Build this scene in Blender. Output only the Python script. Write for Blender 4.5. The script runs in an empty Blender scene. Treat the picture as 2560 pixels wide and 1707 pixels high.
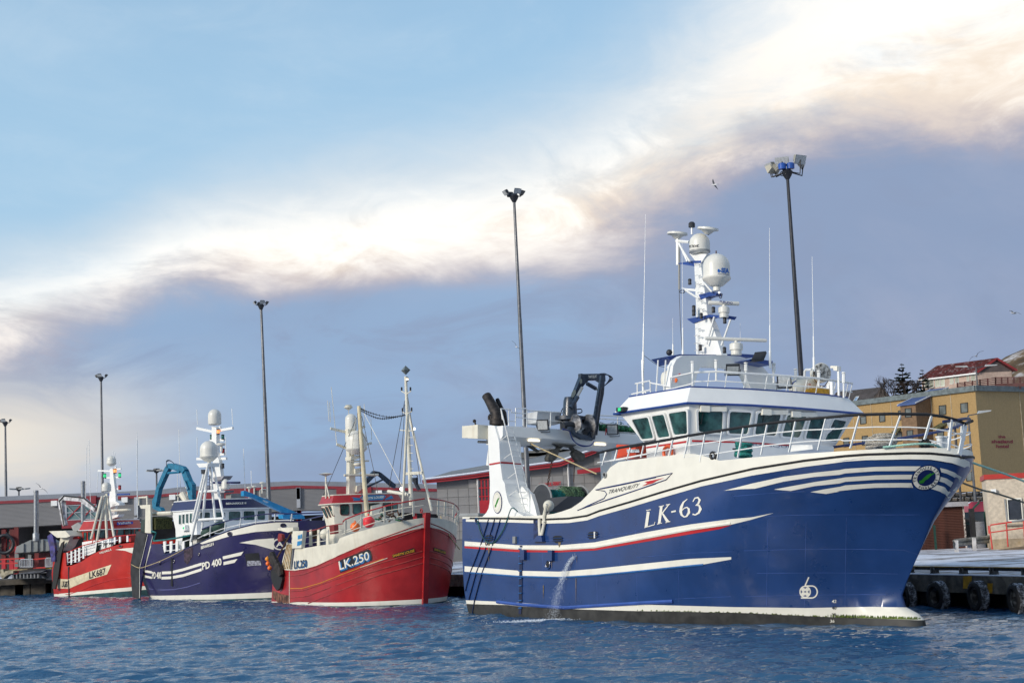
# Harbour with four moored fishing trawlers, ferry terminal, hotel and snowy quay.
import bpy, math, random
import numpy as np
from mathutils import Vector, Matrix, geometry
from mathutils.bvhtree import BVHTree

SC = bpy.context.scene
COL = SC.collection
R = math.radians
random.seed(7)
rnd = random.Random(11)

# ------------------------------------------------------------------ camera
FPX, CX, CY, EYE = 2560 * 50 / 36, 1280.0, 853.5, 4.5
PITCH, ROLL = math.atan((1315 - 853.5) / FPX), R(2.45)
c_, s_ = math.cos(ROLL), math.sin(ROLL)
FW = Vector((0, math.cos(PITCH), math.sin(PITCH)))
U0 = Vector((0, -math.sin(PITCH), math.cos(PITCH)))
R0 = Vector((1, 0, 0))
CR = c_ * R0 - s_ * U0
CU = s_ * R0 + c_ * U0
CAM = Vector((0, 0, EYE))
cd = bpy.data.cameras.new('camera')
cd.lens, cd.sensor_width, cd.clip_end = 50, 36, 6000
cam = bpy.data.objects.new('camera', cd)
COL.objects.link(cam)
m3 = Matrix((CR, CU, -FW)).transposed()
cam.matrix_world = Matrix.Translation(CAM) @ m3.to_4x4()
SC.camera = cam

# ------------------------------------------------------------------ light
SC.view_settings.view_transform = 'Standard'
SC.view_settings.look = 'None'
SC.view_settings.exposure = 0.6
SC.view_settings.gamma = 1
SC.view_settings.use_curve_mapping = False
SUN_AZ, SUN_EL = R(234), R(22)      # compass-like: measured from +Y towards +X; behind the camera, to its left
sd = bpy.data.lights.new('sun', 'SUN')
sd.energy, sd.angle, sd.color = 2.0, R(14), (1.0, 0.91, 0.79)
sun = bpy.data.objects.new('sun', sd)
COL.objects.link(sun)
sdir = Vector((math.sin(SUN_AZ) * math.cos(SUN_EL), math.cos(SUN_AZ) * math.cos(SUN_EL), math.sin(SUN_EL)))
sun.rotation_euler = sdir.to_track_quat('Z', 'Y').to_euler()
sun.location = (0, 0, 60)

def build_world():
    w = bpy.data.worlds.new('World')
    SC.world = w
    w.use_nodes = True
    nt = w.node_tree
    nt.nodes.clear()
    N, L = nt.nodes.new, nt.links.new
    def math_(op, a, b=None, c=None, clamp=False):
        n = N('ShaderNodeMath'); n.operation = op; n.use_clamp = clamp
        for i, v in enumerate((a, b, c)):
            if v is None: continue
            if isinstance(v, (int, float)): n.inputs[i].default_value = v
            else: L(v, n.inputs[i])
        return n.outputs[0]
    def mix(f, a, b):
        n = N('ShaderNodeMix'); n.data_type = 'RGBA'; n.clamp_factor = True
        for i, v in ((0, f), (6, a), (7, b)):
            if isinstance(v, (int, float)): n.inputs[i].default_value = v
            elif isinstance(v, tuple): n.inputs[i].default_value = (*v, 1)
            else: L(v, n.inputs[i])
        return n.outputs[2]
    def smooth(v, a, b):
        n = N('ShaderNodeMapRange'); n.interpolation_type = 'SMOOTHSTEP'
        L(v, n.inputs[0]); n.inputs[1].default_value = a; n.inputs[2].default_value = b
        return n.outputs[0]
    def curve(v, pts):      # piecewise function of v in 0..1
        n = N('ShaderNodeFloatCurve')
        cv = n.mapping.curves[0]
        for i, (x, y) in enumerate(pts):
            if i < 2: cv.points[i].location = (x, y)
            else: cv.points.new(x, y)
        n.mapping.update()
        L(v, n.inputs[1]); n.inputs[0].default_value = 1
        return n.outputs[0]
    sky = N('ShaderNodeTexSky')
    sky.sky_type = 'NISHITA'; sky.sun_disc = False
    sky.sun_elevation = SUN_EL; sky.sun_rotation = SUN_AZ
    sky.air_density = 1.0; sky.dust_density = 0.6; sky.ozone_density = 1.3
    tc = N('ShaderNodeTexCoord')
    sep = N('ShaderNodeSeparateXYZ'); L(tc.outputs['Generated'], sep.inputs[0])
    X, Y, Z = sep.outputs
    az = math_('ARCTAN2', X, Y)                       # 0 straight ahead
    a01 = math_('MULTIPLY_ADD', az, 1 / math.tau, 0.5)
    el = math_('ARCSINE', math_('MAXIMUM', math_('MINIMUM', Z, 1.0), -1.0))
    # stretched noise on a flat cloud layer
    def noise(scale, detail, rough, sx=1, sy=1, sz=1, dist=0.0, off=(0, 0, 0)):
        mp = N('ShaderNodeMapping'); L(tc.outputs['Generated'], mp.inputs[0])
        mp.inputs['Scale'].default_value = (sx, sy, sz); mp.inputs['Location'].default_value = off
        mp.inputs['Rotation'].default_value = (0, R(13), 0)
        n = N('ShaderNodeTexNoise'); n.inputs['Scale'].default_value = scale
        n.inputs['Detail'].default_value = detail; n.inputs['Roughness'].default_value = rough
        n.inputs['Distortion'].default_value = dist
        L(mp.outputs[0], n.inputs[0])
        return n.outputs[0]
    n1 = noise(3.4, 9, 0.58, 1, 1, 2.2, 0.5)
    n2 = noise(9, 10, 0.62, 1, 1, 2.4, 0.8, (3, 1, 5))
    n3 = noise(2.2, 6, 0.5, 1, 1, 2.0, 0.3, (9, 4, 2))
    n4 = noise(20, 8, 0.6, 1, 1, 2.6, 0.5, (1, 7, 5))
    # lower edge of the bright band (elevation / 0.6 rad) against azimuth; closes on itself behind the camera
    edge = math_('MULTIPLY', curve(a01, EDGE), 0.6)
    wid = math_('MULTIPLY', curve(a01, WIDTH), 0.6)
    wob = math_('ADD', math_('MULTIPLY', math_('SUBTRACT', n1, 0.5), 0.09), math_('MULTIPLY', math_('SUBTRACT', n2, 0.5), 0.05))
    e = math_('SUBTRACT', math_('ADD', el, wob), edge)
    sk = N('ShaderNodeMix'); sk.data_type = 'RGBA'; sk.blend_type = 'MULTIPLY'; sk.inputs[0].default_value = 1
    L(sky.outputs[0], sk.inputs[6]); sk.inputs[7].default_value = (*SKY_TINT, 1)
    base = mix(smooth(el, 0.14, 0.7), (2.6, 4.0, 5.3), sk.outputs[2])
    base = mix(math_('MULTIPLY', smooth(math_('MULTIPLY_ADD', n2, 0.4, math_('MULTIPLY', n1, 0.7)), 0.47, 0.8), math_('MULTIPLY_ADD', smooth(az, -0.3, 0.15), 0.35, 0.3)), base, (4.5, 5.25, 5.9))
    # bright band fading upward in shreds
    t = math_('ADD', math_('DIVIDE', e, wid), math_('MULTIPLY', math_('SUBTRACT', n4, 0.5), 0.35))
    up = math_('SUBTRACT', 1.0, smooth(t, -0.1, 1.45))
    tex = smooth(math_('ADD', math_('MULTIPLY', n2, 0.65), math_('MULTIPLY', n1, 0.7)), 0.45, 0.85)
    dens = math_('MULTIPLY', up, math_('MULTIPLY_ADD', tex, 0.8, 0.42), None, True)
    bandc = mix(smooth(t, 0.0, 0.5), (6.2, 5.4, 4.6), (6.2, 6.0, 5.7))
    lump = math_('MULTIPLY', smooth(math_('ADD', math_('MULTIPLY', n3, 0.5), math_('MULTIPLY', n2, 0.5)), 0.44, 0.56), math_('SUBTRACT', 1.0, smooth(t, 0.3, 0.9)))
    glow = math_('MULTIPLY', math_('MULTIPLY', smooth(az, 0.08, 0.28), math_('SUBTRACT', 1.0, smooth(az, 0.5, 0.9))), math_('MULTIPLY', smooth(t, 0.02, 0.2), math_('SUBTRACT', 1.0, smooth(t, 0.8, 1.2))))
    bandc = mix(math_('MULTIPLY', math_('MAXIMUM', lump, glow), 0.9), bandc, (7.8, 7.5, 7.0))
    col = mix(dens, base, bandc)
    # slate-blue bank below with a warm grey rim and mottled shade
    bank = mix(smooth(n3, 0.36, 0.64), (1.85, 2.4, 3.55), (2.05, 3.0, 4.4))
    bank = mix(math_('MULTIPLY', smooth(n1, 0.45, 0.7), 0.6), bank, (2.55, 2.85, 3.8))
    bank = mix(math_('MULTIPLY', smooth(n2, 0.46, 0.66), 0.55), bank, (1.85, 2.3, 3.35))
    rim = mix(math_('MULTIPLY', smooth(e, -0.045, 0.0), 0.85), bank, (3.5, 3.1, 3.35))
    deep = mix(smooth(e, -0.30, -0.13), (1.95, 2.65, 4.05), rim)
    gel = math_('SUBTRACT', math_('ADD', el, math_('MULTIPLY', math_('SUBTRACT', n2, 0.5), 0.06)), 0.075)
    gap = math_('MULTIPLY', math_('SUBTRACT', 1.0, smooth(math_('ABSOLUTE', gel), 0.005, 0.065)), math_('SUBTRACT', 1.0, smooth(az, -0.40, -0.15)))
    deep = mix(math_('MULTIPLY', gap, 1.0), deep, (6.0, 5.5, 4.7))
    inside = smooth(math_('ADD', e, math_('MULTIPLY', math_('SUBTRACT', n4, 0.5), 0.03)), -0.03, 0.022)
    col = mix(inside, deep, col)
    bg = N('ShaderNodeBackground'); bg.inputs[1].default_value = 0.1
    L(col, bg.inputs[0])
    out = N('ShaderNodeOutputWorld'); L(bg.outputs[0], out.inputs[0])
SKY_TINT = (1.12, 1.26, 1.27)
def _a(px):                                # azimuth of a picture column, 0..1
    return math.atan((px - 1280) / FPX) / math.tau + 0.5
EDGE = [(0.0, 0.42), (1.0, 0.42), (0.2, 0.30), (0.35, 0.20), (_a(0), 0.235), (_a(430), 0.305), (_a(870), 0.335), (_a(1250), 0.345),
        (_a(1520), 0.365), (_a(1800), 0.405), (_a(2050), 0.445), (_a(2560), 0.455), (0.62, 0.55), (0.75, 0.55), (0.88, 0.46)]
WIDTH = [(0.0, 0.26), (1.0, 0.26), (0.25, 0.14), (_a(0), 0.095), (_a(600), 0.105), (_a(1300), 0.13), (_a(1700), 0.19), (_a(2000), 0.32), (_a(2560), 0.52), (0.65, 0.45), (0.8, 0.3)]
EDGE.sort(); WIDTH.sort()
EDGE = [EDGE[0], EDGE[-1]] + EDGE[1:-1]; WIDTH = [WIDTH[0], WIDTH[-1]] + WIDTH[1:-1]
build_world()

# ------------------------------------------------------------------ picture measurements to places
def ray(p):
    return (FW + CR * ((p[0] - CX) / FPX) + CU * ((CY - p[1]) / FPX)).normalized()
def at(p, Y):
    d = ray(p); return CAM + d * (Y / d.y)
def atz(p, z):
    d = ray(p); return CAM + d * ((z - EYE) / d.z)
def atpl(p, p0, n):
    d = ray(p); return CAM + d * ((Vector(p0) - CAM).dot(n) / d.dot(n))
VIEW = {'A': (1120, 900, 500 / 2347), 'B': (1560, 520, 600 / 2352), 'C': (1500, 900, 600 / 2352), 'D': (2060, 900, 500 / 2347),
        'E': (1130, 1200, 700 / 2350), 'F': (1860, 1200, 700 / 2350), 'G': (0, 1100, 400 / 1493), 'H': (320, 1000, 500 / 2352),
        'I': (320, 1220, 500 / 2352), 'J': (660, 900, 520 / 2350), 'K': (660, 1200, 520 / 2350), 'L': (2260, 850, 300 / 1568),
        'M': (2260, 1150, 300 / 1147), 'N': (1040, 1050, 600 / 2352), 'P': (1900, 900, 300 / 2352), 'Q': (2260, 1350, 300 / 2240),
        'R': (0, 1280, 200 / 1307), 'S': (1880, 380, 160 / 2352), 'W': (0, 0, 2560 / 2352), 'X': (1120, 1400, 200 / 1960)}
def q(v, *xy):
    a, b, k = VIEW[v]
    return [(a + xy[i] * k, b + xy[i + 1] * k) for i in range(0, len(xy), 2)]
def q1(v, x, y): return q(v, x, y)[0]

# ------------------------------------------------------------------ materials
MATS = {}
def mat(name, col, rough=0.5, metal=0.0, var=0.12, vscale=1.5, bump=0.0, bscale=20, dirt=None, dirt_amt=0.0, dirt_scale=3,
        streak=0.0, coat=0.0, emit=None, estr=0, snow=0.0, wave=None, spec=0.5, alpha=1):
    if name in MATS: return MATS[name]
    m = bpy.data.materials.new(name); m.use_nodes = True
    nt = m.node_tree; b = nt.nodes['Principled BSDF']; N, L = nt.nodes.new, nt.links.new
    b.inputs['Roughness'].default_value = rough
    b.inputs['Metallic'].default_value = metal
    b.inputs['Coat Weight'].default_value = coat
    b.inputs['Specular IOR Level'].default_value = spec
    tc = N('ShaderNodeTexCoord'); co = tc.outputs['Object']
    def nz(scale, det=4, sc=(1, 1, 1), rough_=.55):
        mp = N('ShaderNodeMapping'); L(co, mp.inputs[0]); mp.inputs['Scale'].default_value = sc
        n = N('ShaderNodeTexNoise'); n.inputs['Scale'].default_value = scale; n.inputs['Detail'].default_value = det
        n.inputs['Roughness'].default_value = rough_
        L(mp.outputs[0], n.inputs[0]); return n.outputs[0]
    def rampf(v, a, bb):
        r = N('ShaderNodeMapRange'); L(v, r.inputs[0]); r.inputs[1].default_value = a; r.inputs[2].default_value = bb
        r.interpolation_type = 'SMOOTHSTEP'; return r.outputs[0]
    def mixc(f, a, c, mode='MIX'):
        x = N('ShaderNodeMix'); x.data_type = 'RGBA'; x.blend_type = mode
        for i, v in ((0, f), (6, a), (7, c)):
            if isinstance(v, (int, float)): x.inputs[i].default_value = v
            elif isinstance(v, tuple): x.inputs[i].default_value = (*v[:3], 1)
            else: L(v, x.inputs[i])
        return x.outputs[2]
    cur = tuple(col)
    if var > 0:
        lo = tuple(max(0, c * (1 - var * 1.6)) for c in col); hi = tuple(min(1, c * (1 + var)) for c in col)
        cur = mixc(rampf(nz(vscale, 6), .3, .7), lo, hi)
    if streak > 0:
        f = rampf(nz(2.2, 5, (1, 1, .12)), .55, .8)
        mu = N('ShaderNodeMath'); mu.operation = 'MULTIPLY'; L(f, mu.inputs[0]); mu.inputs[1].default_value = streak
        cur = mixc(mu.outputs[0], cur, dirt or (.16, .1, .05))
    if dirt_amt > 0:
        f = rampf(nz(dirt_scale, 8, rough_=.65), .62 - .25 * dirt_amt, .74)
        mu = N('ShaderNodeMath'); mu.operation = 'MULTIPLY'; L(f, mu.inputs[0]); mu.inputs[1].default_value = min(1, dirt_amt + .3)
        cur = mixc(mu.outputs[0], cur, dirt or (.16, .1, .05))
    if snow > 0:
        g = N('ShaderNodeNewGeometry'); sp = N('ShaderNodeSeparateXYZ'); L(g.outputs['Normal'], sp.inputs[0])
        ad = N('ShaderNodeMath'); ad.operation = 'MULTIPLY_ADD'; L(nz(7, 8, rough_=.7), ad.inputs[0]); ad.inputs[1].default_value = 1.6; L(sp.outputs[2], ad.inputs[2])
        f = rampf(ad.outputs[0], 1.75 - snow, 1.95 - snow)
        cur = mixc(f, cur, (.72, .76, .85))
    if isinstance(cur, tuple): b.inputs['Base Color'].default_value = (*cur[:3], 1)
    else: L(cur, b.inputs['Base Color'])
    if wave:                      # corrugation: (axis, per metre, depth)
        w = N('ShaderNodeTexWave'); w.wave_type = 'BANDS'; w.bands_direction = wave[0]; w.inputs['Scale'].default_value = wave[1]
        L(co, w.inputs[0]); bp = N('ShaderNodeBump'); bp.inputs['Strength'].default_value = wave[2]; bp.inputs['Distance'].default_value = .05
        L(w.outputs[1], bp.inputs['Height']); L(bp.outputs[0], b.inputs['Normal'])
    elif bump > 0:
        bp = N('ShaderNodeBump'); bp.inputs['Strength'].default_value = bump; bp.inputs['Distance'].default_value = .03
        L(nz(bscale, 6), bp.inputs['Height']); L(bp.outputs[0], b.inputs['Normal'])
    if var > 0 and rough > .15:
        rr = N('ShaderNodeMapRange'); L(nz(vscale * 2, 4), rr.inputs[0]); rr.inputs[3].default_value = max(.05, rough - .12); rr.inputs[4].default_value = min(1, rough + .15)
        L(rr.outputs[0], b.inputs['Roughness'])
    if emit:
        b.inputs['Emission Color'].default_value = (*emit, 1); b.inputs['Emission Strength'].default_value = estr
    MATS[name] = m
    return m
RUST = (.20, .075, .025)
WHITE = mat('white_paint', (.80, .81, .79), .35, var=.02, streak=.07, dirt=(.45, .40, .30))
CREAM = mat('cream_paint', (.76, .74, .65), .4, var=.03, streak=.12, dirt=(.42, .33, .18))
OLDWHITE = mat('weathered_white_paint', (.70, .67, .56), .5, var=.06, streak=.35, dirt=(.36, .24, .12))
BLUE = mat('ship_blue_paint', (.013, .045, .160), .3, var=.10, vscale=.6, coat=.25, streak=.12, dirt=(.03, .075, .2), bump=.04, bscale=.9)
TRIM = mat('blue_trim_paint', (.02, .06, .26), .35, var=.1, dirt=(.5, .55, .65), dirt_amt=.1)
NAVY = mat('navy_purple_paint', (.017, .013, .075), .3, var=.14, vscale=.6, coat=.3, streak=.2, dirt=(.05, .04, .06))
RED1 = mat('deep_red_paint', (.36, .016, .018), .36, var=.14, vscale=.7, coat=.2, streak=.15, dirt=(.2, .03, .03))
RED2 = mat('bright_red_paint', (.45, .018, .010), .33, var=.12, vscale=.7, coat=.2, streak=.2, dirt=(.25, .04, .03))
REDTRIM = mat('red_stripe_paint', (.45, .015, .02), .4, var=.06)
FOUL = mat('dark_antifouling', (.030, .030, .028), .6, var=.3, vscale=2, dirt=(.06, .06, .05), dirt_amt=.2)
GREENFOUL = mat('green_antifouling', (.012, .06, .07), .6, var=.3)
BLACK = mat('black_rubber', (.012, .012, .013), .55, var=.2)
DARK = mat('dark_steel', (.03, .033, .04), .5, .3, var=.2)
STEEL = mat('galvanised_steel', (.32, .34, .36), .45, .6, var=.15, vscale=6)
GREY = mat('grey_steel_paint', (.27, .28, .28), .5, var=.1, streak=.2, dirt=(.2, .14, .08))
RUSTY = mat('rusty_steel', (.10, .055, .035), .8, .2, var=.4, vscale=8, dirt=(.22, .09, .03), dirt_amt=.4, dirt_scale=9)
GLASS = mat('dark_cabin_glass', (.026, .082, .078), .05, var=.5, vscale=1.6, spec=.6)
LENS = mat('lamp_lens_glass', (.45, .47, .47), .12, var=.12, vscale=9)
DOME = mat('radome_plastic', (.70, .69, .63), .35, var=.05)
CRANE = mat('dark_blue_crane_paint', (.018, .032, .055), .35, var=.3, vscale=5, coat=.2, dirt=(.16, .17, .18), dirt_amt=.12)
TEALC = mat('teal_crane_paint', (.01, .16, .28), .4, var=.2, vscale=4, dirt=(.1, .1, .1), dirt_amt=.1)
SKYC = mat('sky_blue_crane_paint', (.015, .26, .52), .35, var=.12, vscale=4)
HOSE = mat('black_hose', (.012, .016, .03), .4, var=.1)
NETG = mat('green_netting', (.03, .15, .07), .9, var=.6, vscale=14, bump=1, bscale=40)
NETT = mat('turquoise_netting', (.01, .24, .20), .85, var=.5, vscale=16, bump=1, bscale=40)
ROPEG = mat('green_white_rope', (.38, .66, .54), .8, var=.3, vscale=30)
ROPEB = mat('buff_rope', (.50, .40, .22), .85, var=.3, vscale=20)
ROPEGREY = mat('grey_rope', (.16, .16, .13), .9, var=.3, vscale=20)
ORANGE = mat('orange_buoy', (.85, .16, .02), .35, var=.08)
PINK = mat('pink_buoy', (.90, .05, .06), .35, var=.06)
YELLOW = mat('yellow_paint', (.62, .33, .02), .6, var=.2, vscale=4, dirt=(.2, .16, .1), dirt_amt=.2)
INK = mat('black_lettering', (.015, .015, .02), .5, var=0)
SHUTRED = mat('dull_red_cladding', (.22, .018, .03), .5, var=.1)
INKB = mat('navy_lettering', (.02, .04, .16), .5, var=0)
LIT = mat('lit_lamp', (.9, .85, .7), .3, var=0, emit=(1, .85, .6), estr=.9)
LITG = mat('green_nav_light', (.02, .3, .12), .3, var=0, emit=(.03, 1, .35), estr=.35)
LITW = mat('white_deck_light', (1, 1, 1), .3, var=0, emit=(1, 1, .97), estr=3)
LITA = mat('amber_lamp', (.8, .3, .1), .3, var=0, emit=(1, .3, .08), estr=.8)

# ------------------------------------------------------------------ mesh building
class MB:
    def __init__(s): s.v, s.f, s.m = [], [], []; s.mi = 0
    def add(s, vs, fs):
        o = len(s.v); s.v += [tuple(v) for v in vs]; s.f += [tuple(i + o for i in f) for f in fs]; s.m += [s.mi] * len(fs); return s
    def box(s, c, size, rot=None):
        c = Vector(c); h = [x / 2 for x in size]
        vs = [Vector((x * h[0], y * h[1], z * h[2])) for x in (-1, 1) for y in (-1, 1) for z in (-1, 1)]
        if rot is not None: vs = [rot @ v for v in vs]
        return s.add([c + v for v in vs], [(0, 1, 3, 2), (4, 6, 7, 5), (0, 4, 5, 1), (2, 3, 7, 6), (0, 2, 6, 4), (1, 5, 7, 3)])
    def beam(s, a, b, w, h=None, up=(0, 0, 1)):       # box bar from a to b
        a, b = Vector(a), Vector(b); h = h or w; d = (b - a)
        if d.length < 1e-6: return s
        z = d.normalized(); u = Vector(up)
        if abs(z.dot(u)) > .98: u = Vector((1, 0, 0))
        x = z.cross(u).normalized(); y = x.cross(z)
        vs = [p + x * i * w / 2 + y * j * h / 2 for p in (a, b) for i, j in ((-1, -1), (1, -1), (1, 1), (-1, 1))]
        return s.add(vs, [(3, 2, 1, 0), (4, 5, 6, 7), (0, 1, 5, 4), (1, 2, 6, 5), (2, 3, 7, 6), (3, 0, 4, 7)])
    def tube(s, pts, r, n=6, cap=True):
        pts = [Vector(p) for p in pts if p is not None]; k = len(pts)
        if k < 2: return s
        rs = r if isinstance(r, (list, tuple)) else [r] * k
        t = (pts[1] - pts[0]).normalized(); u = Vector((0, 0, 1)) if abs(t.z) < .9 else Vector((1, 0, 0))
        x = t.cross(u).normalized(); vs = []
        for i, p in enumerate(pts):
            t = (pts[min(i + 1, k - 1)] - pts[max(i - 1, 0)])
            t = t.normalized() if t.length > 1e-9 else Vector((0, 0, 1))
            x = (x - t * x.dot(t)); x = x.normalized() if x.length > 1e-6 else t.orthogonal().normalized()
            y = t.cross(x)
            for j in range(n):
                a = math.tau * j / n; vs.append(p + (x * math.cos(a) + y * math.sin(a)) * rs[i])
        fs = [(i * n + j, i * n + (j + 1) % n, (i + 1) * n + (j + 1) % n, (i + 1) * n + j) for i in range(k - 1) for j in range(n)]
        if cap: fs += [tuple(range(n - 1, -1, -1)), tuple((k - 1) * n + j for j in range(n))]
        return s.add(vs, fs)
    def lathe(s, c, axis, prof, n=20):               # prof: (radius, height along axis)
        c, ax = Vector(c), Vector(axis).normalized(); x = ax.orthogonal().normalized(); y = ax.cross(x); vs = []
        for r, h in prof:
            for j in range(n):
                a = math.tau * j / n; vs.append(c + ax * h + (x * math.cos(a) + y * math.sin(a)) * max(r, .0005))
        k = len(prof)
        fs = [(i * n + j, i * n + (j + 1) % n, (i + 1) * n + (j + 1) % n, (i + 1) * n + j) for i in range(k - 1) for j in range(n)]
        fs += [tuple(range(n - 1, -1, -1)), tuple((k - 1) * n + j for j in range(n))]
        return s.add(vs, fs)
    def ball(s, c, r, n=12, sz=1.0, axis=(0, 0, 1)):
        return s.lathe(c, axis, [(r * math.sin(math.pi * i / n), -r * sz * math.cos(math.pi * i / n)) for i in range(n + 1)], n + 4)
    def prism(s, poly, vec, centre=True):            # extrude a planar polygon by vec
        vec = Vector(vec); P = [Vector(p) - (vec / 2 if centre else Vector()) for p in poly]; n = len(P)
        vs = P + [p + vec for p in P]
        fs = [(i, (i + 1) % n, n + (i + 1) % n, n + i) for i in range(n)]
        nrm = Vector((0, 0, 0))
        for i in range(n): nrm += P[i].cross(P[(i + 1) % n])
        tri = geometry.tessellate_polygon([P])
        fs += [tuple(t) for t in tri] + [tuple(n + i for i in t) for t in tri]
        return s.add(vs, fs)
    def loft(s, rings, cap=True, closed=True):
        n = len(rings[0]); vs = [v for r in rings for v in r]; m = n if closed else n - 1
        fs = [(i * n + j, i * n + (j + 1) % n, (i + 1) * n + (j + 1) % n, (i + 1) * n + j) for i in range(len(rings) - 1) for j in range(m)]
        if cap:
            fs += [tuple(range(n - 1, -1, -1)), tuple((len(rings) - 1) * n + j for j in range(n))]
        return s.add(vs, fs)
    def torus(s, c, axis, R_, r, n=20, m=8):
        c, ax = Vector(c), Vector(axis).normalized(); x = ax.orthogonal().normalized(); y = ax.cross(x); vs = []
        for i in range(n):
            a = math.tau * i / n; d = x * math.cos(a) + y * math.sin(a)
            for j in range(m):
                b = math.tau * j / m; vs.append(c + d * (R_ + r * math.cos(b)) + ax * r * math.sin(b))
        return s.add(vs, [(i * m + j, i * m + (j + 1) % m, ((i + 1) % n) * m + (j + 1) % m, ((i + 1) % n) * m + j) for i in range(n) for j in range(m)])
    def mesh(s, name, mats, smooth=35, weld=False):
        me = bpy.data.meshes.new(name); me.from_pydata(s.v, [], s.f)
        for m in (mats if isinstance(mats, (list, tuple)) else [mats]): me.materials.append(m)
        if any(s.m): me.polygons.foreach_set('material_index', s.m)
        import bmesh
        bm = bmesh.new(); bm.from_mesh(me)
        if weld: bmesh.ops.remove_doubles(bm, verts=bm.verts, dist=.0008)
        bmesh.ops.recalc_face_normals(bm, faces=bm.faces); bm.to_mesh(me); bm.free()
        if smooth: me.shade_smooth(); me.set_sharp_from_angle(angle=R(smooth))
        me.update(); return me
    def build(s, name, mats, parent=None, smooth=35, weld=False, **props):
        o = bpy.data.objects.new(name, s.mesh(name, mats, smooth, weld)); COL.objects.link(o)
        if parent is not None: o.parent = parent
        for k, v in props.items(): o[k] = v
        return o
def thing(name, label, cat, loc=(0, 0, 0), group=None, mw=None):
    o = bpy.data.objects.new(name, None); COL.objects.link(o)
    if mw is not None: o.matrix_world = mw
    else: o.location = loc
    o.empty_display_size = .2
    o['label'] = label; o['category'] = cat
    if group: o['group'] = group
    return o
def tag(o, label, cat, group=None):
    o['label'] = label; o['category'] = cat
    if group: o['group'] = group
    return o
def dup(root, mw, label, group=None):
    c = root.copy(); COL.objects.link(c); c.matrix_world = mw; c['label'] = label
    if group: c['group'] = group
    for ch in list(root.children):
        d = ch.copy(); COL.objects.link(d); d.parent = c
        for g in ch.children:
            e = g.copy(); COL.objects.link(e); e.parent = d
    return c
def lerp(a, b, t): return a + (b - a) * t
def interp(pts):
    pts = sorted(pts); xs = [p[0] for p in pts]; ys = [p[1] for p in pts]
    return lambda x: float(np.interp(x, xs, ys))
def smoothpts(P, k=6):                              # Catmull-Rom through points
    P = [Vector(p) for p in P]; out = []
    for i in range(len(P) - 1):
        a, b, c, d = P[max(i - 1, 0)], P[i], P[i + 1], P[min(i + 2, len(P) - 1)]
        for j in range(k):
            t = j / k
            out.append(.5 * ((2 * b) + (c - a) * t + (2 * a - 5 * b + 4 * c - d) * t * t + (3 * b - a - 3 * c + d) * t ** 3))
    return out + [P[-1]]
def sagline(a, b, sag, n=12):
    a, b = Vector(a), Vector(b)
    return [a.lerp(b, i / n) - Vector((0, 0, sag * 4 * (i / n) * (1 - i / n))) for i in range(n + 1)]

def text_tris(body, bold=0.0, shear=0.0, res=3):    # (u, v) in 0..1 box, triangles
    cu = bpy.data.curves.new('t', 'FONT'); cu.body = body; cu.resolution_u = res; cu.offset = bold; cu.shear = shear
    o = bpy.data.objects.new('t', cu); COL.objects.link(o)
    dg = bpy.context.evaluated_depsgraph_get(); me = o.evaluated_get(dg).to_mesh()
    me.calc_loop_triangles()
    V = [(v.co.x, v.co.y) for v in me.vertices]; T = [tuple(t.vertices) for t in me.loop_triangles]
    o.evaluated_get(dg).to_mesh_clear(); bpy.data.objects.remove(o); bpy.data.curves.remove(cu)
    x0, x1 = min(v[0] for v in V), max(v[0] for v in V); y0, y1 = min(v[1] for v in V), max(v[1] for v in V)
    return [((x - x0) / (x1 - x0), (y - y0) / (y1 - y0)) for x, y in V], T
def bil(c, u, v):       # corners bl, br, tr, tl
    return tuple((1 - u) * (1 - v) * c[0][i] + u * (1 - v) * c[1][i] + u * v * c[2][i] + (1 - u) * v * c[3][i] for i in range(len(c[0])))

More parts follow.
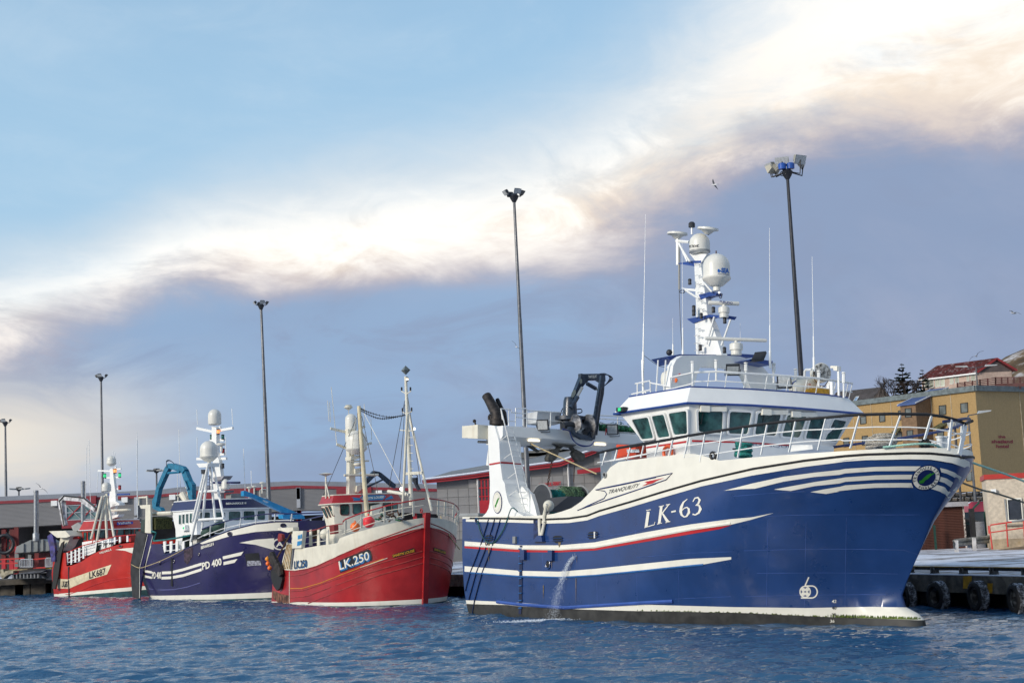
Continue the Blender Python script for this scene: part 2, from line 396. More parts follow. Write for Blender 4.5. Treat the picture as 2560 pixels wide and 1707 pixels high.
class Surf:
    """A surface that flat print and frames are laid on; positions in the frame of its thing."""
    def __init__(s, mw, bvh=None, plane=None):
        s.mw, s.mi, s.bvh, s.plane = mw, mw.inverted(), bvh, plane
        s.o = s.mi @ CAM; s.rot = s.mi.to_3x3()
    def hit(s, p):
        d = (s.rot @ ray(p)).normalized()
        if s.plane:
            p0, n = s.plane; t = (Vector(p0) - s.o).dot(Vector(n)) / d.dot(Vector(n))
            nn = Vector(n).normalized()
            if nn.dot(d) > 0: nn = -nn
            return s.o + d * t, nn
        h = s.bvh.ray_cast(s.o, d)
        if h[0] is None: return None, None
        n = h[1] if h[1].dot(d) < 0 else -h[1]
        return h[0], n
    def pt(s, p, off=0.0):
        h, n = s.hit(p)
        return None if h is None else h + n * off
    def decal(s, name, poly, m, parent, off=.014, step=24, **pr):
        P = []
        n = len(poly)
        for i in range(n):
            a, b = poly[i], poly[(i + 1) % n]; k = max(1, int(math.dist(a, b) / 12))
            P += [(lerp(a[0], b[0], j / k), lerp(a[1], b[1], j / k)) for j in range(k)]
        vs = [Vector(p) for p in P]; es = [(i, (i + 1) % len(P)) for i in range(len(P))]
        x0, x1 = min(p[0] for p in P), max(p[0] for p in P); y0, y1 = min(p[1] for p in P), max(p[1] for p in P)
        def inside(x, y):
            c = False
            for i in range(n):
                a, b = poly[i], poly[i - 1]
                if (a[1] > y) != (b[1] > y) and x < (b[0] - a[0]) * (y - a[1]) / (b[1] - a[1]) + a[0]: c = not c
            return c
        x = x0 + step / 2
        while x < x1:
            y = y0 + step / 2
            while y < y1:
                if inside(x, y): vs.append(Vector((x, y)))
                y += step
            x += step
        r = geometry.delaunay_2d_cdt(vs, es, [], 1, 1e-3)
        V3 = [s.pt(v, off) for v in r[0]]
        fs = [f for f in r[2] if all(V3[i] is not None for i in f)]
        V3 = [v if v is not None else Vector((0, 0, 0)) for v in V3]
        used = sorted({i for f in fs for i in f}); mp = {a: i for i, a in enumerate(used)}
        if not fs: print('decal missed', name); return None
        return MB().add([V3[i] for i in used], [tuple(mp[i] for i in f) for f in fs]).build(name, m, parent, smooth=60, **pr)
    def text(s, name, body, corners, m, parent, off=.018, bold=.0, shear=0, mb=None, **pr):
        uv, T = text_tris(body, bold, shear)
        V3 = [s.pt(bil(corners, u, v), off) for u, v in uv]
        T = [t for t in T if all(V3[i] is not None for i in t)]
        V3 = [v if v is not None else Vector((0, 0, 0)) for v in V3]
        M_ = mb or MB(); M_.add(V3, T)
        return M_ if mb else M_.build(name, m, parent, smooth=0, **pr)
    def path(s, pts, off=0.0, k=0):
        P = []
        for i in range(len(pts) - 1):
            a, b = pts[i], pts[i + 1]; n = max(1, int(math.dist(a, b) / 22))
            P += [(lerp(a[0], b[0], j / n), lerp(a[1], b[1], j / n)) for j in range(n)]
        P.append(pts[-1])
        return [v for v in (s.pt(p, off) for p in P) if v is not None]

def rrect(c, k=.12, n=3, grow=0.0):     # rounded rectangle loop inside a 3D quad
    out = []
    for (u, v, a0) in ((1, 1, 0), (0, 1, 90), (0, 0, 180), (1, 0, 270)):
        cu, cv = (1 - k if u else k), (1 - k if v else k)
        for j in range(n + 1):
            a = R(a0 + 90 * j / n); uu, vv = cu + k * math.cos(a), cv + k * math.sin(a)
            uu = .5 + (uu - .5) * (1 + grow); vv = .5 + (vv - .5) * (1 + grow)
            out.append(Vector(bil(c, uu, vv)))
    return out
def window(parent, c, frame, glass, depth=.05, k=.12, grow=.14, name='window', gl=.012):
    """frame ring standing proud of the wall with a pane child; c: bl br tr tl in the parent frame, seen side's normal from the winding."""
    c = [Vector(p) for p in c]
    n = (c[1] - c[0]).cross(c[3] - c[0]).normalized()
    o_, i_ = rrect(c, k, 3, grow), rrect(c, k, 3)
    N_ = len(o_); vs = o_ + [p + n * depth for p in o_] + [p + n * depth for p in i_] + [p + n * .002 for p in i_]
    fs = []
    for a in range(3):
        fs += [(a * N_ + j, a * N_ + (j + 1) % N_, (a + 1) * N_ + (j + 1) % N_, (a + 1) * N_ + j) for j in range(N_)]
    fr = MB().add(vs, fs).build(name, frame, parent)
    MB().add([p + n * gl for p in rrect(c, k, 3, .01)], [tuple(range(N_))]).build('pane', glass, fr, smooth=0)
    return fr
# ================================================================== water
def build_water():
    rg = np.random.RandomState(5)
    ny, nx = 520, 470
    Yr = 36 * (165 / 36) ** (np.arange(ny) / (ny - 1)); ur = np.linspace(-.47, .47, nx)
    Yg = np.repeat(Yr[:, None], nx, 1); Xg = ur[None, :] * Yg
    h = np.zeros_like(Xg)
    for i in range(110):
        lam = .42 * (9 ** rg.rand()); th = R(84) + rg.randn() * .42
        k = math.tau / lam; a = .0078 * lam ** .45
        ph = (Xg * math.cos(th) + Yg * math.sin(th)) * k + rg.rand() * math.tau
        h += a * (np.exp(1.3 * np.sin(ph)) - 1.45)
    patch = .85 + .2 * np.sin(Xg * .21 + 1.3 * np.sin(Yg * .09)) * np.sin(Yg * .17 + .6)
    h *= patch * .47
    vs = np.stack([Xg, Yg, h], -1).reshape(-1, 3)
    idx = np.arange(ny * nx).reshape(ny, nx)
    fs = np.stack([idx[:-1, :-1], idx[:-1, 1:], idx[1:, 1:], idx[1:, :-1]], -1).reshape(-1, 4)
    me = bpy.data.meshes.new('water'); me.vertices.add(len(vs)); me.vertices.foreach_set('co', vs.ravel())
    me.loops.add(len(fs) * 4); me.loops.foreach_set('vertex_index', fs.ravel().astype(np.int32))
    me.polygons.add(len(fs)); me.polygons.foreach_set('loop_start', np.arange(0, len(fs) * 4, 4, dtype=np.int32))
    me.update(calc_edges=True); me.validate(); me.shade_smooth()
    m = bpy.data.materials.new('harbour_water'); m.use_nodes = True
    nt = m.node_tree; b = nt.nodes['Principled BSDF']; N, L = nt.nodes.new, nt.links.new
    b.inputs['Base Color'].default_value = (.022, .085, .175, 1); b.inputs['Roughness'].default_value = .06; b.inputs['IOR'].default_value = 1.45
    tc = N('ShaderNodeTexCoord'); prev = None
    for sc, det, dist, st, sx in ((3.4, 3, .10, .7, .38), (10, 5, .04, .8, .4)):
        mp = N('ShaderNodeMapping'); L(tc.outputs['Object'], mp.inputs[0]); mp.inputs['Scale'].default_value = (sx, 1, 1); mp.inputs['Rotation'].default_value = (0, 0, R(14))
        n = N('ShaderNodeTexNoise'); n.inputs['Scale'].default_value = sc; n.inputs['Detail'].default_value = det; n.inputs['Distortion'].default_value = .6
        L(mp.outputs[0], n.inputs[0])
        bp = N('ShaderNodeBump'); bp.inputs['Strength'].default_value = st; bp.inputs['Distance'].default_value = dist
        L(n.outputs[0], bp.inputs['Height'])
        if prev: L(prev, bp.inputs['Normal'])
        prev = bp.outputs[0]
    L(prev, b.inputs['Normal']); me.materials.append(m); MATS['water'] = m
    o = bpy.data.objects.new('water', me); COL.objects.link(o); o['kind'] = 'structure'
    MB().add([(-600, -300, -.28), (600, -300, -.28), (600, 1500, -.28), (-600, 1500, -.28)], [(0, 1, 2, 3)]).build('water_beyond', m, smooth=0, kind='structure')
build_water()

# ================================================================== quay and land
QZ = 1.5
qa, qb = atz((2560, 1439), QZ), atz((2279, 1433.7), QZ)
qd = (qa - qb).normalized()
EDGEP = [qa + qd * 30, qa, qb, Vector((17, 78, QZ)), Vector((-2.6, 93.6, QZ)), Vector((-10.5, 105, QZ)), Vector((-24, 123, QZ)), Vector((-37, 137.5, QZ)), Vector((-46, 143, QZ)), Vector((-120, 170, QZ))]
SNOWGROUND = None
def snow_ground_mat():
    m = bpy.data.materials.new('snowy_asphalt'); m.use_nodes = True
    nt = m.node_tree; b = nt.nodes['Principled BSDF']; N, L = nt.nodes.new, nt.links.new
    tc = N('ShaderNodeTexCoord')
    def nz(scale, sc, det=6, rot=0.):
        mp = N('ShaderNodeMapping'); L(tc.outputs['Object'], mp.inputs[0]); mp.inputs['Scale'].default_value = sc; mp.inputs['Rotation'].default_value = (0, 0, rot)
        n = N('ShaderNodeTexNoise'); n.inputs['Scale'].default_value = scale; n.inputs['Detail'].default_value = det; n.inputs['Roughness'].default_value = .65
        L(mp.outputs[0], n.inputs[0]); return n.outputs[0]
    ad = N('ShaderNodeMath'); ad.operation = 'MULTIPLY_ADD'; L(nz(1.6, (.16, 1, 1), 9, R(0)), ad.inputs[0]); ad.inputs[1].default_value = .62
    ad2 = N('ShaderNodeMath'); ad2.operation = 'MULTIPLY'; L(nz(.35, (1, 1, 1)), ad2.inputs[0]); ad2.inputs[1].default_value = .55
    L(ad2.outputs[0], ad.inputs[2])
    r = N('ShaderNodeMapRange'); L(ad.outputs[0], r.inputs[0]); r.inputs[1].default_value = .52; r.inputs[2].default_value = .62; r.interpolation_type = 'SMOOTHSTEP'
    x = N('ShaderNodeMix'); x.data_type = 'RGBA'; L(r.outputs[0], x.inputs[0]); x.inputs[6].default_value = (.17, .145, .13, 1); x.inputs[7].default_value = (.74, .76, .82, 1)
    L(x.outputs[2], b.inputs['Base Color']); b.inputs['Roughness'].default_value = .7
    bp = N('ShaderNodeBump'); bp.inputs['Strength'].default_value = .5; bp.inputs['Distance'].default_value = .04; L(r.outputs[0], bp.inputs['Height']); L(bp.outputs[0], b.inputs['Normal'])
    return m
SNOWG = snow_ground_mat()
CONC = mat('stained_quay_concrete', (.17, .155, .125), .85, var=.35, vscale=2.2, bump=.8, bscale=9, dirt=(.05, .04, .03), dirt_amt=.3, dirt_scale=1.5, snow=.22)
DARKC = mat('shade_dark_concrete', (.018, .017, .016), .7, var=.4, vscale=2)  # shadow of the void beneath the deck put into a near-black colour
poly = [Vector((p.x, p.y, QZ)) for p in EDGEP] + [Vector((-900, 220, QZ)), Vector((-900, 1500, QZ)), Vector((1200, 1500, QZ)), Vector((1200, -60, QZ)), Vector((45, 15, QZ))]
tri = geometry.tessellate_polygon([poly])
MB().add(poly, [tuple(t) for t in tri]).build('quay_ground', SNOWG, smooth=0, kind='structure')
SNOW = mat('snow', (.76, .79, .86), .6, var=.06, vscale=6, bump=.3, bscale=8)
def offs(P, d):      # polyline moved towards the land by d
    out = []
    for i, p in enumerate(P):
        t = (P[min(i + 1, len(P) - 1)] - P[max(i - 1, 0)]).normalized(); n = Vector((-t.y, t.x, 0))
        if n.y < 0 and n.x < 0: n = -n
        if n.dot(Vector((1, 1, 0))) < 0: n = -n
        out.append(p + n * d)
    return out
def strip_wall(name, P, z0, z1, m, back=.9, **pr):
    B_ = offs(P, back); b = MB()
    for i in range(len(P) - 1):
        k = max(1, int((P[i + 1] - P[i]).length / 1.2)) if (P[i + 1] - P[i]).length < 80 else 1
        for j in range(k):
            a0, a1 = P[i].lerp(P[i + 1], j / k), P[i].lerp(P[i + 1], (j + 1) / k); c0, c1 = B_[i].lerp(B_[i + 1], j / k), B_[i].lerp(B_[i + 1], (j + 1) / k)
            V = [(a0.x, a0.y, z0), (a1.x, a1.y, z0), (a1.x, a1.y, z1), (a0.x, a0.y, z1), (c0.x, c0.y, z0), (c1.x, c1.y, z0), (c1.x, c1.y, z1), (c0.x, c0.y, z1)]
            b.add(V, [(0, 1, 2, 3), (3, 2, 6, 7), (4, 5, 1, 0)])
    return b.build(name, m, smooth=0, kind='structure', **pr)
strip_wall('quay_capping_beam', EDGEP, .74, QZ - .01, CONC, -.25)
fe = offs(EDGEP, -.26)
strip_wall('quay_edge', fe, .72, QZ - .012, CONC, .6)
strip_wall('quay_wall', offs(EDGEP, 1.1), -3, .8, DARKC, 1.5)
strip_wall('quay_edge_snow', offs(EDGEP, -.25), QZ - .02, QZ + .02, SNOW, .62)
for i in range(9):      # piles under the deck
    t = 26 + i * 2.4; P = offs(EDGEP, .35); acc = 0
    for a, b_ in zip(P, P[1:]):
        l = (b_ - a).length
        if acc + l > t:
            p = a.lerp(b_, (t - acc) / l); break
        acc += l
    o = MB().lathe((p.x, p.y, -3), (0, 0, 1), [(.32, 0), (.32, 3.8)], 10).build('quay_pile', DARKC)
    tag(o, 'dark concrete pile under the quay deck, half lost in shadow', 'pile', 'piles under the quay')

# bull rail along the edge: beam lengths on blocks
railp = offs(EDGEP, .28)
YRAIL = mat('yellow_black_rail', (.36, .22, .03), .6, var=.2)
BRAIL = mat('black_rail_steel', (.03, .028, .03), .4, .4, var=.4, vscale=5, dirt=(.25, .25, .25), dirt_amt=.2)
rail = thing('edge_rail', 'low black and yellow steel safety rail along the snowy quay edge', 'quay rail', railp[2])
for i in range(1, 3):
    a, b_ = (qa + qd * 12, railp[2]) if i == 1 else (railp[2], railp[3])
    if i == 1: a = railp[1] + qd * 12
    a = Vector((a.x, a.y, QZ)); b_ = Vector((b_.x, b_.y, QZ))
    a2, b2 = a - railp[2], b_ - railp[2]
    mb = MB().beam(a2 + Vector((0, 0, .25)), b2 + Vector((0, 0, .25)), .16, .13); mb.build('rail_bar', BRAIL, rail)
    MB().beam(a2 + Vector((0, 0, .33)), b2 + Vector((0, 0, .33)), .18, .035).build('rail_top', YRAIL, rail)
    L_ = (b2 - a2).length; n = int(L_ / 1.75)
    for j in range(n):
        p = a2.lerp(b2, (j + .35) / n); bb = MB(); d = (b2 - a2).normalized()
        for s in (-.09, .09): bb.beam(p + d * s, p + d * s + Vector((0, 0, .34)), .08, .26)
        bb.beam(p - d * .16 + Vector((0, 0, .03)), p + d * .16 + Vector((0, 0, .03)), .3, .06); bb.build('rail_support', mat('scuffed_black_steel', (.05, .05, .05), .5, var=.5, vscale=9, dirt=(.5, .5, .5), dirt_amt=.3), rail)
# yellow painted patches on the concrete edge
for (x0, x1, yt, yb) in ((1105, 1270, 668, 900), (1560, 1660, 800, 985)):
    P = [Vector(atpl(p, fe[2], Vector((-qd.y, qd.x, 0)))) for p in q('Q', x0, yb, x1 - 6, yb, x1, yt, x0, yt)]
    n = Vector((qd.y, -qd.x, 0)); n = n if n.dot(Vector((-1, -1, 0))) > 0 else -n
    mb = MB(); mb.add([Vector(p) + n * .012 for p in P], [(0, 1, 2, 3)]); mb.build('yellow_marking', YELLOW, smooth=0, kind='structure')

# tyres hung along the quay
TYRE = mat('tyre_rubber', (.012, .012, .013), .75, var=.3, vscale=6)
TYSNOW = mat('snow_dusted_tread', (.020, .020, .022), .8, var=.3, dirt=(.6, .62, .67), dirt_amt=.8, dirt_scale=4.5, snow=.1)
TYIN = mat('snow_lined_tyre_bead', (.04, .04, .04), .7, var=.2, dirt=(.55, .55, .53), dirt_amt=.75, dirt_scale=2.2)
def make_tyre(name, label):
    t = thing(name, label, 'tyre', group='tyres hung along the quay as fenders')
    prof = [(.30, -.16), (.33, -.21), (.45, -.25), (.57, -.235), (.625, -.18)]
    prof2 = [(.38, .16), (.40, .21), (.45, .25), (.57, .235), (.625, .18)]
    MB().lathe((0, 0, 0), (0, 1, 0), prof, 36).build('sidewall', TYRE, t)
    mb = MB(); ring = []
    # outer tread band and inner bead (open rings)
    n = 40
    def band(r0, h0, r1, h1, mb, k=n):
        vs = []
        for j in range(k):
            a = math.tau * j / k
            vs += [(math.cos(a) * r0, h0, math.sin(a) * r0), (math.cos(a) * r1, h1, math.sin(a) * r1)]
        mb.add(vs, [(2 * j, 2 * ((j + 1) % k), 2 * ((j + 1) % k) + 1, 2 * j + 1) for j in range(k)])
    tr = MB(); band(.625, -.18, .645, -.1, tr); band(.645, -.1, .645, .1, tr); band(.645, .1, .625, .18, tr)
    for j in range(44):
        a = math.tau * j / 44; rot = Matrix.Rotation(-a, 3, 'Y')
        for s in (-1, 1):
            tr.box(rot @ Vector((.655, s * .1, 0)), (.045, .17, .05), rot @ Matrix.Rotation(s * .5, 3, 'X'))
    tr.build('tread', TYSNOW, t)
    inn = MB(); band(.40, -.21, .38, -.1, inn); band(.38, -.1, .48, .0, inn); band(.48, 0, .40, .2, inn); inn.build('inner_bead', TYIN, t)
    return t
_sw = MB.lathe
def ring_lathe(s, c, axis, prof, n=20):     # lathe without end caps
    o = len(s.f); _sw(s, c, axis, prof, n); del s.f[-2:]; del s.m[-2:]; return s
def make_tyre_fixed():
    t = make_tyre('tyre_fender', 'worn black tyre hung on the quay wall')
    for ch in list(t.children):
        if ch.name.startswith('sidewall'):
            bpy.data.objects.remove(ch)
    for sg in (-1, 1):
        mb = MB(); ring_lathe(mb, (0, 0, 0), (0, sg, 0), [(.38, .16), (.40, .21), (.45, .25), (.57, .235), (.625, .18)], 36); mb.build('sidewall', TYRE, t)
    return t
ty0 = make_tyre_fixed(); first = True
TY = [(('Q', 60, 1060), 'snow-edged tyre half hidden behind the blue trawler bow'), (('Q', 640, 1040), 'tyre with a thick band of snow on its tread, nearest the blue bow'),
      (('Q', 1385, 1045), 'tyre with ribbed snowy tread beside the yellow painted patch'), (('Q', 2120, 1100), 'tyre at the picture edge with snow lining its lower inside')]
nq = Vector((-qd.y, qd.x, 0)); nq = nq if nq.y > 0 or nq.x > 0 else -nq
for (v, lab) in TY:
    p = atpl(q1(*v), fe[2] - nq * .3, nq)
    mw = Matrix.Translation(p) @ Matrix.Rotation(math.atan2(nq.y, nq.x) - R(90) + R(rnd.uniform(-9, 9)) - R(14), 4, 'Z') @ Matrix.Rotation(rnd.uniform(0, 6), 4, 'Y') @ Matrix.Scale(1.0, 4)
    if first: ty0.matrix_world = mw; ty0['label'] = lab; first = False
    else: dup(ty0, mw, lab)
for p, s, lab in ((Vector((-2.2, 92.1, .45)), 1.35, 'large tyre on the quay in the gap between the red and blue bows'), (Vector((4.5, 87.4, .3)), 1, 'tyre on the quay behind the blue trawler stern')):
    dup(ty0, Matrix.Translation(p) @ Matrix.Rotation(R(-48), 4, 'Z') @ Matrix.Scale(s, 4), lab)

# ================================================================== hill
def build_hill():
    nx, ny = 110, 60; vs = []
    prof = interp([(60, 0), (100, 14), (140, 44), (165, 50), (185, 60), (215, 80), (300, 110), (420, 120), (600, 60)])
    from mathutils import noise
    for j in range(ny):
        for i in range(nx):
            x = 60 + 540 * i / (nx - 1); y = 330 + 400 * j / (ny - 1)
            f = math.sin(min(1, (y - 330) / 170) * math.pi / 2) ** 1.3 * (1 if y < 520 else max(.3, 1 - (y - 520) / 500))
            z = prof(x * 500 / max(y, 430)) * f * (y / 500 if y > 430 else .9) + noise.noise((x * .03, y * .03, 0)) * 4 + noise.noise((x * .12, y * .12, 3)) * 1.2
            vs.append((x, y, max(QZ - .5, z)))
    fs = [(j * nx + i, j * nx + i + 1, (j + 1) * nx + i + 1, (j + 1) * nx + i) for j in range(ny - 1) for i in range(nx - 1)]
    m = mat('snowy_heather', (.10, .065, .03), .95, var=.5, vscale=.08, dirt=(.66, .68, .72), dirt_amt=.52, dirt_scale=.16, bump=1, bscale=.5)
    MB().add(vs, fs).build('hill', m, kind='structure')
build_hill()

# ================================================================== hotel
HOTEL = mat('ochre_roughcast', (.34, .225, .095), .95, var=.07, vscale=5, bump=.6, bscale=6, streak=.2, dirt=(.13, .09, .045))
HOTEL2 = mat('brown_roughcast', (.185, .115, .065), .95, var=.14, vscale=3, bump=.6, bscale=6, streak=.3, dirt=(.08, .06, .045))
LEAD = mat('grey_green_coping', (.13, .16, .165), .6, var=.2)
HGLASS = mat('hotel_glass', (.12, .14, .14), .1, var=.3, vscale=.7)
HFRAME = mat('dark_window_frame', (.03, .028, .025), .5, var=.1)
SILLM = mat('pale_joint', (.5, .42, .3), .8, var=.2)
ID = Matrix.Identity(4)
htl = thing('hotel', 'large ochre roughcast hotel with small dark windows behind the trawler bow', 'hotel')
cor = at(q1('D', 1772, 340), 185); ZT = cor.z
lf = atz(q1('D', 370, 515), ZT); lf = lf + (lf - cor) * .45
rt = atz(q1('D', 2347, 352), ZT); rt = cor + (rt - cor).normalized() * 26
def wallbox(a, b, back, z0, z1, m, name, par):
    V = []
    for z in (z0, z1): V += [Vector((a.x, a.y, z)), Vector((b.x, b.y, z)), Vector((b.x, b.y, z)) + back, Vector((a.x, a.y, z)) + back]
    return MB().add(V, [(0, 1, 5, 4), (1, 2, 6, 5), (2, 3, 7, 6), (3, 0, 4, 7), (4, 5, 6, 7)]).build(name, m, par, smooth=0)
dl = (lf - cor); dl.z = 0; dl.normalize(); nl = Vector((-dl.y, dl.x, 0)); nl = nl if nl.dot(-cor) > 0 else -nl
dr = (rt - cor); dr.z = 0; dr.normalize(); nr = Vector((-dr.y, dr.x, 0)); nr = nr if nr.dot(-cor) > 0 else -nr
wallbox(lf, cor, -nl * 12, QZ, ZT, HOTEL, 'wall', htl)
wallbox(cor, rt, -nr * 14, QZ, ZT - .004, mat('ochre_roughcast_lit_face', (.34, .245, .12), .95, var=.06, vscale=5, bump=.6, bscale=6, streak=.3, dirt=(.14, .11, .07)), 'wall', htl)  # hotel's ochre wall again, the paler light on this face put into its colour
for a, b_, n in ((lf, cor, nl), (cor, rt, nr)):
    e = (b_ - a).normalized() * .15
    MB().beam(a - e + n * .1 + Vector((0, 0, .1)), b_ + e + n * .1 + Vector((0, 0, .1)), .5, .7).build('coping', LEAD, htl)
SL, SR = Surf(ID, plane=(cor, nl)), Surf(ID, plane=(cor, nr))
def rectq(v, x0, y0, x1, y1, sk=0.0, ln=0.03):      # image rectangle with sloping head and leaning sides -> bl br tr tl
    return q(v, x0 + (y1 - y0) * ln, y1, x1 + (y1 - y0) * ln, y1 - sk * (x1 - x0), x1, y0 - sk * (x1 - x0), x0, y0)
def hwin(S, v, r, sk, glass=HGLASS, par=htl, fr=HFRAME, dep=.12, k=.02, grow=.12):
    c = [S.pt(p) for p in rectq(v, *r, sk)]
    return window(par, c, fr, glass, dep, k, grow, gl=.02)
for r in ((430, 668, 494, 748), (655, 626, 715, 722), (878, 598, 902, 700), (235, 920, 294, 1015), (452, 896, 512, 995), (672, 874, 734, 965), (858, 853, 914, 950), (1356, 540, 1430, 640), (1609, 512, 1686, 616), (1332, 806, 1404, 906), (1675, 1318, 1735, 1415), (1655, 1048, 1712, 1145)):
    hwin(SL, 'D', r, .13)
for x0, y0, x1, y1 in ((558, 500, 592, 1100), (350, 560, 380, 1150), (786, 475, 828, 1100), (1258, 410, 1306, 1100), (1500, 382, 1540, 1100)):
    a, b_ = SL.pt(q1('D', x0, y0), .03), SL.pt(q1('D', x1, y1), .03); a.x, a.y = b_.x, b_.y
    MB().beam(a, b_, .09, .06).build('wall_joint', SILLM, htl)
a, b_ = SR.pt(q1('D', 2285, 345), .03), SR.pt(q1('D', 2345, 1100), .03); b_.x, b_.y = a.x, a.y
MB().beam(a, b_, .09, .06).build('wall_joint', SILLM, htl)
# small pent roofs over two windows
MOSS = mat('mossy_slate', (.09, .09, .04), .9, var=.4, vscale=3)
for pts, bx in ((('D', 840, 850, 918, 848, 905, 800, 890, 797), (850, 850, 916, 960)), (('D', 1322, 800, 1408, 796, 1455, 736, 1372, 742), None)):
    b4 = [SL.pt(p) for p in q(*pts)]
    o2 = [b4[0] + nl * .9, b4[1] + nl * .9, b4[2] + nl * .05, b4[3] + nl * .05]
    MB().prism(o2, Vector((0, 0, .14))).build('window_hood', MOSS, htl, smooth=0)
# stair tower with blue slate pent roof
off = 3.2
ST = Surf(ID, plane=(cor + nl * off, nl))
f1, f2 = ST.pt(q1('D', 893, 525)), ST.pt(q1('D', 1072, 508)); f2.z = f1.z
up_ = SL.pt(q1('D', 1228, 332)); hz = up_.z
g1, g2 = f1 - nl * (off + 3.5), f2 - nl * (off + 3.5)
V = [Vector((f1.x, f1.y, QZ)), Vector((f2.x, f2.y, QZ)), Vector((g2.x, g2.y, QZ)), Vector((g1.x, g1.y, QZ)), f1, f2, Vector((g2.x, g2.y, hz)), Vector((g1.x, g1.y, hz))]
MB().add(V, [(0, 1, 5, 4), (1, 2, 6, 5), (2, 3, 7, 6), (3, 0, 4, 7), (4, 5, 6, 7)]).build('stair_tower', HOTEL2, htl, smooth=0)
e = dl * -.25
rf = [f1 - e + nl * .3 - Vector((0, 0, .1)), f2 + e + nl * .3 - Vector((0, 0, .1)), Vector((g2.x, g2.y, hz + .1)) + e, Vector((g1.x, g1.y, hz + .1)) - e]
SLATEB = mat('blue_slate', (.055, .10, .26), .4, var=.2, vscale=1.2)
sr = MB().prism(rf, Vector((0, 0, .18))).build('tower_roof', SLATEB, htl, smooth=0)
for i in range(1, 12):
    a, b_ = rf[0].lerp(rf[3], i / 12), rf[1].lerp(rf[2], i / 12)
    MB().beam(a + Vector((0, 0, .1)), b_ + Vector((0, 0, .1)), .05, .05).build('slate_course', mat('slate_course_edge', (.03, .05, .14), .5, var=.2), sr)
MB().beam(rf[1] + Vector((0, 0, .1)), rf[2] + Vector((0, 0, .1)), .1, .12).build('verge', WHITE, sr)
MB().beam(rf[0] + Vector((0, 0, .1)), rf[3] + Vector((0, 0, .1)), .1, .12).build('verge', WHITE, sr)
for r in ((958, 572, 1024, 668), (978, 830, 1042, 936)):
    hwin(ST, 'D', r, .1)
HRED = mat('dark_red_letters', (.22, .012, .03), .5, var=.1)
for body, r in (('the', (2038, 880, 2124, 914)), ('shetland', (1962, 934, 2210, 974)), ('hotel', (2016, 990, 2164, 1030))):
    SR.text('lettering', body, q('D', r[0], r[3], r[2], r[3], r[2], r[1], r[0], r[1]), HRED, htl, .08, bold=.03)

# ================================================================== house with the red roof
hs = thing('red_roofed_house', 'pale roughcast house with a snow-flecked red tiled roof above the hotel', 'house')
PINKW = mat('pinkish_harling', (.44, .33, .27), .95, var=.1, vscale=1.5, bump=.5, bscale=5)
GABLE = mat('dark_gable_boards', (.085, .065, .06), .7, var=.15)
YH = 228
er, gr, rr_ = at(q1('L', 952, 420), YH), at(q1('L', 1476, 424), YH), at(q1('L', 1205, 240), YH)
gr.z = er.z; el_ = atz(q1('L', 188, 515), er.z)
rl = rr_ + (el_ - er)
wl = (er - el_).normalized()
zb = er.z - 6
inn = (gr - er).normalized()
def vz(p, z): return Vector((p.x, p.y, z))
a, b_, c, d = el_ + inn * .5, er + inn * .5 - wl * .4, gr - inn * .5 - wl * .4, gr + (el_ - er) - inn * .5
MB().add([vz(a, zb), vz(b_, zb), vz(c, zb), vz(d, zb), a, b_, c, d], [(0, 1, 5, 4), (1, 2, 6, 5), (2, 3, 7, 6), (3, 0, 4, 7)]).build('wall', PINKW, hs, smooth=0)
MB().prism([b_ + wl * .05, c + wl * .05, rr_ - wl * .3 + Vector((0, 0, -.3))], wl * .1).build('gable', GABLE, hs, smooth=0)
REDT = mat('red_roof_tiles', (.085, .014, .016), .8, var=.3, vscale=1.2, dirt=(.5, .47, .52), dirt_amt=.42, dirt_scale=1.4)
roof = MB().prism([el_, er, rr_, rl], Vector((0, 0, .2))).build('roof', REDT, hs, smooth=0)
MB().prism([gr, gr + (el_ - er), rl, rr_], Vector((0, 0, .2))).build('roof', REDT, hs, smooth=0)
for i in range(1, 18):
    a, b_ = el_.lerp(rl, i / 18), er.lerp(rr_, i / 18)
    MB().beam(a + Vector((0, 0, .12)), b_ + Vector((0, 0, .12)), .14, .07).build('tile_course', REDT, roof)
RB = mat('red_bargeboard', (.24, .02, .02), .5, var=.1)
for a, b_ in ((er, rr_), (gr, rr_)): MB().beam(a + wl * .1, b_ + wl * .1, .12, .3).build('bargeboard', RB, hs)
MB().beam(el_ - Vector((0, 0, .15)), er - Vector((0, 0, .15)), .25, .22).build('gutter', WHITE, hs)
nh = Vector((wl.y, -wl.x, 0)); nh = nh if nh.dot(-er) > 0 else -nh
SH = Surf(ID, plane=(er + inn * .5, nh))
YG = mat('pale_lit_glass', (.42, .44, .36), .15, var=.2, vscale=.5)
for r in ((272, 515, 325, 625), (333, 510, 386, 620), (410, 502, 466, 610), (480, 496, 530, 604), (602, 482, 645, 572), (672, 474, 715, 560), (820, 464, 852, 540), (880, 456, 932, 530)):
    hwin(SH, 'L', r, .12, YG, hs, WHITE, .08, .02, .1)
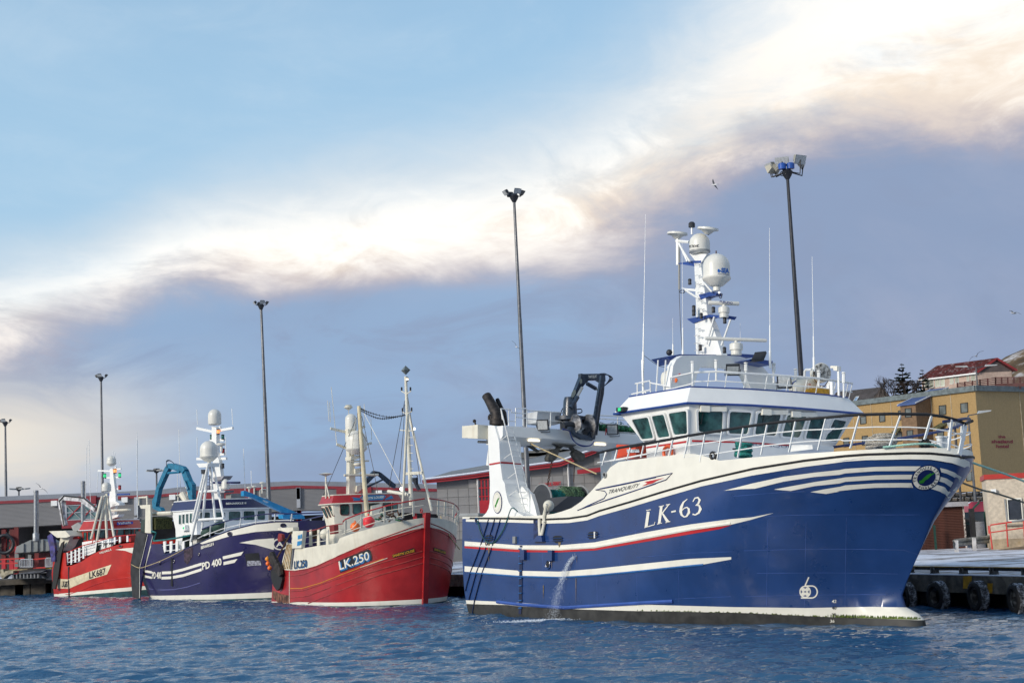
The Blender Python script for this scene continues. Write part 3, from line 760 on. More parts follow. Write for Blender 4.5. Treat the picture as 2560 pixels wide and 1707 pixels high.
# balcony with brown slats
BRN = mat('brown_fence_stain', (.075, .022, .02), .7, var=.2)
fn = thing('balcony_fence', 'dark brown slatted balcony fence on the hotel roof below the red-roofed house', 'fence')
tops = [at(p, Y) for p, Y in ((q1('L', 700, 565), 196), (q1('L', 1200, 492), 190), (q1('L', 1600, 488), 188))]
bots = [at(p, Y) for p, Y in ((q1('L', 700, 640), 196), (q1('L', 1200, 612), 190), (q1('L', 1600, 604), 188))]
for s in range(2):
    t0, t1, b0, b1 = tops[s], tops[s + 1], bots[s], bots[s + 1]
    for i in range(5):
        f = i / 4.6; MB().beam(t0.lerp(b0, f) , t1.lerp(b1, f), .06, (t0 - b0).length * (.13 if i < 4 else .3)).build('slat', BRN, fn)
    for i in range(6 if s == 0 else 5):
        f = i / 5; MB().beam(t0.lerp(t1, f) + Vector((0, .1, .1)), b0.lerp(b1, f) + Vector((0, .1, -.3)), .16).build('post', BRN, fn)
# ================================================================== slate-roofed house
ds = thing('slate_roofed_house', 'low stone house with a dark slate roof and skylight behind the hotel', 'house')
SLATE = mat('dark_slate', (.055, .052, .058), .7, var=.25, vscale=1.5, dirt=(.45, .45, .5), dirt_amt=.15, dirt_scale=4)
YD = 215
a = at(q1('D', 560, 470), YD); r1 = at(q1('D', 675, 322), YD); c = at(q1('D', 795, 430), YD); a.z = c.z = min(a.z, c.z)
r0 = atz(q1('D', 150, 380), r1.z); sh = r0 - r1
MB().prism([a, r1, c, vz(c, 8), vz(a, 8)], Vector((0, .3, 0))).build('gable', mat('dark_stone_gable', (.10, .085, .08), .9, var=.3, vscale=2, dirt=(.5, .5, .52), dirt_amt=.15), ds, smooth=0)
rfd = MB().prism([a, r1, r1 + sh, a + sh], Vector((0, 0, .2))).build('roof', SLATE, ds, smooth=0)
MB().prism([c, r1, r1 + sh, c + sh], Vector((0, 0, .2))).build('roof', SLATE, ds, smooth=0)
for i in range(1, 10):
    MB().beam(a.lerp(r1, i / 10) + Vector((0, 0, .12)), (a + sh).lerp(r1 + sh, i / 10) + Vector((0, 0, .12)), .12, .06).build('slate_course', SLATE, rfd)
nd = (r1 - a).cross(sh).normalized(); nd = nd if nd.dot(CAM - a) > 0 else -nd
SD = Surf(ID, plane=(a + nd * .15, nd))
cc = [SD.pt(p) for p in q('D', 345, 487, 378, 487, 412, 432, 376, 434)]
window(ds, cc, WHITE, mat('skylight_glass', (.2, .3, .45), .08, var=.1), .1, .02, .12)

# ================================================================== trees
BARK = mat('dark_bark', (.035, .025, .02), .9, var=.3)
NEED = mat('spruce_needles', (.018, .042, .028), .8, var=.5, vscale=2)
def spruce(top, height, rad, label, seed=1, n=15):
    rg = random.Random(seed); base = Vector((top.x, top.y, top.z - height))
    t = thing('spruce_tree', label, 'tree', base)
    MB().tube([(0, 0, 0), (0, 0, height * .6), (0, 0, height)], [height * .022, height * .013, .02], 7).build('trunk', BARK, t)
    mb = MB(); br = MB()
    for i in range(n):
        f = i / (n - 1); z = height * (.12 + .86 * f); L_ = rad * (1.02 - f) ** .8 * (.75 + .5 * rg.random()) + .15
        for j in range(9 if f < .8 else 6):
            if rg.random() < .12: continue
            a = rg.random() * math.tau; l = L_ * rg.uniform(.65, 1.15); d = Vector((math.cos(a), math.sin(a), rg.uniform(-.1, .28)))
            p0 = Vector((0, 0, z)); br.tube([p0, p0 + d * l * .6, p0 + d * l + Vector((0, 0, l * .12))], [.04, .025, .01], 4)
            k = int(l / .11) + 3
            for m in range(k):
                u = (m + .5) / k; c = p0 + d * l * u + Vector((0, 0, .12 * l * max(0, u - .5)))
                for s in range(13):
                    w = .46 * l * (1 - u * .75) * rg.uniform(.5, 1); side = Vector((-d.y, d.x, 0)) * (1 if s % 2 else -1)
                    e = c + side * w * .5 + d * w * .4 + Vector((0, 0, rg.uniform(-.18, .06) * w)); th = Vector((0, 0, .05 + .05 * rg.random()))
                    ll = rg.uniform(.07, .13)
                    mb.add([c - d * ll, c + d * ll - th, e], [(0, 1, 2)]); mb.add([c + th, c - th, e + th * .3], [(0, 1, 2)])
    br.build('branch', BARK, t); mb.build('crown', NEED, t, smooth=0)
spruce(at(q1('D', 910, 38), 212), 9.5, 3.4, 'tall dark spruce tree behind the hotel roof', 3, 17)
spruce(at(q1('D', 1150, 112), 235), 8, 2.2, 'smaller spruce tree beside the red-roofed house', 5, 13)
def shrub(base, h, w, label, seed):
    rg = random.Random(seed); mb = MB()
    t = thing('bare_shrub', label, 'shrub', base, 'bare shrubs behind the hotel')
    def grow(p, d, l, r, dep):
        e = p + d * l; mb.tube([p, p + d * l * .5 + Vector((rg.uniform(-.05, .05), 0, 0)), e], [r, r * .8, r * .6], 4, False)
        if dep:
            for _ in range(rg.choice((2, 3, 3))):
                nd_ = (d + Vector((rg.uniform(-.7, .7), rg.uniform(-.6, .6), rg.uniform(-.1, .5)))).normalized()
                grow(p.lerp(e, rg.uniform(.5, 1)), nd_, l * rg.uniform(.55, .8), r * .6, dep - 1)
    for i in range(9):
        grow(Vector((rg.uniform(-w, w) * .6, rg.uniform(-.5, .5), 0)), Vector((rg.uniform(-.5, .5), 0, 1)).normalized(), h * .38, .05, 4)
    mb.build('branch', BARK, t, smooth=0)
for (x, y, h, w, s, l) in ((700, 440, 4.2, 1.6, 1, 'bare brown shrub just left of the spruce'), (800, 440, 3.6, 1.5, 2, 'bare shrub at the foot of the spruce'), (990, 440, 3.6, 1.7, 3, 'bare shrub between the spruce and the stair tower'), (1070, 420, 3.4, 1.4, 4, 'bare shrub beside the red-roofed house')):
    shrub(at(q1('D', x, y), 210), h * .85, w * .8, l, s)

# ================================================================== stone retaining wall
sw = thing('stone_wall', 'rough dark stone retaining wall dusted with snow below the hotel', 'wall')
STN = [mat('wall_stone_a', (.085, .075, .062), .9, var=.3, vscale=3, snow=.35), mat('wall_stone_b', (.12, .10, .08), .9, var=.3, vscale=3, snow=.35), mat('wall_stone_c', (.055, .05, .045), .9, var=.3, vscale=3, snow=.3)]
YS = 150
a, b_ = at(q1('M', 380, 420), YS), at(q1('M', 830, 430), YS); tz = at(q1('M', 600, 300), YS).z
MB().box(((a.x + b_.x) / 2 + 1, YS + .8, (tz + QZ) / 2), (b_.x - a.x + 8, 1.2, tz - QZ)).build('core', DARKC, sw, smooth=0)
meshes = []
for k in range(9):
    mb = MB(); w, h = .62, .46; rg = random.Random(k)
    P = [(-w / 2 + rg.uniform(0, .1), 0, -h / 2 + rg.uniform(0, .08)), (w / 2 - rg.uniform(0, .1), 0, -h / 2 + rg.uniform(0, .08)), (w / 2 - rg.uniform(0, .1), 0, h / 2 - rg.uniform(0, .1)), (-w / 2 + rg.uniform(0, .1), 0, h / 2 - rg.uniform(0, .1))]
    B_ = [Vector(p) for p in P]; F_ = [Vector((p[0] * .8, -.22 - rg.random() * .1, p[2] * .8)) for p in P]
    mb.add(B_ + F_, [(4, 5, 6, 7), (0, 1, 5, 4), (1, 2, 6, 5), (2, 3, 7, 6), (3, 0, 4, 7)]); meshes.append(mb.mesh('stone', STN[k % 3], 0))
rows = int((tz - 2.2) / .48)
for j in range(rows):
    if tz - j * .48 < 2.4: break
    for i in range(int((b_.x - a.x + 2) / .64)):
        o = bpy.data.objects.new('stone', rnd.choice(meshes)); COL.objects.link(o); o.parent = sw
        o.location = (a.x - 1 + i * .64 + (j % 2) * .3, YS + .2, tz - .25 - j * .48 + rnd.uniform(-.05, .05)); o.rotation_euler = (0, rnd.uniform(-.15, .15), 0)

# ================================================================== pebbledash quay office
PEB = mat('pebbledash', (.58, .50, .39), .95, var=.12, vscale=4, bump=1, bscale=22, dirt=(.16, .13, .1), dirt_amt=.22, dirt_scale=1.2)
of = thing('quay_office', 'cream pebbledash quay building with a red roof edge and window', 'building')
fb = atz(q1('M', 835, 853), QZ); YO = fb.y
tl = at(q1('M', 768, 178), YO); zt = tl.z; x0 = fb.x
OM = Matrix.Translation((x0, YO, 0)) @ Matrix.Rotation(R(-16), 4, 'Z'); of.matrix_world = OM
def ob(name, c, sz, m): return MB().box(c, sz).build(name, m, of, smooth=0)
ob('wall', (6, 4, (QZ + zt) / 2), (12, 8, zt - QZ), PEB); ob('plinth', (6, 3.95, QZ + .32), (12.12, 8.1, .75), mat('stained_plinth', (.42, .33, .22), .9, var=.2, vscale=2, dirt=(.3, .2, .08), dirt_amt=.3))
ob('roof_edge', (6, 4, zt + .12), (12.2, 8.2, .34), mat('red_roof_edge', (.42, .03, .02), .45, var=.06))
SO = Surf(OM, plane=(Vector((0, 0, 0)), Vector((0, -1, 0))))
fr = window(of, [SO.pt(p) for p in q('M', 1003, 570, 1130, 566, 1114, 372, 990, 378)], CREAM, mat('office_glass', (.035, .04, .05), .08, var=.2), .14, .02, .14)
MB().beam(SO.pt(q1('M', 962, 618), .1), SO.pt(q1('M', 1150, 612), .1), .3, .1).build('sill', mat('grey_sill', (.3, .27, .22), .8), fr)
MB().beam(SO.pt(q1('M', 962, 370), .05), SO.pt(q1('M', 985, 590), .05), .12, .1).build('side_trim', GREY, fr)
pc = SO.pt(q1('M', 853, 292), .15); MB().box(pc, (.35, .3, .22)).ball(pc + Vector((-.05, -.18, -.08)), .09).build('security_camera', WHITE, of)
# ramp and red handrail
MB().prism([Vector((.4, -1.6, QZ)), Vector((12, -1.6, QZ)), Vector((12, -1.6, QZ + 1.2))], Vector((0, 1.5, 0))).build('ramp', mat('ramp_concrete', (.16, .12, .08), .9, var=.2, vscale=2), of, smooth=0)
hr = thing('handrail', 'red tubular handrail on the ramp of the quay building', 'handrail')
HR = mat('red_handrail', (.55, .04, .03), .45, var=.1); YR = YO - 1.75
T = lambda x, y: OM @ Surf(OM, plane=(Vector((0, -1.75, 0)), Vector((0, -1, 0)))).pt(q1('M', x, y))
MB().tube([T(845, 850), T(818, 640), T(830, 618), T(975, 597), T(1145, 572), T(1500, 520)], .055, 6).build('top_rail', HR, hr)
MB().tube([T(828, 690), T(985, 668), T(1145, 645), T(1500, 600)], .045, 6).build('mid_rail', HR, hr)
for x, y0, y1 in ((808, 625, 700), (978, 597, 828), (1142, 572, 800)): MB().tube([T(x, y0), T(x + 16 * (y1 - y0) / 230, y1)], .05, 6).build('post', HR, hr)
MB().tube([T(1030, 588), T(1148, 568)], .08, 6).build('grip', GREY, hr)

# ================================================================== brown shed
shd = thing('brown_shed', 'dark brown boarded shed with a pale flat roof beside the trawler bow', 'shed')
sb = atz(q1('M', 605, 838), QZ); YB = sb.y; xr = sb.x; zt = at(q1('M', 600, 437), YB).z; W_ = 11
SHB = mat('brown_boards', (.085, .028, .018), .75, var=.2, vscale=2)
MB().box((xr - W_ / 2, YB + 2.6, (QZ + zt) / 2), (W_, 5, zt - QZ)).build('body', mat('shed_core', (.03, .012, .01), .8), shd, smooth=0)
nb = 26; bh = (zt - QZ) / nb
bm_ = MB().add([(0, 0, 0), (W_, 0, 0), (W_, -.05, .02), (0, -.05, .02), (0, -.015, bh * .92), (W_, -.015, bh * .92)], [(3, 2, 5, 4), (0, 1, 2, 3), (4, 5, 1, 0)]).mesh('board', SHB, 0)
for i in range(nb):
    o = bpy.data.objects.new('board', bm_); COL.objects.link(o); o.parent = shd; o.location = (xr - W_, YB + .08, QZ + i * bh)
MB().box((xr - W_ / 2, YB + 2.5, zt + .17), (W_ + .5, 5.6, .34)).build('roof', mat('pale_metal_roof', (.45, .46, .5), .4, .3, snow=.6), shd, smooth=0)
MB().box((xr - .06, YB + .02, (QZ + zt) / 2), (.1, .14, zt - QZ)).build('corner_strip', mat('rivet_strip', (.5, .45, .42), .5, var=.6, vscale=9), shd, smooth=0)

# ================================================================== crash barrier
gb = thing('crash_barrier', 'bent galvanised crash barrier on white posts on the snowy quay', 'barrier')
YG_ = atz(q1('M', 505, 878), QZ).y
prof = [(0, 0), (.06, .05), (.06, .12), (0, .17), (.06, .22), (.06, .29), (0, .34)]
P0 = [at(q1('M', x, y), YG_ + .1 + i * 1.1) for i, (x, y) in enumerate(((462, 775), (480, 760), (640, 742), (820, 722), (1000, 706)))]
vs = []; hh = .42
for p in P0:
    for dy, dz in prof: vs.append((p.x, p.y - dy * 2, p.z + .05 - dz * 1.6))
k = len(prof)
MB().add(vs, [(i * k + j, i * k + j + 1, (i + 1) * k + j + 1, (i + 1) * k + j) for i in range(len(P0) - 1) for j in range(k - 1)]).build('rail', mat('barrier_steel', (.28, .30, .30), .4, .6, var=.3, vscale=3), gb)
for (x, y0, y1) in ((498, 764, 880), (668, 740, 838)):
    a, b_ = at(q1('M', x, y0), YG_ + .3 + (x - 498) * .008), at(q1('M', x + 6, y1), YG_ + .3 + (x - 498) * .008)
    MB().beam(a, vz(b_, min(b_.z, QZ)), .28, .2).build('post', mat('white_barrier_post', (.6, .58, .56), .7, var=.2, dirt_amt=.2), gb)
# ================================================================== ferry terminal
tm = thing('ferry_terminal', 'grey panelled ferry terminal with a curved roof and bright red fascia behind the trawlers', 'terminal')
YT = 132
TILE = mat('grey_wall_panel', (.27, .26, .25), .45, .1, var=.06, vscale=.6)
TGAP = mat('panel_joint', (.16, .16, .16), .7, var=0)
TROOF = mat('grey_terminal_roof', (.19, .185, .18), .5, .2, var=.1, vscale=.4, wave=('X', 1.2, .2))
FAS = mat('terminal_red_fascia', (.34, .02, .028), .45, var=.08)
PT = lambda v, y, *xy: [at(p, y) for p in q(v, *xy)]
ftop = PT('N', YT, 60, 585, 300, 557, 560, 524, 720, 500) + PT('A', YT, 880, 1247, 1310, 1190, 1500, 1118, 1810, 1020, 2100, 930)
fbot = PT('N', YT, 65, 620, 300, 598, 560, 568, 720, 544) + PT('A', YT, 885, 1300, 1315, 1248, 1500, 1180, 1810, 1062, 2100, 970)
n = len(ftop); mb = MB()
mb.add(ftop + fbot + [p + Vector((0, .5, 0)) for p in ftop + fbot], [(i, i + 1, n + i + 1, n + i) for i in range(n - 1)] + [(i, i + 1, 2 * n + i + 1, 2 * n + i) for i in range(n - 1)] + [(n + i, n + i + 1, 3 * n + i + 1, 3 * n + i) for i in range(n - 1)] + [(0, n, 3 * n, 2 * n)])
mb.build('fascia', FAS, tm, smooth=0)
mid = [a.lerp(b_, .52) + Vector((0, -.03, 0)) for a, b_ in zip(ftop, fbot)]
MB().tube(mid, .05, 4).build('fascia_joint', mat('fascia_joint', (.16, .01, .012), .6, var=0), tm)
MB().tube([p + Vector((0, -.05, .05)) for p in ftop], .09, 4).build('roof_edge_snow', SNOW, tm)
rtop = PT('N', YT + 13, 95, 575, 350, 497, 560, 462, 720, 432) + PT('A', YT + 13, 870, 1158, 1290, 1075, 1500, 1040, 1810, 985, 2100, 900)
m1 = PT('N', YT + 5, 85, 580, 330, 525, 560, 488, 720, 462) + PT('A', YT + 5, 875, 1200, 1300, 1128, 1500, 1075, 1810, 1002, 2100, 912)
vs = ftop + m1 + rtop
MB().add(vs, [(j * n + i, j * n + i + 1, (j + 1) * n + i + 1, (j + 1) * n + i) for j in range(2) for i in range(n - 1)]).build('roof', TROOF, tm)
SOL = mat('solar_panel_frame', (.2, .2, .19), .5, .2, var=.2)
for i in range(9):       # row of units on the ridge
    p = at(q1('A', 985 + i * 92, 1118 - i * 14 - (4 if i % 2 else 0)), YT + 12.5)
    MB().box(p, (3.1, 1.2, .5)).box(p + Vector((0, -.5, .28)), (2.9, .3, .12)).build('roof_unit', SOL, tm, smooth=0)
xl = PT('N', YT + .6, 205, 700)[0].x
wtop = interp([(p.x, p.z) for p in fbot]); xr_ = fbot[-1].x
vs = []
xs_ = np.linspace(xl, xr_, 30)
core = MB()
for i in range(29):
    a, b_ = xs_[i], xs_[i + 1]
    core.add([(a, YT + .7, QZ), (b_, YT + .7, QZ), (b_, YT + .7, wtop(b_) + .1), (a, YT + .7, wtop(a) + .1)], [(0, 1, 2, 3)])
core.add([(xl, YT + .7, QZ), (xl, YT + 14, QZ), (xl, YT + 14, wtop(xl)), (xl, YT + .7, wtop(xl) + .1)], [(0, 1, 2, 3)])
core.build('wall', TGAP, tm, smooth=0)
pw, ph = .98, .78
pm = MB().box((0, 0, 0), (pw - .03, .06, ph - .03)).mesh('panel', TILE, 0)
x = xl + pw / 2; cnt = 0
while x < xr_:
    z = QZ + 2.4
    while z + ph / 2 < wtop(x - pw / 2) and cnt < 290:
        if not (PT('N', YT, 610, 700)[0].x < x < PT('N', YT, 728, 700)[0].x):
            o = bpy.data.objects.new('panel', pm); COL.objects.link(o); o.parent = tm; o.location = (x, YT + .65, z); cnt += 1
        z += ph
    x += pw
# red glazed entrance and downpipes
g0, g1 = PT('N', YT, 618, 915, 735, 575)
RG = mat('terminal_red_frame', (.42, .015, .025), .45, var=.06)
MB().box(((g0.x + g1.x) / 2, YT + .6, (g0.z + g1.z) / 2), (abs(g1.x - g0.x), .2, g1.z - g0.z)).build('entrance_glazing', mat('entrance_glass', (.16, .17, .17), .15, var=.2), tm, smooth=0)
for i in range(5):
    x = lerp(g0.x, g1.x, i / 4); MB().beam((x, YT + .42, g0.z), (x, YT + .42, g1.z), .13, .12).build('mullion', RG, tm)
for i in range(5):
    z = lerp(g0.z, g1.z, i / 4); MB().beam((g0.x, YT + .4, z), (g1.x, YT + .4, z), .13, .1).build('transom', RG, tm)
MB().box(((g0.x + g1.x) / 2, YT + .4, g0.z + .55), (g1.x - g0.x, .1, 1.3)).build('entrance_door', RG, tm, smooth=0)
for x, y0 in ((602, 575), (1490, 425)):
    a = PT('N', YT, x, y0)[0]; MB().tube([(a.x, YT + .4, a.z), (a.x, YT + .4, QZ)], .11, 6).build('downpipe', mat('pale_pipe', (.42, .42, .42), .4, .3), tm)
ST_ = Surf(ID, plane=(Vector((0, YT + .58, 0)), Vector((0, -1, 0))))
ST_.text('lettering', 'LERWICK FERRY', q('A', 1072, 1495, 1330, 1462, 1325, 1418, 1070, 1446), mat('red_letters', (.5, .01, .02), .5, var=0), tm, .05, bold=.03)
# lower canopy roof on the right
lt = PT('A', YT - 2, 1515, 1288, 1660, 1272, 1800, 1256, 2000, 1235); lb = PT('A', YT - 2, 1520, 1336, 1660, 1322, 1800, 1308, 2000, 1290)
n = 4
MB().add(lt + lb + [p + Vector((0, .4, 0)) for p in lt + lb], [(i, i + 1, n + i + 1, n + i) for i in range(3)] + [(n + i, n + i + 1, 3 * n + i + 1, 3 * n + i) for i in range(3)] + [(0, n, 12, 8)]).build('canopy_fascia', FAS, tm, smooth=0)
lr = PT('A', YT + .5, 1530, 1280, 1680, 1236, 1800, 1222, 2000, 1200)
MB().add(lt + lr, [(i, i + 1, n + i + 1, n + i) for i in range(3)]).build('canopy_roof', TROOF, tm)
# ================================================================== long grey passenger gallery
gal = thing('passenger_gallery', 'long raised grey ribbed gallery building with a thin red stripe along its whole length', 'building')
YW = 166
RIB = mat('ribbed_grey_cladding', (.165, .165, .17), .5, .1, var=.06, vscale=.3, wave=('Z', 2.1, .4))
RIBT = mat('ribbed_grey_roof', (.27, .275, .29), .4, .25, var=.08, vscale=.3, wave=('X', 1.6, .18))
top_src = [(-160, 1249)] + q('G', 0, 530, 500, 508, 1000, 488, 1490, 465) + q('H', 600, 1022, 1400, 985, 1700, 966, 1960, 956, 2350, 962) + q('J', 750, 1375, 1500, 1395, 1900, 1405, 2020, 1412)
str_src = [(-160, 1260)] + q('G', 0, 580, 500, 560, 1000, 540, 1490, 518) + q('H', 600, 1100, 1400, 1052, 1700, 1032, 1960, 1018, 2350, 1026) + q('J', 750, 1438, 1500, 1455, 1900, 1466, 2060, 1470)
bot_src = [(-160, 1323), (0, 1319), (150, 1311), (268, 1305), (399, 1298), (470, 1294), (618, 1283), (682, 1279), (737, 1275), (820, 1275), (826, 1275), (992, 1280), (1080, 1284), (1117, 1286)]
tp, sp = [at(p, YW + 2.5) for p in top_src], [at(p, YW) for p in str_src]
bx = interp([(at(p, YW).x, at(p, YW).z) for p in bot_src])
n = len(sp)
mids = [a.lerp(b_, .5) + Vector((0, -.55, .35)) for a, b_ in zip(tp, sp)]
MB().add(tp + mids + sp, [(j * n + i, j * n + i + 1, (j + 1) * n + i + 1, (j + 1) * n + i) for j in range(2) for i in range(n - 1)]).build('roof', RIBT, gal)
bt = [Vector((p.x, YW, bx(p.x))) for p in sp]
MB().add(sp + bt + [p + Vector((0, 9, 0)) for p in bt] + [p + Vector((0, 6.5, 0)) for p in tp], [(i, i + 1, n + i + 1, n + i) for i in range(n - 1)] + [(n + i, n + i + 1, 2 * n + i + 1, 2 * n + i) for i in range(n - 1)] + [(2 * n - 1, n - 1, 4 * n - 1, 3 * n - 1)]).build('wall', RIB, gal, smooth=0)
MB().add([p + Vector((0, 2.2, 0)) for p in tp] + [p + Vector((0, 6.5, -.4)) for p in tp], [(i, i + 1, n + i + 1, n + i) for i in range(n - 1)]).build('roof_back', RIBT, gal)
for i in range(n - 1):
    MB().beam(sp[i] + Vector((0, -.06, 0)), sp[i + 1] + Vector((0, -.06, 0)), .14, .32).build('red_stripe', SHUTRED, gal)
for (x0, y0, x1, y1, v) in ((790, 1060, 1490, 1075, 'H'), (820, 1436, 1215, 1500, 'J')):
    a, b_ = at(q1(v, x0, y0), YW), at(q1(v, x1, y1), YW); z0 = min(a.z, b_.z) - (1.4 if v == 'H' else 0)
    MB().box(((a.x + b_.x) / 2, YW - .1, (a.z + z0) / 2), (b_.x - a.x, .3, a.z - z0)).build('red_panel', SHUTRED, gal, smooth=0)
PAL = mat('pale_column', (.38, .40, .44), .5, var=.08)
for (v, x0, x1, y0, y1) in (('G', 608, 626, 600, 760), ('G', 1258, 1290, 532, 700), ('H', 1985, 2032, 1032, 1262), ('J', 368, 416, 1440, 1568), ('G', 1255, 1290, 720, 740)):
    a, b_ = at(q1(v, x0, y0), YW), at(q1(v, x1, y1), YW)
    MB().box(((a.x + b_.x) / 2, YW - .18, (a.z + b_.z) / 2), (b_.x - a.x, .3, abs(a.z - b_.z))).build('pilaster', PAL, gal, smooth=0)
# glazed bay with red bracing
a, b_ = at(q1('G', 628, 745), YW), at(q1('G', 905, 598), YW)
MB().box(((a.x + b_.x) / 2, YW - .1, (a.z + b_.z) / 2), (b_.x - a.x, .3, b_.z - a.z)).build('glazed_bay', mat('gallery_glass', (.16, .26, .27), .12, var=.2, vscale=.4), gal, smooth=0)
w = b_.x - a.x
for i in range(2):
    x0 = a.x + w * i / 2; MB().beam((x0, YW - .33, a.z), (x0 + w / 2, YW - .33, b_.z), .14, .1).build('brace', RG, gal)
    MB().beam((x0 + w / 2, YW - .35, a.z), (x0, YW - .35, b_.z), .1, .1).build('brace', GREY, gal)
for i in range(3): MB().beam((a.x + w * i / 2, YW - .3, a.z), (a.x + w * i / 2, YW - .3, b_.z), .16, .1).build('mullion', PAL, gal)
for z in (a.z, b_.z, (a.z + b_.z) / 2): MB().beam((a.x, YW - .3, z), (b_.x, YW - .3, z), .12, .1).build('transom', PAL, gal)
MB().box(((a.x + b_.x) / 2, YW - .2, a.z - .5), (w + 1, .5, .9)).build('red_panel', SHUTRED, gal, smooth=0)
MB().box(((a.x + b_.x) / 2, YW - .2, b_.z + .55), (w * 1.0, .5, .9)).build('red_panel', SHUTRED, gal, smooth=0)
for p in q('G', 508, 588, 1165, 556) + q('H', 524, 1140) + q('J', 1300, 1500):
    MB().box(at(p, YW - .2), (.7, .4, .6)).build('wall_box', WHITE, gal, smooth=0)
for v, x, y0 in (('G', 152, 810), ('G', 112, 830), ('H', 2010, 1270), ('G', 40, 830), ('H', 1500, 1290), ('J', 395, 1530), ('J', 1700, 1560)):
    a = at(q1(v, x, y0), YW + 1); MB().beam((a.x, YW + 1, QZ), (a.x, YW + 1, a.z), .45, .45).build('column', RG, gal)
MB().box((-38, YW + 8, 4.2), (60, .5, 5.4)).build('undercroft', mat('undercroft_shade', (.045, .045, .05), .8, var=.5, vscale=.3), gal, smooth=0)  # dark back wall added, its colour standing in for the shade beneath the gallery

# ================================================================== steel chimneys and ferry linkspan at the left end
def pipe(label, p_top, p_bot, w, Y):
    a, b_ = at(p_top, Y), at(p_bot, Y); r = w / 2 / FPX * Y
    t = thing('steel_chimney', label, 'chimney', (b_.x, Y, b_.z), 'galvanised steel chimneys by the gallery')
    h = a.z - b_.z
    mb = MB(); ring_lathe(mb, (0, 0, 0), (0, 0, 1), [(r, 0), (r, h)], 16); mb.build('stack', STEEL, t)
    MB().lathe((0, 0, 0), (0, 0, 1), [(r * 1.5, -.2), (r * 1.5, .45), (r * 1.05, .6)], 16).build('base', STEEL, t)
    MB().lathe((0, 0, h - .12), (0, 0, 1), [(r * 1.1, 0), (r * 1.1, .2)], 16).build('rim', STEEL, t)
    MB().tube([(r * 1.25, -.1, h), (r * 1.25, -.1, .3)], .05, 5).build('cable', STEEL, t)
pipe('galvanised steel chimney standing on the grey ramp hood, the one nearer the picture edge', q1('G', 337, 475), q1('G', 335, 920), 10.6, 136)
pipe('galvanised steel chimney beside the red trawler radar mast', q1('G', 783, 388), q1('G', 775, 860), 9.6, 150)
lk = thing('ferry_linkspan', 'grey and red steel ferry ramp structure with railings at the left end of the quay', 'ramp')
YL = 136
def slabY(v, Y, th, *xy): return [at(p, Y) for p in q(v, *xy)], Vector((0, th, 0))
def sl(name, m, v, Y, th, *xy):
    P, d = slabY(v, Y, th, *xy); return MB().prism(P, d, False).build(name, m, lk, smooth=0)
HOOD = mat('hood_steel', (.24, .26, .26), .5, .2, var=.15, vscale=.8, streak=.3, dirt=(.15, .12, .09))
hood = sl('ramp_hood', HOOD, 'R', YL, 3.5, 240, 665, 268, 560, 490, 455, 710, 440, 800, 492, 832, 628)
for x, y0, y1 in ((372, 510, 650), (492, 460, 642), (600, 450, 638), (692, 444, 632), (790, 490, 628)):
    a, b_ = at(q1('R', x, y0), YL - .1), at(q1('R', x, y1), YL - .1); MB().beam(a, b_, .1, .2).build('rib', HOOD, hood)
for xy in ((240, 670, 305, 670, 305, 890, 240, 890), (760, 930, 860, 960, 860, 1105, 755, 1105), (455, 690, 510, 690, 510, 900, 455, 900)):
    sl('tower_leg', HOOD, 'R', YL + .3, 1.6, *xy)
sl('walkway', mat('walkway_steel', (.10, .11, .13), .5, .3, var=.3), 'R', YL - 1, 2.5, 280, 1000, 600, 950, 750, 945, 640, 990, 300, 1010)
sl('ramp_apron', mat('ramp_apron_steel', (.055, .06, .07), .6, .3, var=.3), 'R', YL - .8, 2.5, 200, 1010, 640, 1000, 740, 1080, 640, 1070, 430, 1068, 200, 1095)
for i in range(8): 
    x = 215 + i * 58; a, b_ = at(q1('R', x, 1010), YL - .95), at(q1('R', x, 1078 - i), YL - .95); MB().beam(a, b_, .09, .1).build('apron_rib', GREY, lk)
sl('deck_beam', mat('cream_stained_steel', (.40, .32, .18), .7, var=.3, vscale=2, dirt=(.1, .06, .03), dirt_amt=.4), 'R', YL - .5, 2, 90, 942, 260, 930, 440, 922, 450, 935, 210, 960, 90, 962)
sl('fender_panel', mat('stained_fender', (.38, .34, .24), .8, var=.4, vscale=2, dirt=(.07, .05, .03), dirt_amt=.4), 'R', YL - 1.2, 1.2, 90, 955, 215, 955, 212, 1000, 150, 1010, 90, 1045, 45, 1090, 5, 1050, 5, 935, 50, 925, 62, 990)
for x in (62, 200, 268, 380, 520):
    y0, y1 = ((285, 780) if x < 210 else (245, 560) if x == 268 else (680, 900)); wd = 26 if x < 300 else 16
    a, b_ = at(q1('R', x, y0), YL + 2), at(q1('R', x, y1), YL + 2); MB().beam(a, b_, wd * .153 / FPX * YL * 1.0, .4).build('red_column', mat('dark_red_steel', (.14, .012, .012), .6, var=.2), lk)
a, b_ = at(q1('R', 690, 660), YL + 1), at(q1('R', 690, 905), YL + 1); MB().beam(a, b_, 3.2, .4).build('red_gate', mat('dark_red_steel', (.14, .012, .012)), lk)
for p in ((60, 470, 190, 290), (70, 560, 210, 740), (200, 430, 66, 700), (5, 560, 60, 480), (5, 660, 210, 780), (60, 300, 200, 470)):
    MB().beam(at(q1('R', p[0], p[1]), YL + 2.2), at(q1('R', p[2], p[3]), YL + 2.2), .18, .18).build('brace', mat('brace_steel', (.09, .07, .06), .6), lk)
MB().torus(at(q1('R', 75, 520), YL + 1.6), (0, 1, 0), .85, .16).build('winch_wheel', DARK, lk)
for pts in ((0, 770, 400, 750), (0, 836, 290, 828), (540, 770, 760, 748), (540, 910, 745, 900)):
    MB().beam(at(q1('R', *pts[:2]), YL - 1.2), at(q1('R', *pts[2:]), YL - 1.2), .12, .12).build('red_rail', HR, lk)
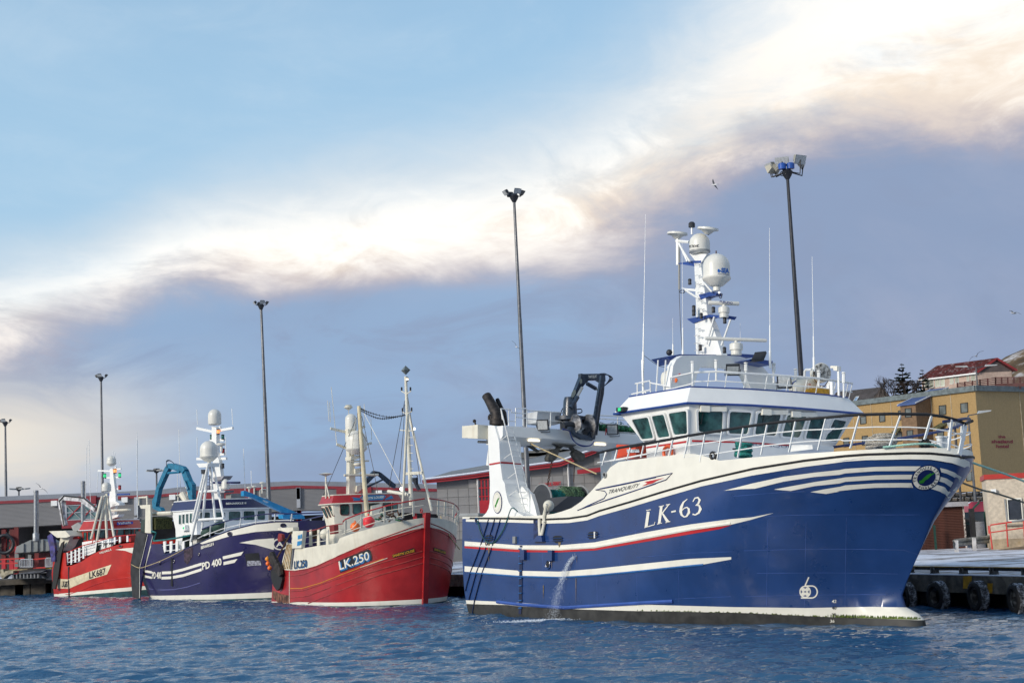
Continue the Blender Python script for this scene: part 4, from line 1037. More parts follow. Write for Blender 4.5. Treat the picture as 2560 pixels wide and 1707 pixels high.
WR = mat('pale_rail', (.50, .52, .54), .5, var=.1)
for x0, x1, y0, y1 in ((325, 535, 770, 890), (742, 850, 748, 888)):
    MB().tube([at(q1('R', x0, y1), YL - 1.4), at(q1('R', x0, y0 + 20), YL - 1.4), at(q1('R', x0 + 15, y0), YL - 1.4), at(q1('R', x1, y0 - 6), YL - 1.4), at(q1('R', x1, y1), YL - 1.4), at(q1('R', x0, y1), YL - 1.4)], .055, 5).build('rail_frame', WR, lk)
    k = 8 if x1 - x0 > 150 else 5
    for i in range(1, k): MB().tube([at(q1('R', lerp(x0, x1, i / k), y0), YL - 1.4), at(q1('R', lerp(x0, x1, i / k), y1), YL - 1.4)], .04, 4).build('baluster', WR, lk)
sl('equipment', mat('yellow_bollard', (.45, .3, .03), .6), 'R', YL - 1, .6, 745, 910, 830, 905, 832, 925, 745, 930)
for x in (85, 260, 520, 860):
    a = at(q1('R', x, 1150), YL); MB().box((a.x, YL + 3, 0), (2.2 if x == 85 else 1.4, 2.5, 2 * a.z)).build('pier', mat('pier_concrete', (.085, .075, .06), .9, var=.3), lk, smooth=0)
MB().box((at(q1('R', 430, 1130), YL).x, YL + 4, at(q1('R', 430, 1135), YL).z), (26, 6, .5)).build('pier_deck', mat('pier_concrete', (.085, .075, .06)), lk, smooth=0)

# ================================================================== floodlight masts
MAST = mat('mast_steel', (.03, .032, .04), .5, .3, var=.15, vscale=3)
MASTG = mat('mast_galvanised', (.13, .135, .145), .45, .5, var=.15, vscale=3)
FIX = mat('floodlight_housing', (.36, .34, .27), .5, var=.1)
def flood(t, c, aim, s, hm=FIX):
    rot = aim.to_track_quat('Y', 'Z').to_matrix(); mb = MB()
    w, h, d = .5 * s, .34 * s, .45 * s
    P = [(-w, .0, -h), (w, 0, -h), (w, 0, h), (-w, 0, h), (-w * .6, -d, -h * .3), (w * .6, -d, -h * .3), (w * .6, -d, h * .7), (-w * .6, -d, h * .7)]
    mb.add([c + rot @ Vector(p) for p in P], [(0, 1, 5, 4), (1, 2, 6, 5), (2, 3, 7, 6), (3, 0, 4, 7), (4, 5, 6, 7)])
    f = mb.build('floodlight', hm, t, smooth=0)
    MB().add([c + rot @ Vector(p) for p in [(-w * .9, .02, -h * .9), (w * .9, .02, -h * .9), (w * .9, .02, h * .9), (-w * .9, .02, h * .9)]], [(0, 1, 2, 3)]).add([c + rot @ Vector(p) for p in [(-w, 0, -h), (w, 0, -h), (w, 0, h), (-w, 0, h)]], [(0, 1, 2, 3)]).build('lens', LENS, f, smooth=0)
def lamp_mast(label, ptop, pbot, Y, r0, r1, m, n=4, s=1.0, near=False):
    a, b_ = at(ptop, Y), at(pbot, Y); d = (a - b_); base = b_ + d * ((QZ - b_.z) / d.z)
    t = thing('floodlight_mast', label, 'lamp mast', base, 'tall floodlight masts along the port')
    v = a - base; seg = []; rr = []
    for i, f in enumerate((0, .33, .331, .66, .661, 1)): seg.append(v * f); rr.append([r0, lerp(r0, r1, .28), lerp(r0, r1, .4), lerp(r0, r1, .6), lerp(r0, r1, .72), r1][i])
    MB().tube(seg, rr, 10).build('pole', m, t)
    c = v
    MB().lathe(c + Vector((0, 0, -.5 * s)), (0, 0, 1), [(r1 * 1.2, 0), (.32 * s, .3 * s), (.42 * s, .55 * s), (.2 * s, .75 * s)], 10).build('head_frame', DARK, t)
    if near:
        br = MB()
        for px, py_, az in ((690, 480, -70), (1110, 365, -20), (1780, 290, 30), (1950, 400, 70), (900, 560, -110), (760, 600, -150)):
            p = at(q1('S', px, py_), Y) - base; back = 0 if az in (-20, 30) else .7
            p.y += back; br.tube([c + Vector((0, 0, .1)), Vector((p.x * .9 + c.x * .1, p.y, c.z - .1)), p], .05, 5)
            aim = Vector((math.sin(R(az)), -math.cos(R(az)), -.45)).normalized() if az > -120 else Vector((-.4, .7, -.4))
            flood(t, p, aim, 1.0 if abs(az) < 40 else .9)
        br.build('bracket', DARK, t)
        bm2 = mat('blue_motor', (.02, .09, .38), .35, var=.1)
        for dx in (-.35, .25): MB().lathe(c + Vector((dx, -.1, .25)), (0, 0, 1), [(.27, 0), (.29, .36), (.24, .42)], 12).build('winch_drum', bm2, t)
        MB().torus(at(q1('S', 1110, 805), Y) - base, (0, 1, 0), .16, .03, 12, 5).build('cable_loop', HOSE, t)
    else:
        br = MB()
        for i in range(n):
            an = math.tau * (i + .25) / n; dd = Vector((math.cos(an), math.sin(an), 0)); p = c + dd * .72 * s + Vector((0, 0, .28 * s))
            br.tube([c + Vector((0, 0, .05)), c + dd * .6 * s + Vector((0, 0, .05)), p], .05 * s, 4)
            flood(t, p + dd * .1, (dd + Vector((0, 0, -.75))).normalized(), .66 * s, DARK)
        br.build('bracket', DARK, t)
W = lambda x, y: q1('W', x, y)
lamp_mast('tall black floodlight mast with six pale lamps and a blue drum, behind the wheelhouse', W(1808, 397), W(1840, 860), 100, .27, .11, MAST, near=True)
lamp_mast('tall galvanised floodlight mast rising behind the blue trawler gantry', W(1180.5, 452), W(1210, 1070), 112, .24, .11, MASTG, 4, .95)
lamp_mast('galvanised floodlight mast between the purple trawler and the red-roofed wheelhouse', W(599.5, 702), W(617, 1135), 150, .26, .13, MASTG, 4, .85)
lamp_mast('distant dark floodlight mast behind the leftmost red trawler', W(232, 868), W(235, 1080), 205, .24, .14, MASTG, 3, 1.0)
lamp_mast('dark floodlight mast at the left edge of the picture', W(12, 971), W(14, 1140), 250, .3, .16, MASTG, 3, 1.2)
def low_lamp(label, p, pb, Y):
    a, b_ = at(p, Y), at(pb, Y); t = thing('car_park_lamp', label, 'lamp post', (b_.x, Y, b_.z), 'low multi-headed lamps beyond the gallery')
    h = a.z - b_.z; MB().tube([(0, 0, 0), (0, 0, h)], .12, 6).build('pole', MASTG, t)
    MB().lathe((0, 0, h - .2), (0, 0, 1), [(.2, 0), (.5, .3), (.4, .6)], 8).build('hub', DARK, t)
    for i in range(5):
        an = math.tau * i / 5 + .3; d = Vector((math.cos(an), math.sin(an), 0)); c = Vector((0, 0, h + .1)) + d * .9
        MB().prism([c - d * .6, c + d.cross(Vector((0, 0, 1))) * .35, c + d * .7 + Vector((0, 0, .05)), c - d.cross(Vector((0, 0, 1))) * .35], (0, 0, .18)).build('lamp_head', GREY, t, smooth=0)
low_lamp('low five-headed lamp above the gallery roof near the picture edge', q1('G', 176, 462), q1('G', 176, 560), 210)
low_lamp('low five-headed lamp above the gallery roof beside the teal crane', q1('H', 334, 838), q1('H', 338, 1100), 190)
# street lamps by the hotel
def street(label, Y, top, bot, arms, m=MASTG):
    a, b_ = at(top, Y), at(bot, Y); t = thing('street_lamp', label, 'street lamp', (b_.x, Y, b_.z)); h = a.z - b_.z
    MB().tube([(0, 0, 0), (0, 0, h)], [.14, .08], 8).build('pole', m, t)
    for dx, dz in arms:
        MB().tube([(0, 0, h), (dx * .6, 0, h + dz * .5)], .05, 5).build('arm', m, t)
        MB().prism([Vector((dx * .5, -.15, h + dz * .45)), Vector((dx * 1.25, -.15, h + dz * 1.1)), Vector((dx * 1.3, -.15, h + dz * 1.1 + .12)), Vector((dx * .6, -.15, h + dz * .5 + .25))], (0, .3, 0)).build('lamp_head', LENS, t, smooth=0)
street('single-armed street lamp in front of the hotel, just beyond the bow rail', 130, q1('L', 832, 985), q1('M', 685, 435), ((1.6, .25),))
street('double-armed lamp above the hotel roof by the brown balcony fence', 192, q1('L', 942, 360), q1('L', 962, 615), ((-2.2, .15), (2.2, .15)))
t = thing('twin_floodlight', 'twin floodlight on a dark post behind the bow rail', 'floodlight', (0, 0, 0))
pa = at(q1('L', 665, 1140), 120); pb_ = at(q1('M', 545, 400), 120)
MB().tube([(pa.x, 120, QZ), pa], .1, 6).build('pole', MAST, t)
flood(t, at(q1('L', 690, 1110), 119.8), Vector((.55, -.7, -.4)), .9); flood(t, at(q1('L', 625, 1112), 119.8), Vector((-.7, -.6, -.4)), .8)

# ================================================================== vehicles and fence by the shed
def van(name, label, cat, loc, rz, m, L_=4.9, W_=1.95, H_=1.95, stripe=None):
    t = thing(name, label, cat, mw=Matrix.Translation(loc) @ Matrix.Rotation(rz, 4, 'Z'))
    prof = [(-L_ / 2, .35), (-L_ / 2, 1.0), (-L_ / 2 + .12, H_ - .12), (-L_ / 2 + .35, H_), (L_ * .12, H_), (L_ * .27, H_ * .62), (L_ / 2 - .1, H_ * .53), (L_ / 2, H_ * .38), (L_ / 2, .35)]
    rings = []
    for y, k in ((-W_ / 2, .93), (-W_ / 2 + .1, 1), (W_ / 2 - .1, 1), (W_ / 2, .93)): rings.append([Vector((x * k, y, .35 + (z - .35) * (k if z > .5 else 1))) for x, z in prof])
    MB().loft(rings).build('body', m, t, smooth=40)
    for x in (-L_ * .31, L_ * .31):
        for y in (-W_ / 2 + .02, W_ / 2 - .02):
            w = MB().lathe((x, y - .1, .34), (0, 1, 0), [(.2, -.02), (.33, 0), (.34, .04), (.34, .18), (.33, .22), (.2, .24)], 20).build('wheel', BLACK, t)
            MB().lathe((x, y + (-.13 if y < 0 else .11), .34), (0, 1, 0), [(.19, 0), (.19, .03), (.05, .05)], 12).build('rim', STEEL, w)
    for s in (-1, 1):
        y = s * (W_ / 2 + .006)
        for x0, x1, x2 in ((-L_ * .42, -L_ * .12, -L_ * .12), (-L_ * .08, L_ * .08, L_ * .18)):
            P = [Vector((x0, y, H_ * .62)), Vector((x2, y, H_ * .62)), Vector((x1, y - s * .05, H_ * .88)), Vector((x0, y - s * .05, H_ * .88))]
            MB().prism(P, (0, .02, 0)).build('window', GLASS, t, smooth=0)
        MB().box((L_ / 2 - .04, s * W_ * .36, .78), (.1, .38, .2)).build('headlight', LENS, t, smooth=0)
        MB().box((-L_ / 2 + .02, s * W_ * .43, 1.0), (.08, .14, .4)).build('tail_light', REDTRIM, t, smooth=0)
        if stripe: MB().box((-.2, s * (W_ / 2 + .004), .95), (L_ * .85, .02, .28)).build('reflective_stripe', stripe, t, smooth=0)
    MB().add([(L_ * .135, -W_ * .44, H_ * .95), (L_ * .135, W_ * .44, H_ * .95), (L_ * .275, W_ * .44, H_ * .63), (L_ * .275, -W_ * .44, H_ * .63)], [(0, 1, 2, 3)]).build('windscreen', GLASS, t, smooth=0)
    return t
g = lambda x, y, Y: at(q1('M', x, y), Y)
PB = mat('black_car_paint', (.018, .02, .02), .2, var=.1, coat=.6)
PR = mat('red_van_paint', (.30, .015, .04), .3, var=.1, coat=.4, snow=.25)
YV = YB + 7
v0 = g(690, 740, YV); van('parked_van', 'dark parked van behind the crash barrier beside the brown shed', 'van', (v0.x, YV, QZ), R(12), PB, 5, 1.95, 2.6)
v1 = g(700, 600, YV + 9); van('parked_van', 'red van with a yellow reflective stripe and snow on its roof', 'van', (v1.x + 1.2, YV + 9, QZ + .3), R(4), PR, 4.6, 2.0, 3.1, mat('hi_vis_stripe', (.6, .75, .05), .4, var=.2))
v2 = g(815, 740, YV + 1); van('parked_car', 'blue car partly hidden by the corner of the quay building', 'car', (v2.x + .9, YV + 1, QZ), R(160), mat('blue_car_paint', (.03, .12, .32), .25, var=.1, coat=.5), 4.2, 1.8, 1.7)
fe_ = thing('mesh_fence', 'dark green post and pale mesh security fence between the shed and the quay building', 'fence')
GP = mat('dark_green_post', (.01, .06, .045), .5, var=.15)
YF = YB - .8
for x0, y0, x1, y1 in ((288, 620, 305, 835), (660, 462, 672, 835), (772, 500, 782, 700)):
    a, b_ = g(x0, y0, YF), g(x1, y1, YF); MB().beam(a, Vector((b_.x, b_.y, QZ)), .14, .14).build('post', GP, fe_)
    if x0 > 300: MB().beam(a, a + Vector((.5, 0, .45)), .12, .12).build('post_arm', GP, fe_)
a, b_ = g(700, 790, YF), g(826, 835, YF)
for i in range(16):
    x = lerp(a.x, b_.x, i / 15); MB().beam((x, YF, QZ), (x, YF, QZ + 1.9), .03, .03).build('mesh_wire', mat('pale_mesh', (.5, .53, .6), .5), fe_)
for i in range(6): MB().beam((a.x, YF, QZ + .2 + i * .3), (b_.x, YF, QZ + .2 + i * .3), .03, .03).build('mesh_wire', mat('pale_mesh', (.5, .53, .6)), fe_)
a = g(642, 462, YF - 1); MB_ = MB().beam((a.x, YF - 1, QZ), a, .42, .3).build('steel_post', DARK); tag(MB_, 'thick dark steel post behind the crash barrier', 'post')

# ================================================================== gulls
GW, GG = mat('gull_white', (.7, .7, .7), .7), mat('gull_grey_wing', (.16, .17, .19), .7)
def gull(p, Y, rz, roll, s, label):
    t = thing('gull', label, 'gull', mw=Matrix.Translation(at(p, Y)) @ Matrix.Rotation(rz, 4, 'Z') @ Matrix.Rotation(roll, 4, 'Y') @ Matrix.Scale(s, 4))
    MB().tube([(0, -.24, 0), (0, -.14, .01), (0, 0, .02), (0, .13, .02), (0, .2, .045), (0, .25, .045), (0, .3, .03)], [.015, .05, .075, .06, .04, .035, .006], 8).build('body', GW, t)
    for sg in (-1, 1):
        MB().loft([[Vector((sg * x, y + dy, z + dz)) for dy, dz in ((w, 0), (0, .012), (-w, 0), (0, -.012))] for x, y, z, w in ((.04, .02, .03, .09), (.25, .05, .14, .08), (.45, .0, .13, .05), (.66, -.1, .05, .008))]).build('wing', GG, t)
    MB().add([(0, -.2, .01), (-.07, -.36, .01), (.07, -.36, .01), (0, -.3, .02)], [(0, 1, 3), (0, 3, 2), (0, 2, 1)]).build('tail', GW, t, smooth=0)
gull(W(1641, 425), 90, R(60), R(35), .75, 'dark gull in flight against the cloud between the two right masts')
gull(W(2329, 720), 80, R(110), R(-20), .8, 'gull gliding at the right above the red roof')
gull(W(1186, 797), 110, R(10), R(50), .9, 'tiny gull beside the galvanised mast')
gull(q1('L', 948, 212), 110, R(150), R(30), 1.0, 'small gull just above the red roof ridge')
gull(q1('G', 382, 452), 120, R(40), R(40), 1.0, 'small gull above the left chimney')
# ================================================================== trawlers: shared builders
class Ship:
    def __init__(s, label, O, alpha, heel, hull, name='fishing_trawler', group='trawlers moored along the quay'):
        ca, sa = math.cos(R(alpha)), math.sin(R(alpha))
        h, n0, up = Vector((ca, -sa, 0)), Vector((sa, ca, 0)), Vector((0, 0, 1))
        n = n0 * math.cos(R(heel)) - up * math.sin(R(heel)); uz = up * math.cos(R(heel)) + n0 * math.sin(R(heel))
        s.mw = Matrix.Translation(O) @ Matrix((h, n, uz)).transposed().to_4x4()
        s.root = thing(name, label, 'fishing boat', mw=s.mw, group=group)
        s.mi = s.mw.inverted(); s.o = s.mi @ CAM; s.rot = s.mi.to_3x3(); s.H = hull
        s.env = Surf(s.mw, s.make_env())
    def _pl(s, p, k, v):
        d = s.rot @ ray(p); t = (v - s.o[k]) / d[k]; return s.o + d * t
    def X(s, p, x): return s._pl(p, 0, x)
    def Y(s, p, y): return s._pl(p, 1, y)
    def Z(s, p, z): return s._pl(p, 2, z)
    # plane: ('y', 0) etc.
    def on(s, pl, v, *xy):
        f = {'x': s.X, 'y': s.Y, 'z': s.Z}[pl[0]]; return [f(p, pl[1]) for p in q(v, *xy)]
    def slab(s, name, m, pl, th, v, *xy, parent=None, smooth=0):
        P = s.on(pl, v, *xy); d = {'x': Vector((th, 0, 0)), 'y': Vector((0, th, 0)), 'z': Vector((0, 0, th))}[pl[0]]
        return MB().prism(P, d).build(name, m, parent or s.root, smooth=smooth)
    def half(s, x, z):
        H = s.H; xs = H['stem'](z); x0 = H['x0'](z) if callable(H['x0']) else H['x0']
        xm_ = H['main'](z) if 'main' in H else xs; t = min(1, max(0, (xm_ - x) / H['entry'](z)))
        b = H['beam'](z) * (1 - (1 - t) ** H.get('p', 2.1)) ** (1 / H['round'](z))
        u = min(1, max(0, (x - x0) / H['run'])); b *= 1 - H['tuck'](z) * (1 - u) ** H.get('tp', 2)
        if 'bulb' in H: b = max(b, H['bulb'](x, z))
        return b if x < xs - 1e-6 else 0.0
    def stations(s, n=64):
        return [1 - (1 - i / n) ** 1.9 for i in range(n + 1)]
    def col(s, z, g):
        H = s.H; x0 = H['x0'](z) if callable(H['x0']) else H['x0']; return lerp(x0, H['stem'](z), g)
    def make_env(s):
        gs = s.stations(); zs = np.linspace(-1.2, s.H['top'], 44); vs = []; fs = []
        for z in zs:
            for sg in (-1, 1):
                for g in gs:
                    x = s.col(z, g); vs.append(Vector((x, sg * s.half(x, z), z)))
        k = len(gs); n2 = 2 * k
        for j in range(len(zs) - 1):
            for sd in (0, 1):
                for i in range(k - 1):
                    a = j * n2 + sd * k + i; fs.append((a, a + 1, a + n2 + 1, a + n2))
            a = j * n2; fs.append((a, a + k, a + k + n2, a + n2))
        return BVHTree.FromPolygons(vs, fs)
    def curve(s, pts, ext=None):        # picture curve -> z as a function of x, on the hull
        P = s.env.path(pts); return interp([(p.x, p.z) for p in P] + (ext or []))
    def shell(s, name, zfun, mats, sub, deck_z=None, thick=0, parent=None, transom=True):
        """zfun: row curves of x from low to high; mats[i] paints the band between rows i and i+1"""
        gs = s.stations(); rows, bm_ = [], []
        for i in range(len(zfun) - 1):
            for j in range(sub[i]):
                rows.append((i, j / sub[i])); bm_.append(i)
        rows.append((len(zfun) - 2, 1.0))
        xn = [s.col(3, g) for g in gs]; out = {}
        M_ = MB(); k = len(gs)
        for sg in (-1, 1):
            V = []
            for (i, f) in rows:
                r = []
                for g, x_ in zip(gs, xn):
                    z = lerp(zfun[i](x_), zfun[i + 1](x_), f); x = s.col(z, g); r.append(Vector((x, sg * s.half(x, z), z)))
                V.append(r)
            out[sg] = V
            for j in range(len(rows) - 1):
                M_.mi = bm_[j]; M_.add(V[j] + V[j + 1], [(i, i + 1, k + i + 1, k + i) for i in range(k - 1)])
            if thick:
                M_.mi = len(zfun) - 2
                tp_, bt_ = V[-1], V[0]
                inn = [Vector((p.x - (.02 if i < k - 4 else thick), p.y - sg * min(thick, abs(p.y)), p.z)) for i, p in enumerate(tp_)]
                inb = [Vector((p.x - (.02 if i < k - 4 else thick), p.y - sg * min(thick, abs(p.y)), p.z)) for i, p in enumerate(bt_)]
                M_.add(tp_ + inn + inb, [(i, i + 1, k + i + 1, k + i) for i in range(k - 1)] + [(k + i, k + i + 1, 2 * k + i + 1, 2 * k + i) for i in range(k - 1)])
        if transom:
            for j in range(len(rows) - 1):
                M_.mi = bm_[j]; a, b = out[-1], out[1]
                M_.add([a[j][0], b[j][0], b[j + 1][0], a[j + 1][0]], [(0, 1, 2, 3)])
        o = M_.build(name, mats, parent or s.root, smooth=40, weld=True)
        if deck_z is not None:
            D = MB(); L_ = []
            for x in np.linspace(s.col(deck_z(0), 0) + .1, s.H['stem'](deck_z(30)) - .35, 40):
                z = deck_z(x); b = max(.02, s.half(x, z) - .05); L_.append([Vector((x, -b, z)), Vector((x, b, z))])
            D.add([p for r in L_ for p in r], [(2 * i, 2 * i + 1, 2 * i + 3, 2 * i + 2) for i in range(len(L_) - 1)]); D.build('deck', mat('green_grey_deck', (.06, .09, .08), .8, var=.3, snow=.5), s.root, smooth=0)
        return o
    def strake(s, name, pts, r, m, parent, off=.0, n=7, mirror=True):
        P = s.env.path(pts, off)
        if len(P) < 2: print('strake missed', name, pts[0]); return None
        if mirror: MB().tube([Vector((p.x, -p.y, p.z)) for p in P], r, n).build(name, m, parent)
        return MB().tube(P, r, n).build(name, m, parent)
    def whip(s, base, h, par=None, lean=(0, 0), r=.018):
        b = Vector(base); t = b + Vector((lean[0], lean[1], h))
        return MB().tube([b, b.lerp(t, .15), b.lerp(t, .16), b.lerp(t, .4), t], [.05, .045, .03, r * 1.2, r * .6], 5).build('whip_antenna', WHITE, par or s.root)
    def tube(s, name, P, r, m, par=None, n=6): return MB().tube(P, r, n).build(name, m, par or s.root)

def radome(sh, c, r, h, m=DOME, base=True, par=None, name='radome'):
    """c: bottom centre of the cylinder"""
    pr = [(r * .45, -r * .55), (r * .5, -r * .52), (r * 1.02, -.04), (r * 1.06, 0), (r * 1.06, .06), (r, .08)] if base else [(r * .7, -.12), (r * .98, -.05), (r, 0)]
    pr += [(r, h - r * .9)] + [(r * math.cos(R(a)), h - r * .9 + r * .95 * math.sin(R(a))) for a in (15, 30, 45, 60, 72, 82, 89.5)]
    return MB().lathe(c, (0, 0, 1), pr, 26).build(name, m, par or sh.root)
def railing(sh, name, tops, botpts, mids, m_top, m, post_at=None, post_w=.07, rt=.045, rm=.028, flat=.0):
    """top polyline, list of mid polylines; posts from top to bottom points (pairs)"""
    top = MB().tube(tops, rt, 7).build(name, m_top, sh.root)
    for md in mids: MB().tube(md, rm, 6).build('rail', m, top)
    for a, b in post_at or []:
        MB().beam(a, b, post_w, max(.03, post_w * .45), up=(1, 0, 0)).build('post', m, top)
    return top
def nav_lamp(sh, c, m=LITG, s_=1.0, par=None):
    o = MB().lathe(Vector(c), (0, 0, 1), [(.07 * s_, 0), (.09 * s_, .03), (.09 * s_, .06)], 8).lathe(Vector(c) + Vector((0, 0, .22 * s_)), (0, 0, 1), [(.1 * s_, 0), (.06 * s_, .07)], 8).build('nav_lamp', DARK, par or sh.root)
    MB().lathe(Vector(c), (0, 0, 1), [(.08 * s_, .06), (.08 * s_, .22 * s_)], 8).build('lens', m, o); return o
def deck_flood(sh, c, aim, s_=1.0, par=None, lens=LENS, hm=DARK):
    c = Vector(c); rot = Vector(aim).to_track_quat('Y', 'Z').to_matrix(); w, h = .26 * s_, .24 * s_
    f = MB().box(c, (2 * w, .12, 2 * h), rot).build('deck_floodlight', hm, par or sh.root, smooth=0)
    MB().box(c + rot @ Vector((0, .065, 0)), (1.7 * w, .012, 1.65 * h), rot).build('lens', lens, f, smooth=0)
    MB().tube([c + rot @ Vector((-w - .04, 0, 0)), c + rot @ Vector((-w - .04, -.05, -h * 1.4)), c + rot @ Vector((w + .04, -.05, -h * 1.4)), c + rot @ Vector((w + .04, 0, 0))], .02, 4).build('yoke', hm, f); return f
def cyl2(P0, P1, r0, r1, m, m2, par, name='hydraulic_ram'):
    P0, P1 = Vector(P0), Vector(P1); md = P0.lerp(P1, .58)
    o = MB().tube([P0, md], r0, 10).build(name, m, par); MB().tube([md, P1], r1, 8).build('ram_rod', m2, o) if par.parent is None else MB().tube([md, P1], r1, 8).build('ram_rod', m2, par); return o
def hose(P, r, par, m=HOSE): return MB().tube(smoothpts(P, 6), r, 5).build('hose', m, par)
# ================================================================== the big blue trawler
stemT = interp([(-1.5, 26.6), (-.6, 27.3), (0, 27.45), (.3, 27.3), (.5, 26.95), (.72, 26.35), (1.0, 26.25), (1.9, 26.72), (3, 27.4), (4.07, 28.0), (5, 28.73), (5.8, 29.33), (6.3, 29.6), (6.7, 29.5), (7.6, 29.4), (9.5, 29.3)])
def bulbT(x, z):
    xs = stemT(z); c = 22.0
    if x < c or x >= xs: return 0
    k = 1 / (1 + math.exp((z - .95) * 4.2)); t = (x - c) / (xs - c)
    return (.95 * math.sqrt(max(0, 1 - max(0, (t - .35) / .65) ** 2.4)) * k) if t > .2 else 0
HT = dict(stem=stemT, main=lambda z: stemT(z) if z > 1.9 else 26.72 - (1.9 - z) * .45, x0=lambda z: 0.0 + max(0, -z) * .3, beam=interp([(-1.5, 4.0), (-.3, 4.38), (2, 4.45), (5, 4.45), (7, 4.42), (10, 4.3)]), entry=interp([(-1.5, 15), (.4, 13.5), (2, 11.5), (4, 9.6), (6, 7.6), (7, 7.2), (10, 7)]),
          round=interp([(-1.5, 1), (1.2, 1.0), (3, 1.15), (4.5, 1.3), (6, 1.6), (7.5, 1.7)]), run=5, tuck=interp([(-1, .12), (1, .04), (3, .01), (8, .0)]), top=10.2, bulb=bulbT, p=2.0)
T_ = Ship('large blue stern trawler with a white wheelhouse and LK-63 on its side, nearest the camera', Vector((.363, 79.184, 0)), 56.33, 3.5, HT)
E_ = T_.env
bt = T_.curve(q('E', 75, 1036, 560, 1048, 950, 1078, 1500, 1095) + q('F', 0, 1112, 700, 1146, 1490, 1172), [(-1, .28), (0, .28), (40, .3)])
bu = T_.curve(q('E', 75, 1003, 560, 1025, 950, 1055, 1500, 1040) + q('F', 0, 1065, 650, 1073), [(-1, .46), (26.2, .68), (40, .72)])
blk = q('N', 440, 960, 900, 963, 1270, 972, 1500, 962, 1680, 935) + q('C', 0, 1475, 300, 1388, 600, 1295, 1000, 1180, 1500, 1065, 2000, 985, 2350, 945) + q('D', 250, 1125, 500, 1107, 1000, 1092, 1250, 1095, 1500, 1118, 1640, 1148, 1770, 1215)
zb = T_.curve(blk, [(-1, 4.75), (29.6, 6.3), (40, 6.35)])
zt = T_.curve(q('N', 1290, 925, 1330, 912, 1420, 885, 1500, 850, 1580, 768, 1640, 680, 1715, 580, 1780, 480, 1845, 388) + q('C', 50, 1010, 300, 975, 630, 937, 720, 935, 830, 965, 940, 1005, 1500, 950, 2000, 903, 2352, 870) + q('D', 250, 1045, 500, 1032, 1000, 1027, 1240, 1042, 1500, 1080, 1640, 1122), [(-1, 4.88), (6.2, 4.72), (29.5, 6.75), (40, 6.75)])
print('tranq sheer', [round(zb(x), 2) for x in (0, 8, 16, 22, 26, 29)], [round(zt(x), 2) for x in (0, 8, 11, 12, 16, 18, 22, 26, 29)])
hull = T_.shell('hull', [lambda x: -1.2, bt, lambda x: max(bu(x), bt(x) + .05), zb], [FOUL, CREAM, BLUE], [4, 2, 12], deck_z=lambda x: 4.0 if x < 11.5 else 5.9)
bul = T_.shell('bulwark', [zb, lambda x: max(zt(x), zb(x) + .05)], [CREAM], [5], thick=.1)
rub = T_.strake('sheer_strip', blk, .055, BLACK, hull)
# painted bands
def stripe(sh, par, name, m, up, lo, off=.014, **k):
    return sh.env.decal(name, up + lo[::-1], m, par, off, **k)
def dband(name, m, top, th):
    stripe(T_, hull, name, m, top, [(x, y + t) for (x, y), t in zip(top, th)])
tops = q('N', 440, 968, 900, 972, 1270, 980, 1500, 970, 1680, 943) + q('C', 0, 1482, 300, 1395, 600, 1302, 1000, 1188, 1500, 1072, 2000, 992, 2350, 952) + q('D', 250, 1132, 500, 1114, 1000, 1099, 1250, 1102, 1500, 1126, 1640, 1158, 1768, 1228)
lows = q('N', 440, 992, 900, 1000, 1270, 1012, 1500, 1005, 1680, 980) + q('C', 0, 1524, 300, 1440, 600, 1350, 1000, 1235, 1500, 1128, 2000, 1045, 2350, 1000) + q('D', 250, 1188, 500, 1172, 1000, 1162, 1250, 1166, 1500, 1205, 1640, 1255, 1715, 1300)
stripe(T_, hull, 'cream_band', CREAM, tops, lows)
# rubbing strake with a red line beneath
sk = q('E', 66, 524, 560, 560, 900, 564, 1200, 545, 1600, 470, 2000, 395, 2340, 345) + q('C', 1240, 1562 - 8, 1690, 1496)
stripe(T_, hull, 'strake_band', CREAM, q('E', 66, 508, 560, 545, 900, 545, 1200, 520, 1600, 440, 2000, 370, 2340, 325) + q('F', 60, 310, 245, 274), q('E', 66, 548, 560, 578, 900, 585, 1200, 565, 1600, 492, 2000, 420, 2340, 372) + q('F', 60, 330, 245, 275))
T_.strake('rubbing_strake', q('E', 66, 540, 560, 572, 900, 578, 1200, 560, 1600, 487, 2000, 412, 2340, 362), .07, CREAM, hull)
stripe(T_, hull, 'red_line', REDTRIM, q('E', 66, 549, 560, 580, 900, 586, 1200, 568, 1600, 496, 2000, 424, 2250, 388, 2345, 372), q('E', 66, 566, 560, 602, 900, 604, 1200, 588, 1600, 520, 2000, 452, 2250, 408, 2345, 376))
stripe(T_, hull, 'lower_band', CREAM, q('E', 66, 716, 560, 758, 900, 766, 1200, 742, 1600, 700, 2000, 658, 2348, 642) + q('F', 100, 632 - 1200 + 1200 - 300, ) if False else q('E', 66, 716, 560, 758, 900, 766, 1200, 742, 1600, 700, 2000, 658, 2345, 642), q('E', 66, 762, 560, 800, 900, 812, 1200, 795, 1600, 755, 2000, 715, 2110, 705, 2345, 662))
T_.strake('moulding', q('E', 66, 768, 560, 806, 900, 816, 1200, 799, 1600, 760, 2000, 718, 2112, 708), .05, mat('moulding_blue', (.03, .12, .33), .35, var=.1), hull)
T_.strake('bilge_strake', q('E', 380, 1020, 570, 1042, 950, 1068, 1250, 1050, 1600, 1028, 1855, 1015), .09, mat('bilge_strake_blue', (.04, .09, .33), .35, var=.1), hull)
T_.strake('bilge_strake', q('E', 385, 1030, 570, 1050, 950, 1072), .05, CREAM, hull)
